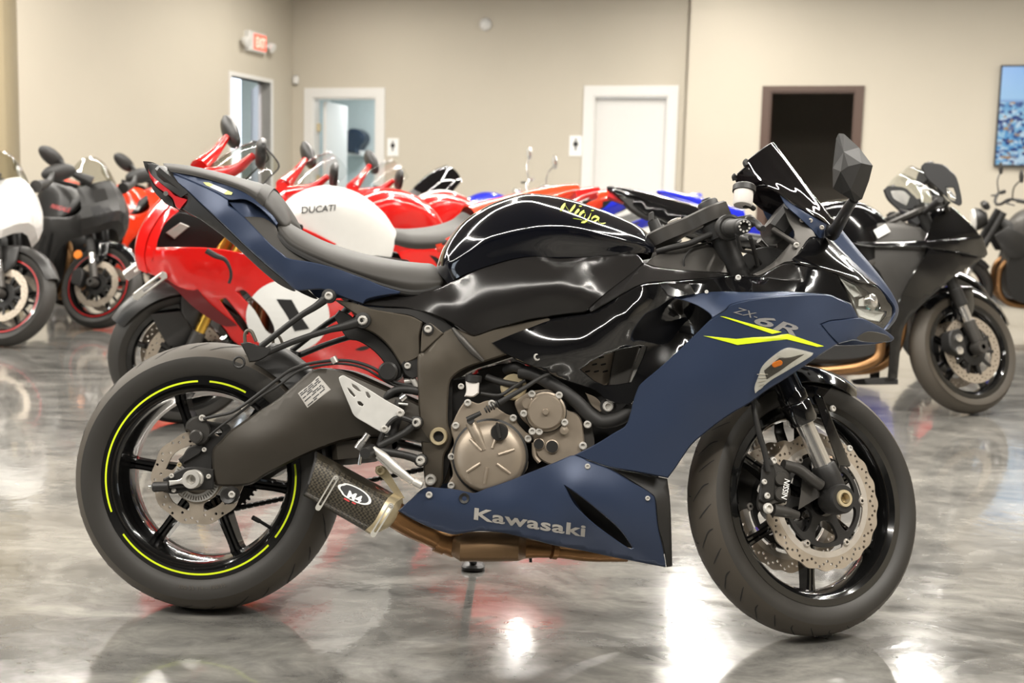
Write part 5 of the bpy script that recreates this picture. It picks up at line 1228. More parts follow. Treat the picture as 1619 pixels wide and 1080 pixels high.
bpanel('inner_fairing', [(1018, 416), (1026, 419), (1040, 423), (1080, 427), (1120, 430), (1150, 433), (1146, 437), (1100, 442), (1040, 446), (1022, 448), (1000, 456), (965, 476), (934, 494), (930, 488), (945, 475), (965, 459), (990, 440)], [(1018, 416, -0.137), (1030, 430, -0.165), (1090, 430, -0.165), (1150, 434, -0.172), (1040, 446, -0.190), (1000, 455, -0.188), (934, 493, -0.180), (945, 475, -0.170), (985, 444, -0.152), (990, 450, -0.175)], satin, 0.005, edge=1.2, roll=0.003, res=7)
win = [(918, 584), (936, 571), (955, 561), (982, 552), (1012, 547), (1022, 549), (1016, 566), (1004, 592), (998, 604), (975, 608), (955, 609), (940, 602), (930, 594)]
MFY = [(776, 542, -0.156), (840, 516, -0.162), (872, 504, -0.165), (930, 495, -0.172), (850, 560, -0.180), (800, 559, -0.160), (866, 588, -0.172), (880, 570, -0.192), (915, 548, -0.204), (900, 520, -0.188), (965, 478, -0.184), (955, 520, -0.208), (1000, 460, -0.196), (1030, 458, -0.200), (1064, 468, -0.205), (1120, 495, -0.205), (985, 502, -0.218), (1060, 515, -0.150), (1085, 505, -0.145), (1035, 535, -0.165), (1030, 496, -0.190), (1005, 480, -0.212), (970, 548, -0.196), (1005, 545, -0.180), (1030, 580, -0.180), (1010, 605, -0.185), (940, 616, -0.168), (975, 630, -0.172), (880, 596, -0.166), (950, 606, -0.165)]
bpanel('middle_fairing', [(776, 542), (808, 528), (840, 516), (872, 504), (905, 499), (932, 495), (965, 477), (1000, 457), (1022, 449), (1064, 447), (1090, 448), (1100, 466), (1064, 468), (1096, 474), (1116, 488), (1128, 500), (1105, 528), (1060, 570), (1030, 595), (1014, 612), (1008, 625), (998, 640), (975, 638), (957, 631), (941, 618), (910, 607), (880, 597), (866, 589), (834, 576), (798, 559)], MFY, blackg, 0.004, [win], edge=1.4, roll=0.003, res=8, ang=52, lam=2e-3)
bolt(850, 564.5, 6.5, -0.174, washer=True)
UFY = [(1090, 450, -0.205), (1150, 436, -0.185), (1200, 438, -0.165), (1242, 416, -0.150), (1256, 416, -0.158), (1290, 422, -0.160), (1322, 433, -0.150), (1330, 447, -0.152), (1345, 479, -0.158), (1306, 464, -0.178), (1240, 460, -0.200), (1160, 460, -0.208), (1100, 463, -0.207), (1200, 448, -0.192), (1270, 440, -0.172)]
bpanel('upper_fairing', [(1040, 447), (1090, 443), (1146, 437), (1165, 436), (1200, 437), (1212, 430), (1226, 421), (1242, 415), (1256, 415), (1275, 418), (1300, 424), (1322, 432), (1332, 448), (1347, 480), (1306, 466), (1240, 462), (1180, 463), (1118, 464), (1064, 470), (1050, 460)], UFY, blackg, 0.004, edge=1.4, roll=0.003, res=8)
bpanel('fairing_insert', [(1204, 438), (1222, 426), (1240, 417), (1262, 419), (1272, 440), (1270, 449), (1240, 444)], [(1204, 438, -0.168), (1240, 416, -0.153), (1262, 419, -0.162), (1270, 448, -0.178), (1240, 444, -0.182)], satin, 0.003, edge=1, roll=0.001, res=7)
bolt(1167, 439, 4.5, -0.186, m=white_p); bolt(1117, 461.5, 3, -0.210, m=white_p)
# blue side panel
SFY = [(1126, 502, -0.234), (1150, 482, -0.240), (1185, 474, -0.236), (1220, 469, -0.226), (1262, 466, -0.208), (1306, 465, -0.182), (1344, 480, -0.160), (1358, 502, -0.140), (1298, 512, -0.192), (1324, 543, -0.172), (1220, 480, -0.224), (1200, 530, -0.230), (1280, 540, -0.200), (1302, 557, -0.188), (1240, 600, -0.208), (1192, 632, -0.214), (1240, 560, -0.222), (1096, 532, -0.232), (1060, 566, -0.226), (1014, 606, -0.212), (1000, 640, -0.203), (990, 672, -0.198), (944, 700, -0.190), (910, 718, -0.184), (1100, 600, -0.232), (1050, 680, -0.214), (1140, 640, -0.222), (1112, 686, -0.204), (1080, 722, -0.200), (1056, 756, -0.194), (1000, 745, -0.192)]
sideo = [(1126, 503), (1146, 490), (1152, 483.5), (1160, 480), (1185, 474), (1220, 469), (1262, 466), (1306, 465), (1326, 472), (1344, 481), (1352, 492), (1358, 503), (1330, 506), (1312, 508), (1298, 513), (1310, 527), (1325, 544), (1302, 558), (1270, 580), (1240, 600), (1210, 619), (1186, 637), (1160, 652), (1136, 668), (1112, 687), (1094, 703), (1080, 722), (1068, 740), (1056, 756), (1010, 747), (965, 739.5), (935, 730), (908, 719.5), (944, 701), (970, 685), (989, 673), (996, 655), (1001, 636), (1007, 618), (1014, 606), (1040, 584), (1070, 557), (1100, 528)]
side = bpanel('side_fairing', sideo, SFY, blue, 0.004, edge=1.8, roll=0.0035, res=9, ang=38, lam=8e-3)
SF = FIELD['side_fairing']
bpanel('side_fairing_top', [(1064, 471), (1080, 465), (1118, 461.5), (1170, 460), (1220, 460), (1262, 462), (1306, 465), (1262, 466), (1220, 469), (1185, 474), (1160, 480), (1152, 483.5), (1146, 490), (1126, 503), (1122, 496), (1104, 484), (1084, 476)], [(1064, 471, -0.207), (1118, 462, -0.207), (1170, 460, -0.207), (1220, 460, -0.203), (1306, 465, -0.181), (1262, 466, -0.207), (1220, 469, -0.225), (1185, 474, -0.235), (1152, 483, -0.239), (1126, 502, -0.233), (1104, 484, -0.216)], blue, 0.004, edge=1.0, roll=0.0015, res=7)
chin = bpanel('chin_spoiler', [(1298, 513), (1312, 508), (1330, 506), (1358, 502.5), (1376, 509), (1396, 520), (1412, 532), (1413, 537), (1404, 541), (1368, 541), (1350, 538), (1340, 540), (1326, 544), (1311, 529)], [(1298, 513, -0.192), (1326, 543, -0.172), (1358, 503, -0.142), (1330, 515, -0.172), (1396, 521, -0.085), (1412, 534, -0.055), (1368, 540, -0.120), (1345, 530, -0.160)], blue, 0.02, edge=1.2, roll=0.003, res=7)
bpanel('chin_underside', [(1350, 536), (1372, 524), (1400, 529), (1410, 537), (1400, 541), (1368, 541)], [(1350, 536, -0.150), (1372, 526, -0.125), (1410, 536, -0.058), (1368, 541, -0.122)], grey_m, 0.01, edge=0.6, res=7)
bpanel('belly_edge', [(966, 741), (1000, 746), (1055, 757), (1060, 800), (1063, 895), (1054, 897), (1048, 860), (1040, 832), (1036, 792), (1028, 780), (1000, 762)], [(966, 741, -0.180), (1056, 757, -0.150), (1063, 894, -0.110), (1050, 880, -0.132), (1036, 792, -0.175), (1010, 760, -0.172)], plastic, 0.01, edge=1.2, roll=0.002, res=9, ang=40)
BPY = [(671, 772, -0.178), (629, 808, -0.165), (719, 774, -0.182), (770, 772, -0.188), (840, 745, -0.188), (908, 720, -0.184), (965, 742, -0.186), (1030, 782, -0.178), (1040, 832, -0.172), (1053, 896, -0.135), (1010, 889, -0.145), (923, 871, -0.155), (815, 847, -0.172), (740, 841, -0.172), (668, 829, -0.160), (800, 810, -0.202), (700, 800, -0.188), (900, 780, -0.208), (960, 780, -0.202), (880, 840, -0.190), (980, 860, -0.172), (1000, 820, -0.188), (860, 790, -0.192)]
vent = [(893, 768), (920, 787), (950, 811), (980, 838), (1000, 866), (993, 866), (962, 845), (935, 824), (908, 797)]
belly = bpanel('belly_pan', [(671, 771.5), (695, 771.5), (719, 773.5), (740, 778), (752, 779), (770, 772), (800, 762), (840, 746), (880, 730), (908, 719.5), (935, 731), (965, 742), (1000, 763), (1020, 774), (1032, 783), (1036, 792), (1040, 832), (1048, 868), (1053, 897), (1030, 893), (1010, 889), (965, 880), (923, 871), (875, 862), (845, 854), (815, 847), (790, 842), (764, 840), (745, 841), (728, 844), (715, 845), (690, 838), (668, 829), (648, 819), (629, 808), (648, 791)], BPY, blue, 0.004, [vent], edge=1.6, roll=0.003, res=9, ang=45, lam=8e-3)
BF = FIELD['belly_pan']
bpanel('belly_vent_wall', [(893, 766), (922, 787), (952, 811), (983, 838), (1003, 868), (985, 862), (950, 838), (925, 815)], -0.115, plastic, 0.01, edge=0, res=0)
for (x, y, r) in ((678.5, 782.5, 5.5), (929, 737.5, 4.5), (1024, 788, 4.0)): bolt(x, y, r, BF(np.array([[x, y]]))[0] - 0.001, belly)
part('belly_grommet', MB().add(lathe([(0.005, 0), (0.011, 0.003), (0.012, 0.0)], H(734, 788, BF(np.array([[734, 788]]))[0]), (0, -1, 0), 20)), dark_m, belly)
V, Fc = text_px('Kawasaki', (747.5, 820.5), (28.9, 4.55), (1.1, -25.5), 0.028, 0.0, 1.06)
w_ = V[:, 0].max() - V[:, 0].min(); 
V[:, 1] += (V[:, 0] - 747.5) * ((177 / w_) - 1) * 0.157; V[:, 0] = 749 + (V[:, 0] - V[:, 0].min()) * 177 / w_
decal('lettering', V, Fc, BF, greyprint, belly, 0.0014)
# side graphics
decal_poly('yellow_graphic', [(1138, 500), (1145, 500.5), (1236, 525), (1221, 528)], SF, neon, side, 0.0016)
decal_poly('yellow_graphic', [(1112, 531), (1164, 536), (1246, 528), (1303, 547.5), (1292, 548.5), (1244, 536.5), (1166, 545.5)], SF, neon, side, 0.0016)
def quadtext(s, o, w, hgt, slope, up, bold, shear, key=SF):
    V, Fc = text_mesh(s, 1.0, bold, shear); V[:, 0] -= V[:, 0].min(); V /= np.array([V[:, 0].max(), 0.72])
    P = np.array(o) + V[:, :1] * np.array([w, w * slope]) + V[:, 1:] * np.array([up, -hgt]); return P, Fc
P, Fc = quadtext('ZX-', (1159, 494), 37, 9.5, 0.30, 5, 0.0, 0.3); decal('lettering', P, Fc, SF, silverprint, side, 0.0016)
P, Fc = quadtext('6R', (1191, 511), 68, 15, 0.30, 8, 0.022, 0.2); decal('lettering', P, Fc, SF, silverprint, side, 0.0016)
# indicator
ind = [(1244, 550), (1262, 552), (1286, 558), (1280, 565), (1240, 589), (1218, 602), (1194, 622), (1193, 612), (1199, 595), (1206, 578), (1226, 560)]
io = bpanel('indicator', ind, lambda P: SF(P) - 0.001, alu, 0.003, edge=0, res=8, both=True) if False else None
def fpanel(name, outline, yf, m, thick, parent=None, edge=0.0, roll=0.0, res=8, ang=48):
    vf = panel(sm(outline, 4, ang), yf, H, thick, [], edge, roll, res)
    o = MB().add(vf).build(name, m, HERO if parent is None else parent)
    o2 = MB().add(mirror(vf)).build(name, m, HERO if parent is None else parent)
    return o
io = fpanel('indicator', ind, lambda P: SF(P) - 0.0018, silverd, 0.004)
decal_poly('indicator_reflector', [(1208, 586), (1232, 566), (1272, 560), (1234, 586), (1212, 600)], SF, grey_m, io, 0.0026)
part('indicator_bulb', MB().add(panel(slot((1225, 577), (1233, 574), 4.5, 6), lambda P: SF(P) - 0.0075, H, 0.006, edge=1, roll=0.002)), orange_m, io)
mb = MB()
for k in range(5):
    a = np.array([1199 + k * 2.6, 598 + k * 3]); 
    q = [(1197 + k, 592 + 6 * k), (1214 - 2 * k, 592 + 5 * k)]
    mb.add(tube([H(*p, SF(np.array([p]))[0] - 0.003) for p in q], 0.0006, 5, 1, False))
mb.build('indicator_flute', steel, io, fix=False)
fpanel('indicator_lens', ind, lambda P: SF(P) - 0.012, lens_clear, 0.002, io, 1.5, 0.006)
# ---- nose, headlight, screen, cockpit
NR = [rowpx(r) for r in (
    [(1324, 358, 0), (1311, 378, -.036), (1296, 378, -.080), (1279, 377, -.112)],
    [(1338, 376, 0), (1324, 392, -.038), (1302, 391, -.094), (1272, 388, -.132)],
    [(1356, 398, 0), (1342, 410, -.040), (1316, 408, -.106), (1264, 400, -.150)],
    [(1378, 424, 0), (1364, 432, -.040), (1338, 427, -.110), (1255, 414, -.166)],
    [(1398, 450, 0), (1386, 453, -.038), (1364, 447, -.098), (1322, 432, -.152)])]
nose_b = [r[1:] for r in NR]; strip = [r[:2] for r in NR]
strip2 = strip + [rowpx(q) for q in ([(1411, 470, 0), (1403, 472, -.032)], [(1418, 488, 0), (1413, 489, -.026)], [(1414, 504, 0), (1408, 506, -.030)], [(1402, 519, 0), (1397, 520, -.045)])]
part('nose_strip', MB().add(shell(patch(strip2, 4, 4, True), 0.004)), blue, ang=60)
for s in (1, -1):
    vf = shell(patch(nose_b, 4, 5), 0.004)
    part('nose_fairing', MB().add(vf if s == 1 else mirror(vf)), blackg, ang=60)
# bezel round the headlight, reaching down to the chin
bz = [(1322, 432), (1345, 440), (1364, 446), (1386, 453), (1403, 472), (1413, 489), (1408, 506), (1397, 520), (1385, 516), (1358, 502), (1346, 480), (1332, 449)]
hl = [(1324, 435), (1340, 444), (1356, 452), (1374, 464), (1386, 475), (1391, 485), (1389, 490), (1401, 493), (1399, 500), (1390, 510), (1374, 507), (1357, 502), (1354, 490), (1347, 475), (1334, 450)]
HLY = TPS([(1322, 432, -0.150), (1364, 446, -0.098), (1403, 472, -0.034), (1413, 489, -0.026), (1397, 520, -0.048), (1358, 502, -0.138), (1346, 480, -0.152), (1370, 480, -0.105), (1332, 449, -0.154), (1385, 500, -0.085)])
vf = panel(sm(bz, 3, 50), HLY, H, 0.004, [sm(hl, 3, 50)], 1.0, 0.002, 7)
for s in (1, -1): part('headlight_bezel', MB().add(vf if s == 1 else mirror(vf)), blackg)
head_r = mat('headlight_reflector', (0.85, 0.86, 0.87), 0.12, 0.0, noise=0.03)
teal_r = mat('headlight_teal_coat', (0.10, 0.42, 0.46), 0.2, 0.7, noise=0.02)
for s in (1, -1):
    m_ = (lambda v: v) if s == 1 else mirror
    hlo = part('headlight', MB().add(m_(panel(sm(hl, 3, 50), lambda P: HLY(P) + 0.030, H, 0.006, [], 0, 0, 9))), head_r)
    # faceted reflector plates inside
    for tri, dy, mm in (([(1328, 440), (1352, 452), (1362, 466), (1350, 470), (1340, 458)], (0.004, 0.022, 0.028, 0.012, 0.006), head_r), ([(1352, 470), (1366, 468), (1384, 480), (1372, 488), (1354, 486)], (0.018, 0.026, 0.010, 0.020, 0.024), dark_m), ([(1355, 488), (1376, 490), (1398, 494), (1390, 508), (1372, 505), (1359, 500)], (0.010, 0.020, 0.008, 0.014, 0.020, 0.008), head_r), ([(1368, 462), (1386, 476), (1376, 482)], (0.012, 0.008, 0.022), head_r), ([(1372, 483), (1391, 487), (1388, 491), (1368, 489)], (0.012, 0.006, 0.010, 0.018), teal_r)):
        P = np.array(tri, float); Y = HLY(P) + np.array(dy); c = P.mean(0); cy = Y.mean() + 0.026
        v = [H(P[i, 0], P[i, 1], Y[i]) for i in range(len(P))] + [H(c[0], c[1], cy)]; n = len(P)
        part('reflector_facet', MB().add(m_((v, [(i, (i + 1) % n, n) for i in range(n)]))), mm, hlo, flat=True)
    part('projector', MB().add(m_(lathe([(0.020, 0.0), (0.021, 0.006), (0.018, 0.010), (0.010, 0.016), (0.0, 0.018)], H(1374, 478, HLY(np.array([[1374, 478.]]))[0] + 0.024), (0.5, -0.8, 0), 20))), chrome, hlo)
    part('headlight_lens', MB().add(m_(panel(sm(hl, 3, 50), lambda P: HLY(P) - 0.0005, H, 0.002, [], 0, 0, 7))), lens_clear, hlo)
# windscreen: double-bubble sheet
WS = [rowpx(r) for r in (
    [(1222, 226, 0), (1210, 233, -.045), (1194, 245, -.075), (1183, 254, -.088), (1180, 262, -.094)],
    [(1245, 256, 0), (1231, 264, -.046), (1214, 272, -.078), (1202, 276, -.094), (1194, 280, -.102)],
    [(1270, 289, 0), (1258, 297, -.046), (1242, 299, -.078), (1228, 297, -.098), (1213, 295, -.110)],
    [(1296, 323, 0), (1286, 328, -.044), (1272, 326, -.076), (1254, 318, -.100), (1234, 309, -.118)],
    [(1319, 353, 0), (1312, 357, -.040), (1300, 350, -.070), (1284, 341, -.094), (1260, 328, -.112)])]
ws = part('windscreen', MB().add(shell(patch(WS, 5, 5, True), 0.003)), screen_m, ang=60)
for s in (1, -1):
    pts = [WS[0][0] * np.array([1, s, 1]), WS[0][1] * np.array([1, s, 1]), WS[0][2] * np.array([1, s, 1]), WS[0][3] * np.array([1, s, 1])]
    part('screen_edge', MB().add(tube(pts, 0.0022, 6)), plastic, ws)
    part('screen_bead', MB().add(tube([q * np.array([1, s, 1]) for q in (H(1181, 254, -.09), H(1178, 257, -.092), H(1180, 262, -.094))], 0.006, 8)), rubber, ws)
    vf = panel(sm([(1233, 309), (1246, 317), (1262, 329), (1284, 342), (1300, 351), (1312, 358), (1315, 372), (1312, 382), (1296, 377), (1284, 364), (1272, 352), (1256, 338), (1242, 325)], 4, 60), TPS([(1233, 309, -0.120), (1262, 329, -0.113), (1312, 358, -0.042), (1312, 381, -0.038), (1284, 362, -0.105), (1250, 333, -0.122), (1290, 350, -0.09)]), H, 0.004, [], 1, 0.002, 7)
    so = part('screen_surround', MB().add(vf if s == 1 else mirror(vf)), blue)
    if s == 1:
        for (x, y) in ((1281, 349), (1299, 360), (1268, 348)): bolt(x, y, 4, -0.115 + (x - 1260) * 0.0006, so, m=steel)
    # inner panel and stays
    vf = panel(sm([(1238, 326), (1262, 344), (1284, 364), (1290, 374), (1279, 377), (1268, 392), (1254, 412), (1240, 415), (1222, 425), (1200, 436), (1190, 434), (1216, 420), (1240, 396), (1256, 372), (1246, 350)], 4, 60), TPS([(1240, 328, -0.110), (1284, 364, -0.108), (1254, 410, -0.145), (1200, 435, -0.150), (1250, 370, -0.115)]), H, 0.004, [], 0.8, 0.001, 8)
    part('cockpit_panel', MB().add(vf if s == 1 else mirror(vf)), grey_m)
    g = (lambda p: p) if s == 1 else (lambda p: p * np.array([1, -1, 1]))
    part('fairing_stay', MB().add(tube([g(H(1222, 363, -0.10)), g(H(1240, 374, -0.115)), g(H(1262, 389, -0.125))], [0.007, 0.006, 0.008], 10)), grey_m)
bolt(1259, 388, 5, -0.133)
part('instrument_panel', MB().add(box(H(1236, 352, 0.0), (0.05, 0.17, 0.09), rotm((0, 1, 0), R_(35)), 0.012)), plastic)
part('headstock', MB().add(lathe([(0.05, -0.11), (0.052, -0.09), (0.045, 0.05), (0.042, 0.08)], SP + SA * 0.80, SA, 28, (True, True))), frame_m)
bpanel('airbox_duct', [(1020, 418), (1035, 405), (1060, 396), (1100, 385), (1130, 390), (1145, 410), (1152, 433), (1100, 430), (1050, 426)], [(1020, 418, -0.105), (1060, 398, -0.085), (1130, 390, -0.085), (1150, 430, -0.11), (1050, 426, -0.115), (1090, 405, -0.105)], grey_m, 0.02, edge=2, roll=0.005, res=10)
bpanel('radiator_shroud', [(1150, 432), (1180, 400), (1215, 390), (1240, 396), (1216, 420), (1190, 434)], -0.06, plastic, 0.01, edge=1, res=0)
# mirrors
for s in (1, -1):
    mo = np.array([(1326, 211), (1334, 211.5), (1358, 233), (1380, 262), (1374, 286), (1363, 315), (1352, 320), (1331, 307), (1317, 298), (1316.5, 266), (1322, 219)], float)
    inner_pts = {'a': (1341, 263, -0.392), 'b': (1362, 258, -0.388), 'c': (1329, 271, -0.390), 'd': (1334, 240, -0.378), 'e': (1345, 300, -0.385)}
    oy = -0.352
    V = [H(p[0], p[1], oy) for p in mo]; I = [H(*inner_pts[k]) for k in 'abcde']; n = len(mo)
    B = [H(p[0], p[1], oy + 0.012) for p in mo]
    verts = V + I + B; a, b, c, d, e = range(n, n + 5); o_ = n + 5
    f = [(0, 1, d), (1, 2, d), (2, b, d), (b, a, d), (a, c, d), (c, 9, d), (9, 10, d), (10, 0, d), (2, 3, b), (3, 4, b), (4, 5, e), (b, 4, e), (a, b, e), (5, 6, e), (6, 7, e), (7, 8, c), (8, 9, c), (c, e, a), (7, c, e)]
    f += [(i, (i + 1) % n, o_ + (i + 1) % n, o_ + i) for i in range(n)] + [tuple(range(o_ + n - 1, o_ - 1, -1))]
    vf = (verts, f)
    mo_ = part('mirror', MB().add(vf if s == 1 else mirror(vf)), rubber, ang=12)
    gp = panel(offset_poly(mo, 3), const(oy + 0.0125), H, 0.002)
    part('mirror_glass', MB().add(gp if s == 1 else mirror(gp)), chrome, mo_)
    g = (lambda p: p) if s == 1 else (lambda p: p * np.array([1, -1, 1]))
    part('mirror_stem', MB().add(tube([g(H(1350, 316, -0.345)), g(H(1340, 330, -0.31)), g(H(1330, 348, -0.22)), g(H(1322, 362, -0.11)), g(H(1316, 370, -0.06))], [0.010, 0.011, 0.013, 0.014, 0.016], 12)).add(lathe([(0.016, -0.012), (0.017, 0.0), (0.014, 0.014)], g(H(1316, 366, -0.075)), (0, 0, 1), 16, (True, True))), plastic, mo_)
# ---- handlebars (steered)
tc_o = [(1036, 386), (1042, 376), (1062, 366), (1086, 352), (1104, 343), (1112, 330), (1126, 322), (1142, 319), (1152, 322), (1151, 344), (1140, 356), (1124, 366), (1116, 356), (1098, 362), (1076, 372), (1054, 386), (1042, 394)]
rot_ax = basis(SA)
top = SP + SA * 0.955
def clamp_pts(s): return None
mb = MB()
cl = sm([(-0.035, 0.04), (0.02, 0.03), (0.03, 0.075), (0.055, 0.09), (0.062, 0.115), (0.045, 0.138), (0.01, 0.140), (-0.012, 0.12), (-0.03, 0.075), (-0.075, 0.045), (-0.09, 0.0), (-0.075, -0.045), (-0.03, -0.075), (-0.012, -0.12), (0.01, -0.140), (0.045, -0.138), (0.062, -0.115), (0.055, -0.09), (0.03, -0.075), (0.02, -0.03), (-0.035, -0.04)][1:-1], 3, 80)
fx = np.cross((0, 1, 0), SA); fx /= np.linalg.norm(fx)
cly = ft - fd * 0.03
base_z = (cly - SP) @ SA
c_off = (cly - (SP + SA * base_z)) @ fx
tcz = SP + SA * (base_z + 0.004)
mpc = lambda u, v, y: tcz + fx * (u + c_off - 0.022) + np.array([0, v, 0]) - SA * y
tcl = spart('top_clamp', MB().add(panel(cl, const(-0.020), mpc, 0.034, [], 0.004, 0.004)), grey_m)
for s in (-1, 1):
    part('fork_cap', MB().add(lathe([(0.0, 0.040), (0.010, 0.040), (0.012, 0.036), (0.021, 0.034), (0.024, 0.030), (0.024, 0.0)], mpc(0.022, s * 0.106, 0), SA, 24)), dark_m, tcl)
part('steering_nut', MB().add(lathe([(0.0, 0.032), (0.010, 0.032), (0.017, 0.030), (0.017, 0.0)], mpc(-0.006, 0, 0), SA, 6)), steel, tcl)
part('ignition_key', MB().add(lathe([(0.0, 0.045), (0.013, 0.045), (0.015, 0.02), (0.018, 0.0)], mpc(-0.062, 0, 0), SA, 20)).add(box(mpc(-0.062, 0, -0.054), (0.006, 0.02, 0.022), None, 0.002)), dark_m, tcl)
# lower clamp
spart('lower_clamp', MB().add(panel(cl, const(0.165), mpc, 0.045, [], 0.004, 0.004)), dark_m)
for s in (1, -1):
    g = (lambda p: p) if s == 1 else (lambda p: p * np.array([1, -1, 1]))
    be = S(1177, 358, -0.345)                      # bar end
    bi = mpc(0.030, -0.108, 0.035)                 # at the clamp
    dirb = (be - bi) / np.linalg.norm(be - bi)
    bar = spart('handlebar', MB().add(cyl(g(bi), g(be - dirb * 0.03), 0.0115, n=18)).add(lathe([(0.036, -0.020), (0.036, 0.014), (0.031, 0.018)], g(mpc(0.024, -0.107, 0.035)), SA, 24, (True, True))), dark_m)
    Lb = np.linalg.norm(be - bi)
    part('grip', MB().add(lathe([(0.020, 0.0), (0.0205, 0.004), (0.0165, 0.010)] + [(0.0165 + 0.0008 * (k % 2), 0.012 + k * 0.006) for k in range(18)] + [(0.0165, 0.125), (0.014, 0.128)], g(be - dirb * 0.155), g(be) - g(bi), 24)), rubber, bar)
    part('bar_end', MB().add(lathe([(0.010, 0.0), (0.0145, 0.002), (0.0150, 0.024), (0.0130, 0.028), (0.009, 0.028), (0.0075, 0.022), (0.0, 0.022)], g(be - dirb * 0.027), g(be) - g(bi), 24)), dark_m, bar)
    mb = MB()
    for k in range(9):
        a = 2 * math.pi * k / 9; _, bb_, cc_ = basis(dirb); p = be - dirb * 0.0 + (bb_ * math.cos(a) + cc_ * math.sin(a)) * 0.0105
        mb.add(cyl(g(p - dirb * 0.002), g(p + dirb * 0.0022), 0.0022, n=8))
    part('bar_end_stud_ring', mb, alu_p, bar)
    part('switch_housing', MB().add(lathe([(0.018, 0.0), (0.027, 0.004), (0.029, 0.02), (0.029, 0.045), (0.024, 0.05)], g(be - dirb * 0.205), g(be) - g(bi), 24, (True, True))), plastic, bar)
    # master cylinder and lever
    m0 = be - dirb * 0.165
    fwv = np.array([0.92, 0, 0.36])
    part('lever_perch', MB().add(tube([g(m0), g(m0 + fwv * 0.030), g(m0 + fwv * 0.062 - dirb * 0.01)], [0.021, 0.018, 0.015], 12)).add(cyl(g(m0 + fwv * 0.052 - dirb * 0.05), g(m0 + fwv * 0.052 + dirb * 0.03), 0.0135, n=16, bev=0.002)), grey_m, bar)
    part('lever', MB().add(tube([g(m0 + fwv * 0.056 + dirb * 0.02), g(m0 + fwv * 0.060 + dirb * 0.06 - SA * 0.008), g(m0 + fwv * 0.050 + dirb * 0.11 - SA * 0.014), g(m0 + fwv * 0.046 + dirb * 0.15 - SA * 0.016)], [0.009, 0.0075, 0.007, 0.006], 10)), dark_m, bar)
rsv = spart('brake_fluid_reservoir', MB().add(lathe([(0.0195, 0.0), (0.0215, 0.004), (0.0215, 0.040)], S(1174, 325, -0.215), S(1177, 290, -0.215) - S(1174, 325, -0.215), 28, (True, True))), cupm)
part('reservoir_cap', MB().add(lathe([(0.0215, 0.0), (0.0255, 0.001), (0.0255, 0.013), (0.023, 0.016)], S(1176.2, 304, -0.215), S(1177, 290, -0.215) - S(1174, 325, -0.215), 28, (False, True))), plastic, rsv)
part('reservoir_bracket', MB().add(tube([S(1176, 325, -0.215), S(1186, 326, -0.215), S(1192, 330, -0.21)], 0.006, 8)), dark_m, rsv)
spart('cockpit_cable', MB().add(tube([S(1165, 370, -0.30), S(1172, 395, -0.24), S(1190, 400, -0.16), S(1205, 420, -0.10)], 0.004, 8)).add(tube([S(1186, 375, -0.25), S(1192, 395, -0.20), S(1198, 420, -0.15)], 0.005, 8)), rubber)
part('throttle_cable', MB().add(tube([H(1040, 398, -0.075), H(1060, 392, -0.10), H(1090, 385, -0.11), H(1120, 372, -0.11), H(1150, 362, -0.10)], 0.007, 10)).add(tube([H(1082, 425, -0.115), H(1082, 408, -0.115), H(1096, 392, -0.105), H(1118, 384, -0.09)], 0.0025, 6)), rubber)
# ------------------------------------------------------------------ the motorcycles parked behind
XZ = lambda u, v, y: np.array([u, y, v])
BG = {}
def bgm(key, vf_or_mb, ang=40, fix=True):
    mb = vf_or_mb if isinstance(vf_or_mb, MB) else MB().add(vf_or_mb)
    BG[key] = mb.mesh('bg_' + key, [plastic] if max(mb.m + [0]) == 0 else [plastic, plastic, plastic], ang=ang, fix=fix)
def both(vf): return vf, mirror(vf)
def solid(out, ctrl, thick, holes=(), edge=0.008, roll=0.006, res=0.05, k=4, ang=48):
    yf = const(ctrl) if isinstance(ctrl, (int, float)) else TPS(ctrl)
    return panel(sm(out, k, ang), yf, XZ, thick, [sm(h, 3, 60) for h in holes], edge, roll, res)
def lr(key, vf): 
    bgm(key + '_r', vf); bgm(key + '_l', mirror(vf))
WB = 1.43
GA = np.array([-math.sin(R_(24)), 0, math.cos(R_(24))]); GP = np.array([WB + 0.10, 0, 0])
# wheels, centred on their axles
def wheel_set(tag_, R, w, rimw, spokes):
    s = R / 0.315
    prof = [(0.231, -rimw + 0.004), (0.250, -w * 0.95), (0.266, -w), (R - 0.040 * s, -w * 0.97), (R - 0.020, -w * 0.76), (R - 0.006, -w * 0.42), (R - 0.0006, -w * 0.12)]
    prof = prof + [(r, -h) for r, h in prof[::-1]]
    bgm(tag_ + '_tyre', lathe(prof, n=64))
    rp_ = [(0.234, -rimw), (0.214, -rimw), (0.202, -rimw * 0.8), (0.194, -rimw * 0.4), (0.194, rimw * 0.4), (0.202, rimw * 0.8), (0.214, rimw), (0.234, rimw), (0.208, rimw * 0.5), (0.208, -rimw * 0.5), (0.234, -rimw)]
    mb = MB().add(lathe(rp_, n=64)).add(lathe([(0.02, -0.07), (0.045, -0.07), (0.05, 0), (0.045, 0.07), (0.02, 0.07)], n=24))
    for k in range(spokes): mb.add(spoke_vf(0.035, 0.200, 0.030, 0.020, 0.055, 0.032, 2 * math.pi * k / spokes + 0.3))
    bgm(tag_ + '_rim', mb)
    mb = MB()
    for sg in (-1, 1): 
        v = arc_strip(0.219, 0.226, 0, 2 * math.pi, sg * rimw, 64, 0.0012 * (1 if sg < 0 else -1)); mb.add(v)
    bgm(tag_ + '_stripe', mb, fix=False)
wheel_set('fw', 0.300, 0.060, 0.052, 5); wheel_set('rw', 0.315, 0.092, 0.080, 5)
hl_ = [circ((r * math.cos(a), r * math.sin(a)), 0.0042, 6) for r, n_, o_ in ((0.150, 28, 0), (0.139, 28, 0.5)) for a in (np.arange(n_) + o_) * 2 * math.pi / n_]
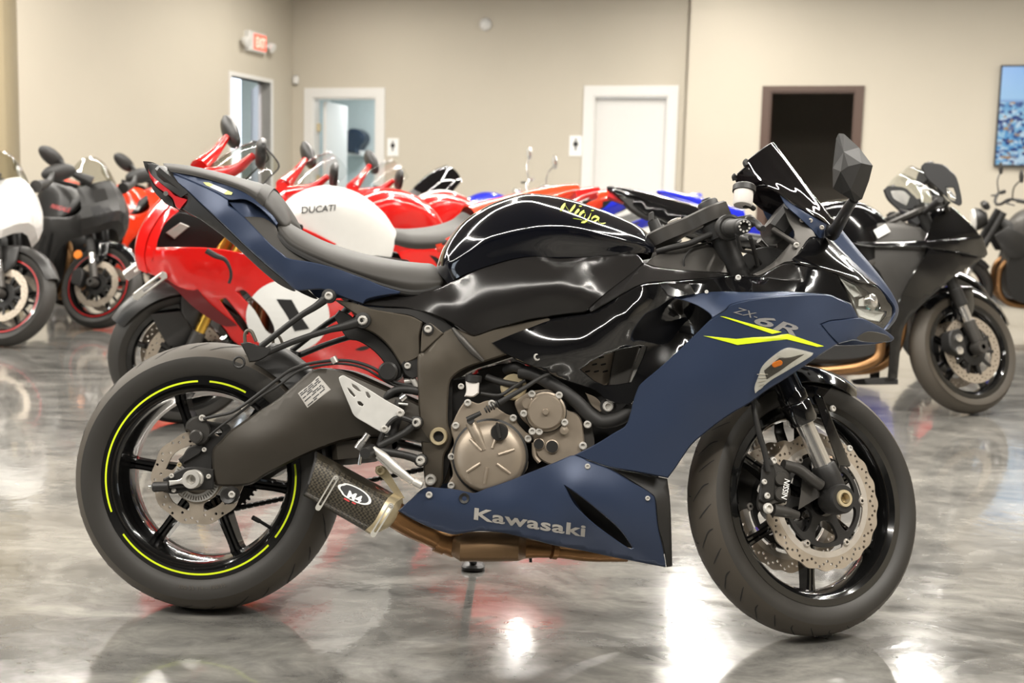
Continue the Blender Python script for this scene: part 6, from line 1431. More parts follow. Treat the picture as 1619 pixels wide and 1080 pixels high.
for sg, nm in ((-1, 'r'), (1, 'l')):
    bgm('fdisc_' + nm, panel(circ((0, 0), 0.163, 48), const(sg * 0.066 - 0.003), XZ, 0.006, [circ((0, 0), 0.118, 40)] + hl_))
    mb = MB()
    for k in range(10): mb.add(box((0.095 * math.cos(k * 0.6283), sg * 0.066, 0.095 * math.sin(k * 0.6283)), (0.06, 0.008, 0.016), rotm((0, 1, 0), -k * 0.6283)))
    mb.add(lathe([(0.04, -0.008), (0.075, -0.006), (0.075, 0.006), (0.04, 0.008)], (0, sg * 0.066, 0), (0, 1, 0), 28))
    bgm('fcarrier_' + nm, mb)
bgm('rdisc', panel(circ((0, 0), 0.115, 40), const(-0.10), XZ, 0.005, [circ((0, 0), 0.07, 30)]))
# front end in model space
def fpt(z, off=0.03): return np.array([WB + 0.012 - math.tan(R_(24)) * (z - 0.30), 0, z])
for sg, nm in ((-1, 'r'), (1, 'l')):
    yy = np.array([0, sg * 0.108, 0])
    bgm('fork_upper_' + nm, MB().add(cyl(fpt(0.50) + yy, fpt(0.98) + yy, 0.027, n=20)).add(cyl(fpt(0.50) + yy, fpt(0.58) + yy, 0.031, n=20, bev=0.004)))
    bgm('fork_slider_' + nm, cyl(fpt(0.36) + yy, fpt(0.52) + yy, 0.0215, n=20))
    bgm('fork_foot_' + nm, MB().add(cyl(fpt(0.33) + yy, fpt(0.43) + yy, 0.028, n=18, bev=0.004)).add(lathe([(0.012, -0.03), (0.03, -0.03), (0.033, 0.0), (0.03, 0.03), (0.012, 0.03)], np.array([WB, sg * 0.115, 0.30]), (0, 1, 0), 20)))
    P = sm([(WB - 0.155, 0.27), (WB - 0.09, 0.255), (WB - 0.085, 0.30), (WB - 0.09, 0.355), (WB - 0.115, 0.385), (WB - 0.165, 0.365), (WB - 0.175, 0.31)], 3, 70)
    vf = panel(P, const(-0.122), XZ, 0.06, [], 0.006, 0.006)
    bgm('caliper_' + nm, vf if sg < 0 else mirror(vf))
rows = []
for i in range(13):
    a = R_(30 + (140 - 30) * i / 12); e = 1 - 0.35 * (abs(i / 12 - 0.5) * 2) ** 4
    rows.append([np.array([WB + (0.325 - 0.045 * abs(s) ** 3) * math.cos(a), s * 0.072 * e, 0.30 + (0.325 - 0.045 * abs(s) ** 3) * math.sin(a)]) for s in np.linspace(-1, 1, 9)])
bgm('mudguard', shell(([p for r in rows for p in r], grid_faces(13, 9)), 0.003))
for sg, nm in ((-1, 'r'), (1, 'l')):
    vf = solid([(WB - 0.10, 0.60), (WB + 0.02, 0.61), (WB + 0.02, 0.50), (WB - 0.04, 0.42), (WB - 0.09, 0.44), (WB - 0.11, 0.52)], -0.085, 0.02, res=0)
    bgm('mudguard_side_' + nm, vf if sg < 0 else mirror(vf))
bgm('triple_clamp', box(fpt(0.95), (0.08, 0.28, 0.035), rotm((0, 1, 0), R_(-24)), 0.01))
for sg, nm in ((-1, 'r'), (1, 'l')):
    p0 = fpt(0.935) + np.array([0.0, sg * 0.11, 0]); p1 = p0 + np.array([-0.10, sg * 0.235, -0.02])
    bgm('bar_' + nm, MB().add(cyl(p0, p1, 0.012, n=14)).add(cyl(p0 * 0.5 + p1 * 0.5, p1, 0.017, n=16, bev=0.003)).add(cyl(p1, p1 + (p1 - p0) * 0.06, 0.015, n=14)))
    bgm('lever_' + nm, tube([p0 * 0.6 + p1 * 0.4 + np.array([0.035, 0, 0.005]), p0 * 0.4 + p1 * 0.6 + np.array([0.06, 0, 0.0]), p1 + np.array([0.055, 0, -0.004])], [0.008, 0.007, 0.006], 8))
    bgm('reservoir_' + nm, cyl(p0 * 0.7 + p1 * 0.3 + np.array([0.06, 0, 0.02]), p0 * 0.7 + p1 * 0.3 + np.array([0.055, 0, 0.075]), 0.022, n=18, bev=0.003))
# sport bodywork
NROWS = [[(1.375, 0, 1.035), (1.36, -.05, 1.015), (1.31, -.11, .985), (1.24, -.155, .945)],
         [(1.47, 0, .985), (1.455, -.06, .970), (1.40, -.12, .935), (1.31, -.170, .895)],
         [(1.575, 0, .905), (1.555, -.06, .890), (1.49, -.125, .855), (1.38, -.180, .820)],
         [(1.63, 0, .830), (1.605, -.055, .815), (1.53, -.120, .775), (1.40, -.180, .740)],
         [(1.625, 0, .765), (1.595, -.050, .750), (1.51, -.105, .705), (1.385, -.165, .670)],
         [(1.54, 0, .705), (1.515, -.045, .690), (1.45, -.090, .655), (1.36, -.140, .625)]]
NROWS = [[(1.36 + (x - 1.36) * 0.70 if x > 1.36 else x, y, z) for x, y, z in r] for r in NROWS]
bgm('nose', shell(patch(NROWS, 1, 1, True), 0.005), 16)
for sg, nm in ((-1, 'r'), (1, 'l')):
    nb_ = BVHTree.FromPolygons([tuple(v.co) for v in BG['nose'].vertices], [tuple(q.vertices) for q in BG['nose'].polygons])
    LP = np.array([(-.022, .800), (-.06, .835), (-.115, .845), (-.150, .825), (-.140, .770), (-.095, .735), (-.045, .745)]); G_ = np.array([(y, z) for y in np.arange(-.15, 0, .02) for z in np.arange(.72, .86, .02)]); G_ = G_[inside(G_, LP)]
    V_, F_, _ = tri2d(resample(LP, .015), (), G_); vv_ = []
    for y, z in V_:
        h_, n_, i_, d_ = nb_.ray_cast(Vector((3, y, z)), Vector((-1, 0, 0))); vv_.append((h_[0] + .003 if h_ else 1.5, y, z))
    vf = (vv_, F_); bgm('lamp_' + nm, vf if sg < 0 else mirror(vf), 20)
    sd = solid([(1.375, .80), (1.388, .74), (1.38, .67), (1.36, .625), (1.27, .585), (1.18, .50), (1.13, .40), (1.12, .26), (1.09, .17), (.98, .135), (.78, .13), (.60, .17), (.52, .23), (.66, .29), (.78, .36), (.84, .46), (.86, .60), (.90, .70), (.96, .735), (1.10, .735), (1.25, .74), (1.33, .765)],
               [(1.24, .945, -.155), (1.38, .82, -.180), (1.40, .74, -.180), (1.36, .63, -.142), (1.27, .60, -.19), (1.2, .75, -.225), (1.05, .75, -.232), (.95, .76, -.215), (.88, .60, -.215), (1.05, .55, -.235), (1.15, .45, -.205), (1.12, .28, -.165), (1.05, .15, -.10), (.8, .14, -.09), (.55, .22, -.12), (.80, .35, -.20), (.95, .30, -.205), (1.05, .86, -.18)], 0.005,
               [[(1.03, .60), (1.055, .60), (.99, .40), (.96, .36), (.955, .42)], [(1.12, .62), (1.145, .62), (1.10, .46), (1.07, .42), (1.07, .50)]], res=0.045)
    bgm('side_' + nm, sd if sg < 0 else mirror(sd))
    so = solid([(1.24, .945), (1.31, .895), (1.38, .82), (1.40, .74), (1.385, .67), (1.36, .625), (1.27, .585), (1.18, .50), (1.13, .40), (1.12, .26), (1.09, .17), (.98, .135), (.90, .20), (.98, .34), (1.05, .52), (1.08, .66), (1.12, .74), (1.05, .80), (1.02, .83), (1.10, .87)],
               [(1.24, .945, -.155), (1.38, .82, -.180), (1.40, .74, -.180), (1.36, .63, -.142), (1.27, .60, -.19), (1.2, .75, -.225), (1.08, .80, -.205), (1.10, .55, -.230), (1.15, .45, -.205), (1.12, .28, -.165), (1.05, .15, -.10), (.95, .22, -.14), (1.0, .34, -.205)], 0.005, res=0.045)
    bgm('side_open_' + nm, so if sg < 0 else mirror(so))
    fr_vf = solid([(.42, .58), (.44, .42), (.50, .33), (.58, .35), (.62, .50), (.72, .60), (.90, .66), (1.08, .78), (1.16, .90), (1.10, .92), (.92, .80), (.70, .76), (.50, .72)], [(.45, .5, -.125), (.8, .7, -.165), (1.12, .88, -.07), (1.0, .76, -.13)], 0.035, res=0.05)
    bgm('frame_' + nm, fr_vf if sg < 0 else mirror(fr_vf))
    sw = solid([(-.06, .345), (.0, .37), (.25, .43), (.42, .48), (.54, .46), (.54, .39), (.40, .36), (.20, .31), (.0, .265), (-.07, .285)], -.125, 0.05, res=0.06)
    bgm('swingarm_' + nm, sw if sg < 0 else mirror(sw))
    tl_ = solid([(.40, .80), (.30, .845), (.15, .895), (-.05, .965), (-.26, 1.035), (-.30, 1.035), (-.22, .97), (-.06, .89), (.10, .825), (.26, .775), (.38, .765)], [(.4, .78, -.12), (.15, .86, -.115), (-.05, .93, -.09), (-.28, 1.03, -.035), (-.1, .90, -.08), (.26, .78, -.11)], 0.006, res=0.04)
    bgm('tail_' + nm, tl_ if sg < 0 else mirror(tl_))
    # mirror head and stalk, winglet
    mc = np.array([1.20, sg * 0.345, 1.13]); ring_ = []
    for h, r in ((-0.022, 0.2), (-0.018, 0.75), (-0.004, 1.0), (0.008, 1.0), (0.014, 0.93), (0.0145, 0.2)):
        ring_.append([mc + np.array([-h * 1.0, 0, 0]) + np.array([0.015 * math.cos(t) * r, 0.105 * math.cos(t) * r * sg, 0.058 * math.sin(t) * r + 0.03 * math.cos(t) * r]) for t in np.arange(24) * 2 * math.pi / 24])
    bgm('mirror_' + nm, rings(ring_))
    bgm('mirror_stalk_' + nm, tube([mc + np.array([0.02, -sg * 0.05, -0.015]), np.array([1.28, sg * 0.24, 1.05]), np.array([1.36, sg * 0.12, 1.0])], [0.014, 0.022, 0.040], 12))
    wg = [np.array(p) for p in ((1.50, -.150, .615), (1.545, -.150, .60), (1.60, -.235, .515), (1.565, -.240, .505))]
    vf = shell(([tuple(p) for p in wg], [(0, 1, 2, 3)]), 0.008); bgm('winglet_' + nm, vf if sg < 0 else mirror(vf), 20)
WSR = [[(1.385, 0, 1.035), (1.35, -.075, 1.015), (1.30, -.12, .985), (1.235, -.152, .945)], [(1.32, 0, 1.105), (1.28, -.07, 1.085), (1.235, -.115, 1.05), (1.18, -.142, 1.0)], [(1.235, 0, 1.165), (1.20, -.06, 1.15), (1.16, -.10, 1.115), (1.125, -.125, 1.065)], [(1.165, 0, 1.195), (1.135, -.05, 1.185), (1.105, -.085, 1.155), (1.08, -.108, 1.11)]]
bgm('screen', shell(patch(WSR, 4, 4, True), 0.003), 60)
e_ = [np.array(p) * np.array([1, s, 1]) for s, rows_ in ((-1, [r[-1] for r in WSR][:0]), ) for p in rows_]
rim_ = [np.array(r[-1]) for r in WSR] + [np.array(p) for p in WSR[-1][-2::-1]]; rim_ = rim_ + [p * np.array([1, -1, 1]) for p in rim_[-2::-1]]
bgm('screen_edge', tube(rim_, 0.0035, 6, 4))
TKR = [[(1.06, 0, .895), (1.06, -.04, .89), (1.055, -.085, .87), (1.06, -.105, .78)], [(.98, 0, .975), (.98, -.07, .965), (.975, -.125, .925), (.99, -.145, .74)], [(.86, 0, 1.018), (.86, -.09, 1.005), (.855, -.150, .955), (.87, -.160, .69)], [(.73, 0, 1.0), (.73, -.09, .985), (.735, -.145, .93), (.76, -.148, .69)], [(.62, 0, .93), (.62, -.075, .915), (.635, -.115, .87), (.66, -.125, .71)], [(.555, 0, .85), (.555, -.05, .84), (.565, -.08, .81), (.58, -.09, .74)]]
bgm('tank', patch(TKR, 5, 5, True), 60)
STR = [[(.565, 0, .845), (.565, -.05, .84), (.57, -.08, .815), (.57, -.085, .79)], [(.48, 0, .835), (.48, -.07, .83), (.48, -.105, .805), (.48, -.105, .775)], [(.36, 0, .845), (.36, -.08, .84), (.36, -.118, .815), (.36, -.115, .785)], [(.26, 0, .875), (.26, -.08, .87), (.265, -.115, .845), (.27, -.11, .81)], [(.215, 0, .915), (.215, -.07, .91), (.225, -.10, .88), (.24, -.10, .84)]]
bgm('seat', patch(STR, 4, 5, True), 60)
TTR = [[(.215, 0, .945), (.21, -.06, .935), (.21, -.10, .905), (.21, -.115, .875)], [(.06, 0, .985), (.06, -.05, .975), (.06, -.085, .945), (.06, -.105, .920)], [(-.10, 0, 1.025), (-.10, -.04, 1.015), (-.10, -.065, .995), (-.10, -.08, .975)], [(-.24, 0, 1.05), (-.24, -.025, 1.045), (-.245, -.04, 1.035), (-.25, -.045, 1.025)], [(-.31, 0, 1.055), (-.31, -.012, 1.052), (-.31, -.02, 1.045), (-.31, -.025, 1.04)]]
bgm('tail_top', shell(patch(TTR, 4, 4, True), -0.005), 60)
bgm('engine', MB().add(panel(sm([(.50, .34), (.58, .24), (.80, .22), (1.0, .27), (1.08, .45), (1.05, .66), (.90, .72), (.62, .70), (.52, .56)], 4, 70), const(-.14), XZ, .28, [], .02, .02)).add(lathe([(.085, 0), (.085, .02), (.07, .04), (0, .045)], (.72, -.14, .42), (0, -1, 0), 32)).add(lathe([(.085, 0), (.085, .02), (.07, .04), (0, .045)], (.72, .14, .42), (0, 1, 0), 32)))
bgm('header', MB().add(tube([(1.03, -.06, .60), (1.11, -.07, .50), (1.10, -.07, .33), (1.02, -.07, .22), (.85, -.07, .19), (.62, -.08, .20), (.45, -.14, .26)], .024, 12)).add(tube([(1.03, .06, .60), (1.11, .07, .50), (1.10, .07, .33), (1.02, .07, .22), (.85, .07, .19), (.62, .0, .20)], .024, 12)).add(cyl((.46, -.14, .255), (.20, -.17, .34), .05, n=20, bev=.008)))
bgm('taillight', box((-.262, 0, 1.0), (.09, .05, .035), rotm((0, 1, 0), R_(20)), .008))
bgm('under_tail', panel(sm([(.3, .80), (.1, .83), (-.15, .92), (-.25, 1.0), (-.1, .97), (.15, .88)], 3, 60), const(-.06), XZ, .12))
# side stand, in model space for a lean of 9 degrees
LN = R_(9.0); gz = lambda y: y * math.tan(LN)
bgm('stand', MB().add(tube([(.60, .12, .26), (.57, .25, .16), (.55, .36, gz(.36) + .012)], [.014, .012, .011], 10)).add(cyl((.55, .36, gz(.36) + .001), (.55, .357, gz(.36) + .012), .03, n=16)))

def bike_root(name, px, py, yaw, label, lean=LN):
    """front contact patch at a pixel of the floor"""
    g = ground(px, py); M = rotm((0, 0, 1), yaw) @ rotm((1, 0, 0), -lean)
    T_ = g - M @ np.array([WB, 0, 0]); T_[2] = 0.0
    r = empty(name, T_, Matrix(M.tolist()).to_euler()); tag(r, label, 'motorcycle', 'motorcycles parked in the showroom')
    return r
def put(name, key, parent, m, steer=None, loc=None):
    o = new_obj(name, BG[key], parent)
    ms = m if isinstance(m, (list, tuple)) else [m]
    for i, mm in enumerate(ms):
        o.material_slots[i].link = 'OBJECT'; o.material_slots[i].material = mm
    if steer is not None:
        R = rotm(GA, steer); p = np.array(loc if loc is not None else (0, 0, 0), float)
        o.rotation_euler = Matrix(R.tolist()).to_euler(); o.location = Vector(R @ (p - GP) + GP)
    elif loc is not None: o.location = Vector(loc)
    return o
def front_end(r, steer, c):
    w = put('front_wheel', 'fw_rim', r, rimb, steer, (WB, 0, .30))
    put('tyre', 'fw_tyre', w, c.get('tyre', sidewall_m))
    if c.get('stripe'): put('rim_stripe', 'fw_stripe', w, c['stripe'])
    for s in 'rl':
        put('brake_disc', 'fdisc_' + s, w, discm); put('disc_carrier', 'fcarrier_' + s, w, dark_m)
        f = put('fork_leg', 'fork_upper_' + s, r, c.get('fork', dark_m), steer)
        put('fork_slider', 'fork_slider_' + s, f, c.get('slider', chrome)); put('fork_foot', 'fork_foot_' + s, f, grey_m)
        put('brake_caliper', 'caliper_' + s, r, c.get('caliper', dark_m), steer)
        b = put('handlebar', 'bar_' + s, r, rubber, steer); put('lever', 'lever_' + s, b, dark_m)
        put('fluid_reservoir', 'reservoir_' + s, b, c.get('resv', plastic))
    put('front_mudguard', 'mudguard', r, c.get('guard', blackg), steer)
    for s in 'rl': put('mudguard_side', 'mudguard_side_' + s, r, c.get('guard', blackg), steer)
    put('top_clamp', 'triple_clamp', r, grey_m, steer)
def rear_end(r, c):
    w = put('rear_wheel', 'rw_rim', r, rimb, None, (0, 0, .315)); put('tyre', 'rw_tyre', w, sidewall_m); put('brake_disc', 'rdisc', w, discm)
    if c.get('stripe'): put('rim_stripe', 'rw_stripe', w, c['stripe'])
    put('swingarm', 'swingarm_r', r, c.get('swing', swing_m)); put('swingarm', 'swingarm_l', r, c.get('swing', swing_m))
    put('engine', 'engine', r, c.get('engine', dark_m)); put('exhaust', 'header', r, c.get('pipe', pipe_m)); put('side_stand', 'stand', r, dark_m)
def sport(px, py, yaw, steer, label, c):
    r = bike_root('motorcycle', px, py, yaw, label)
    front_end(r, steer, c); rear_end(r, c)
    body = c['body']
    if not c.get('own_front'): put('nose_fairing', 'nose', r, c.get('nose', body))
    for s in 'rl':
        if not c.get('own_front'):
            put('headlight', 'lamp_' + s, r, c.get('lamp', plastic))
            put('side_fairing', ('side_open_' if c.get('open') else 'side_') + s, r, c.get('side', body))
        put('main_frame', 'frame_' + s, r, c.get('frame', dark_m))
        put('tail_fairing', 'tail_' + s, r, c.get('tail', body))
        if c.get('mirrors', True):
            mm = put('mirror', 'mirror_' + s, r, c.get('mirror', plastic), None, c.get('moff')); put('mirror_stalk', 'mirror_stalk_' + s, mm, c.get('stalk', plastic))
        if c.get('wings'): put('winglet', 'winglet_' + s, r, c['wings'])
    if c.get('screen', screen_clear) is not None:
        w = put('windscreen', 'screen', r, c.get('screen', screen_clear))
        if c.get('edge'): put('screen_edge', 'screen_edge', w, c['edge'])
    put('fuel_tank', 'tank', r, c.get('tank', body)); put('seat', 'seat', r, c.get('seat', seat_m))
    put('tail_cover', 'tail_top', r, c.get('tailtop', c.get('tail', body))); put('tail_light', 'taillight', r, redlens); put('under_tail', 'under_tail', r, plastic)
    return r
def side_decal(r, name, poly, side, m, lift=0.004, key=None):
    """flat print on the side fairing; side -1 right, +1 left"""
    YF = TPS([(1.24, .945, -.155), (1.38, .82, -.180), (1.40, .74, -.180), (1.36, .63, -.142), (1.27, .60, -.19), (1.2, .75, -.225), (1.05, .75, -.232), (.95, .76, -.215), (.88, .60, -.215), (1.05, .55, -.235), (1.15, .45, -.205), (1.12, .28, -.165), (1.05, .15, -.10), (.8, .14, -.09), (.55, .22, -.12), (.80, .35, -.20), (.95, .30, -.205), (1.05, .86, -.18)]) if key is None else key
    P = np.asarray(poly, float); a, b = P.min(0), P.max(0); st_ = max(0.02, (b - a).max() / 10)
    G = np.array([(x, y) for x in np.arange(a[0], b[0], st_) for y in np.arange(a[1], b[1], st_)]); G = G[inside(G, P)] if len(G) else []
    V, Fc, _ = tri2d(P, (), G); Y = YF(V) - lift
    return MB().add(([(V[i, 0], -side * Y[i] if side > 0 else Y[i], V[i, 1]) for i in range(len(V))], Fc)).build(name, m, r, flat=True, fix=False), YF
def side_text(r, s, o, w, h, slope, side, m, YF, bold=0.01, lift=0.005, shear=0.2):
    V, Fc = text_mesh(s, 1.0, bold, shear); V[:, 0] -= V[:, 0].min(); V /= np.array([V[:, 0].max(), .72])
    sx = -1 if side > 0 else 1                     # on the left side the text runs towards the tail
    P = np.array(o) + V[:, :1] * np.array([sx * w, w * slope]) + V[:, 1:] * np.array([0, h]); Y = YF(P) - lift
    MB().add(([(P[i, 0], -Y[i] if side > 0 else Y[i], P[i, 1]) for i in range(len(P))], Fc)).build('lettering', m, r, flat=True, fix=False)

# A: red and white bike facing the other way, right behind the blue one
cA = dict(body=red_p, tank=white_p, tail=orange_p, guard=stealth, fork=gold, slider=gold, stalk=red_p, mirror=plastic, moff=(0, 0, .06), screen=screen_grey, edge=rubber, frame=dark_m, swing=dark_m, caliper=grey_m, own_front=True)
YA = R_(203)
A = sport(288, 668, YA, R_(2), 'red sport motorcycle with white tank and number roundel, right behind the dark blue one', cA)
MA = rotm((0, 0, 1), YA) @ rotm((1, 0, 0), -LN); fA = Frame(MA, np.array(A.location)); PA = fA.pt
def apanel(name, out, ctrl, m, thick=.005, holes=(), edge=1.2, roll=.003, res=9, parent=None, two=True, sgn=-1.0):
    yf = const(ctrl) if isinstance(ctrl, (int, float)) else TPS(ctrl)
    vf = panel(sm(out, 4, 50), yf, PA, thick, [sm(h, 3, 60) for h in holes], edge, roll, res, sgn)
    o = MB().add(vf).build(name, m, parent or A)
    if two: MB().add(mirror(vf)).build(name, m, parent or A)
    return o, yf
v1 = [(347, 474), (357, 471), (372, 489), (391, 514), (393, 529), (385, 525), (366, 500)]; v2 = [(374, 461), (386, 459), (398, 470), (420, 492), (433, 516), (434, 530), (420, 522), (402, 490)]
sA, yA = apanel('side_fairing', [(232, 389), (247, 391), (300, 391), (340, 393), (390, 402), (450, 425), (520, 455), (560, 500), (600, 560), (617, 603), (600, 608), (520, 590), (450, 570), (400, 556), (370, 540), (350, 514), (309, 488), (275, 455), (252, 440), (234, 432), (229, 408)],
    [(232, 390, .085), (229, 408, .085), (236, 432, .10), (250, 400, .165), (300, 400, .205), (360, 410, .215), (450, 440, .21), (275, 450, .19), (330, 470, .215), (350, 512, .19), (400, 500, .215), (460, 520, .215), (370, 538, .18), (450, 565, .18), (540, 520, .20), (600, 600, .15)], red_p, .005, [v1, v2])
pl, _ = apanel('nose_pillar', [(272, 322), (257, 338), (245, 355), (236, 372), (231, 389), (229, 408), (240, 412), (247, 390), (250, 378), (258, 358), (268, 346), (283, 334)], [(272, 322, .10), (245, 355, .075), (231, 389, .075), (229, 408, .08), (247, 390, .15), (258, 358, .145), (283, 334, .15)], red_p)
fe = [(272, 322), (257, 338), (245, 355), (236, 372), (231, 389), (229, 408), (234, 432)]
rows_ = []
for q, yy_ in zip(fe, (.10, .088, .078, .076, .077, .082, .10)):
    p0_ = PA(*q, yy_); rows_.append([p0_, p0_ + np.array([.02, -yy_ * .5, .0]), (p0_ + np.array([.028, -yy_, 0])), p0_ * np.array([1, -1, 1]) + np.array([.02, yy_ * .5, 0]), p0_ * np.array([1, -1, 1])])
MB().add(shell(patch(rows_, 3, 3), .004)).build('nose_fairing', red_p, A)
apanel('nose_intake', [(283, 335), (262, 352), (250, 378), (248, 392), (340, 394), (360, 370), (330, 345)], .085, base_m, .01, two=True, res=0)
apanel('headlight_bracket', [(262, 368), (285, 352), (300, 358), (276, 378)], .11, alu, .01, res=0)
apanel('dark_graphic', [(258, 443), (298, 443), (330, 478), (376, 515), (350, 514), (309, 488), (276, 456)], [(258, 443, .168), (298, 443, .203), (330, 478, .2185), (376, 515, .207), (350, 514, .193), (309, 488, .2065), (276, 456, .1935), (315, 470, .2165)], darkred, .004, edge=0, roll=0, two=False, parent=sA)
def adecal(name, poly, m, lift, holes=()):
    P = np.asarray(poly, float); a, b = P.min(0), P.max(0); G = np.array([(x, y) for x in np.arange(a[0], b[0], 10) for y in np.arange(a[1], b[1], 10)]); G = G[inside(G, P)]
    V, Fc, _ = tri2d(P, holes, G); ok = np.ones(len(V), bool); Y = yA(V) + lift
    MB().add(([PA(V[i, 0], V[i, 1], Y[i]) for i in range(len(V))], Fc)).build(name, m, sA, flat=True, fix=False)
rd = circ((455, 500), 66, 60, 0, 58)
keep = [np.array(sm(v, 3, 60)) for v in (v1, v2)]
adecal('number_roundel', rd, whitem, .0045, keep)
adecal('number_one', [(437, 473), (461, 474), (489, 520), (466, 524)], base_m, .0065)
apanel('winglet', slot((258, 436), (216, 468), 6.5, 6), .20, alu, .03, [slot((252, 441), (228, 459), 2.5, 5)], two=True, res=0)
apanel('fork_guard', [(238, 497), (285, 492), (303, 518), (304, 536), (290, 546), (266, 548), (252, 524)], .085, stealth, .006, res=0)
MB().add(tube([PA(326, 396, .30), PA(340, 404, .31), PA(356, 411, .32), PA(364, 426, .33), PA(365, 438, .33), PA(362, 448, .33)], [.012, .012, .008, .006, .006, .006], 8)).build('clutch_lever', dark_m, A)
apanel('tank_side_cover', [(430, 347), (450, 350), (490, 365), (532, 386), (520, 390), (470, 380), (430, 365)], .165, red_p, .005, res=0)
_, YFs = side_decal(A, 'belly_mark', [(.60, .24), (.70, .24), (.70, .27), (.62, .27)], 1, whitem)
bpy.data.objects.remove([o for o in A.children if o.name.startswith('belly_mark')][0], do_unlink=True)
TKF = lambda P: np.full(len(P), -.157)
V, Fc = text_mesh('DUCATI', 1.0, .01, .15); V[:, 0] -= V[:, 0].min(); V /= np.array([V[:, 0].max(), .72])
tkb = BVHTree.FromPolygons([tuple(v.co) for v in BG['tank'].vertices], [tuple(p.vertices) for p in BG['tank'].polygons])
def tank_text(r, V, Fc, o, w, h, slope, m, side):
    vs = []
    for u, v in V:
        x = o[0] - u * w * (1 if side > 0 else -1); z = o[1] + v * h + u * w * slope
        hp_, n, i, d_ = tkb.ray_cast(Vector((x, side * 1.0, z)), Vector((0, -side, 0)))
        if hp_ is None: hp_ = Vector((x, side * .15, z))
        vs.append((hp_[0], hp_[1] + side * .003, hp_[2]))
    MB().add((vs, Fc)).build('lettering', m, r, flat=True, fix=False)
tank_text(A, V, Fc, (.985, .925), .135, .026, .15, base_m, 1)
# B and C: red bikes in the next ranks, D: dark one with black screen
def rank(dx, dd):
    g = ground(288, 668); p = np.array([g[0] + dx, g[1] + dd, 0]) - np.array([0, 0, CAM_H]); z = p @ C_F
    return 809.5 + F_PX * (p @ C_R) / z, 540 - F_PX * (p @ C_U) / z
cB = dict(body=red_p, tail=red_p, stalk=red_p, screen=screen_clear, fork=gold, slider=gold, frame=red_p)
B = sport(*rank(0.14, 1.08), R_(200), R_(5), 'glossy red sport motorcycle with clear screen, next beyond the white tanked one', cB)
tlk = TPS([(.4, .78, -.12), (.15, .86, -.115), (-.05, .93, -.09), (-.28, 1.03, -.035), (-.1, .90, -.08), (.26, .78, -.11)])
side_decal(B, 'white_graphic', [(-.08, .955), (-.24, 1.01), (-.19, .965), (-.06, .905), (.0, .90)], 1, whitem, .004, tlk)
side_decal(B, 'green_graphic', [(-.02, .940), (-.10, .965), (-.06, .935), (.03, .905)], 1, greenp, .006, tlk)
cC = dict(body=red_p, tail=orange_p, stalk=red_p, screen=screen_clear, fork=dark_m, frame=red_p)
C = sport(*rank(0.34, 2.16), R_(200), R_(5), 'red sport motorcycle with white tank stripe in the third rank', cC)
mb = MB()
for x0 in np.linspace(.60, 1.0, 9)[:-1]:
    q = []
    for x in (x0, x0 + .05):
        for y in (-.03, .03):
            hp_, n, i, d_ = tkb.ray_cast(Vector((x, y, 2)), Vector((0, 0, -1))); q.append((x, y, hp_[2] + .003))
    mb.add((q, [(0, 1, 3, 2)]))
mb.build('tank_stripe', whitem, C, flat=True, fix=False)
cD = dict(body=stealth, tail=bluep, tank=bluep, screen=screen_m, mirrors=False, frame=dark_m)
D = sport(*rank(0.60, 3.25), R_(200), R_(5), 'dark sport motorcycle with black screen and blue tank in the far rank', cD)
# left hand row, noses towards the camera
cW = dict(body=white_p, side=plastic, stripe=redprint, screen=screen_grey, lamp=white_p, guard=stealth)
sport(4, 548, R_(-40), R_(27), 'white sport motorcycle cut by the picture edge, red line on its rim', cW)
cK = dict(body=stealth, side=stealth, stripe=redprint, screen=screen_grey, lamp=base_m, guard=blackg, mirror=plastic)
K = sport(150, 521, R_(-40), R_(27), 'matte black sport motorcycle with red lettering and red rim line', cK)
YK = YFs
side_text(K, 'PANIGALE', (1.02, .80), .26, .030, -.10, -1, redprint, YK)
rf = put('reflector', 'reservoir_r', K, orange_m, None, None); bpy.data.objects.remove(rf, do_unlink=True)
Rk = rotm(GA, R_(27)); pk = Rk @ (np.array([1.27, -.13, .47]) - GP) + GP
MB().add(lathe([(0, -.006), (.030, -.006), (.032, 0), (.030, .006), (0, .006)], pk, Rk @ np.array([0, -1.0, 0]), 24)).build('side_reflector', orange_m, K)
cO = dict(body=orange_p, fork=gold, slider=gold, screen=None, guard=stealth, stalk=plastic)
O = sport(254, 492, R_(-40), R_(27), 'orange red sport motorcycle with gold fork beyond the black one', cO)
side_text(O, 'PANIGALE', (1.02, .80), .26, .030, -.10, -1, whitem, YK)
side_decal(O, 'white_graphic', [(1.05, .735), (1.24, .72), (1.24, .70), (1.05, .71)], -1, whitem)
# right hand side
cG = dict(body=blackg, side=blackg, own_front=True, mirrors=False, screen=screen_clear, guard=blackg, frame=grey_m, tank=blackg, tail=blackg, seat=plastic, tyre=tyre_m, fork=dark_m, swing=grey_m, engine=dark_m)
YG = R_(-3)
G = sport(1522, 655, YG, R_(25), 'black sport motorcycle with bare grey frame and copper headers, facing the same way', cG)
fG = Frame(rotm((0, 0, 1), YG) @ rotm((1, 0, 0), -LN), np.array(G.location)); PG = fG.pt
def gpanel(name, out, ctrl, m, thick=.005, holes=(), edge=1.0, roll=.003, res=9, two=True):
    yf = const(ctrl) if isinstance(ctrl, (int, float)) else TPS(ctrl)
    vf = panel(sm(out, 4, 50), yf, PG, thick, [sm(h, 3, 60) for h in holes], edge, roll, res)
    o = MB().add(vf).build(name, m, G)
    if two: MB().add(mirror(vf)).build(name, m, G)
    return o
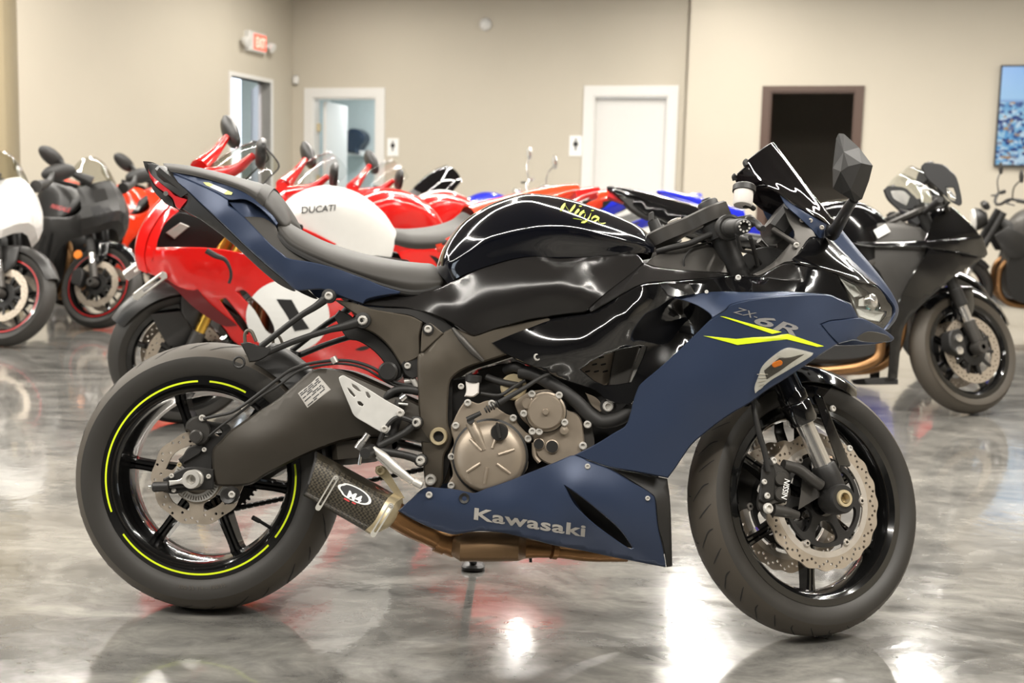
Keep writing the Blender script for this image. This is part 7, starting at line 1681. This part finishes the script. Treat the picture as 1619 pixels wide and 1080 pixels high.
gpanel('side_fairing', [(1470, 394), (1510, 398), (1556, 406), (1540, 418), (1515, 432), (1480, 462), (1451, 489), (1430, 516), (1424, 548), (1419, 599), (1403, 599), (1406, 560), (1408, 521), (1420, 478), (1445, 430)], [(1470, 395, -.20), (1556, 406, -.07), (1515, 430, -.16), (1480, 440, -.21), (1430, 516, -.20), (1419, 599, -.17), (1403, 599, -.17), (1415, 500, -.21)], blackg)
gpanel('fairing_beak', [(1335, 384), (1400, 382), (1470, 380), (1530, 376), (1552, 372), (1558, 388), (1562, 402), (1556, 408), (1500, 396), (1440, 390), (1380, 390)], [(1335, 386, -.16), (1400, 385, -.19), (1470, 385, -.20), (1530, 385, -.13), (1560, 400, -.05), (1552, 374, -.06)], blackg, .02)
gpanel('nose_fairing', [(1462, 380), (1476, 345), (1488, 328), (1506, 328), (1522, 342), (1540, 360), (1553, 380), (1556, 396), (1500, 392)], [(1462, 380, -.18), (1488, 328, -.10), (1506, 328, -.05), (1540, 360, -.045), (1556, 396, -.05), (1510, 370, -.13), (1480, 360, -.16)], blackg, .03)
gpanel('fairing_bracket', [(1345, 362), (1400, 352), (1455, 360), (1466, 382), (1440, 470), (1405, 480), (1390, 430), (1350, 405)], [(1345, 365, -.12), (1455, 362, -.15), (1420, 470, -.15), (1360, 400, -.14), (1410, 410, -.16)], caliper_m, .02, res=12)
gpanel('belly_bracket', [(1366, 600), (1404, 596), (1420, 600), (1420, 608), (1375, 608)], -.14, plastic, .02, res=0)
gpanel('paper_tag', [(1381, 364), (1400, 354), (1408, 366), (1388, 377)], -.165, whitem, .002, edge=0, res=0, two=False)
mg = gpanel('mirror', [(1456, 263), (1462, 257), (1490, 260), (1503, 270), (1513, 282), (1521, 318), (1517, 326), (1504, 319), (1484, 300), (1464, 281)], -.34, base_m, .02, [[(1496, 297), (1507, 297), (1511, 308), (1510, 318), (1500, 313)]], edge=1.5, roll=.005, res=0)
gpanel('mirror_glass', [(1466, 266), (1488, 266), (1500, 276), (1494, 292), (1472, 280)], -.319, chrome, .002, edge=0, res=0)
for s in (1, -1):
    MB().add(tube([PG(1484, 298, -.33) * np.array([1, s, 1]), PG(1492, 318, -.22) * np.array([1, s, 1]), PG(1498, 332, -.10) * np.array([1, s, 1])], [.009, .010, .014], 8)).build('mirror_stalk', plastic, G)
    MB().add(tube([PG(1392, 540, -.13) * np.array([1, s, 1]), PG(1390, 560, -.13) * np.array([1, s, 1]), PG(1380, 572, -.13) * np.array([1, s, 1]), PG(1350, 582, -.12) * np.array([1, s, 1]), PG(1290, 588, -.11) * np.array([1, s, 1])], .026, 12)).build('header_pipe', pipe_m, G)
for c_ in ((1.305, .335), (1.305, .275)):
    p_ = rotm(GA, R_(25)) @ (np.array([c_[0], -.122, c_[1]]) - GP) + GP
    MB().add(lathe([(0.019, 0), (.019, .008), (0, .010)], p_, rotm(GA, R_(25)) @ np.array([0, -1.0, 0]), 16)).build('piston_cap', chrome, G)
cH = dict(body=bluep, tank=blackg, nose=blackg, side=bluep, screen=screen_clear, guard=blackg, tail=bluep, frame=dark_m, swing=grey_m, caliper=redprint)
sport(1492, 590, R_(-3), R_(10), 'blue sport motorcycle standing behind the black one with bare frame', cH)

# naked bikes --------------------------------------------------------------
bgm('n_head', MB().add(lathe([(0.0, -.09), (.05, -.085), (.085, -.04), (.095, 0.0), (.095, .015)], (1.33, 0, .90), (1, 0, -.15), 28)))
bgm('n_lens', lathe([(.092, .012), (.08, .03), (0, .038)], (1.33, 0, .90), (1, 0, -.15), 28))
bgm('n_dash', box((1.27, 0, 1.02), (.05, .13, .07), rotm((0, 1, 0), R_(30)), .012))
for sg, nm in ((-1, 'r'), (1, 'l')):
    bgm('n_bar_' + nm, MB().add(tube([(1.18, 0, 1.03), (1.17, sg * .12, 1.05), (1.13, sg * .22, 1.10), (1.05, sg * .38, 1.10)], .012, 10)).add(cyl((1.09, sg * .30, 1.10), (1.045, sg * .39, 1.10), .017, n=14)))
    bgm('n_mirror_' + nm, MB().add(tube([(1.12, sg * .25, 1.10), (1.13, sg * .30, 1.20), (1.10, sg * .36, 1.27)], .006, 8)).add(lathe([(0, -.012), (.04, -.01), (.055, 0), (.05, .008), (0, .01)], (1.10, sg * .37, 1.30), (-1, 0, .1), 20)))
    bgm('n_lever_' + nm, tube([(1.13, sg * .21, 1.085), (1.17, sg * .27, 1.075), (1.13, sg * .38, 1.07)], [.008, .007, .006], 8))
bgm('n_shroud_r', solid([(1.12, .88), (1.22, .80), (1.10, .62), (.98, .62), (.92, .78)], -.17, .03, res=0)); bgm('n_shroud_l', mirror(solid([(1.12, .88), (1.22, .80), (1.10, .62), (.98, .62), (.92, .78)], -.17, .03, res=0)))
def naked(px, py, yaw, steer, label, c):
    r = bike_root('motorcycle', px, py, yaw, label); front_end_n(r, steer, c); rear_end(r, c)
    for s in 'rl':
        put('main_frame', 'frame_' + s, r, c.get('frame', dark_m)); put('tank_shroud', 'n_shroud_' + s, r, c.get('shroud', c['body']))
        put('tail_fairing', 'tail_' + s, r, c['body'])
    put('fuel_tank', 'tank', r, c.get('tank', c['body'])); put('seat', 'seat', r, plastic); put('tail_cover', 'tail_top', r, c['body']); put('tail_light', 'taillight', r, redlens)
    return r
def front_end_n(r, steer, c):
    w = put('front_wheel', 'fw_rim', r, rimb, steer, (WB, 0, .30)); put('tyre', 'fw_tyre', w, sidewall_m)
    for s in 'rl':
        put('brake_disc', 'fdisc_' + s, w, discm); put('disc_carrier', 'fcarrier_' + s, w, dark_m)
        f = put('fork_leg', 'fork_upper_' + s, r, c.get('fork', dark_m), steer); put('fork_slider', 'fork_slider_' + s, f, chrome); put('fork_foot', 'fork_foot_' + s, f, grey_m)
        put('brake_caliper', 'caliper_' + s, r, c.get('caliper', dark_m), steer)
        b = put('handlebar', 'n_bar_' + s, r, c.get('bar', rubber), steer); put('lever', 'n_lever_' + s, b, dark_m)
        put('mirror', 'n_mirror_' + s, r, c.get('mirror', plastic), steer)
    put('front_mudguard', 'mudguard', r, c.get('guard', plastic), steer)
    h = put('headlight', 'n_head', r, c.get('head', plastic), steer); put('headlight_lens', 'n_lens', h, c.get('lens', silverd)); put('instrument', 'n_dash', r, c.get('dash', plastic), steer)
naked(1505, 512, R_(176), R_(-6), 'dark naked motorcycle with round headlamp below the television', dict(body=stealth, tank=grey_m, shroud=plastic, caliper=redprint))
naked(*rank(1.2, 4.4), R_(200), R_(-6), 'chrome trimmed blue naked motorcycle farthest back in the middle', dict(body=bluep, head=chrome, dash=chrome, mirror=chrome, bar=chrome))
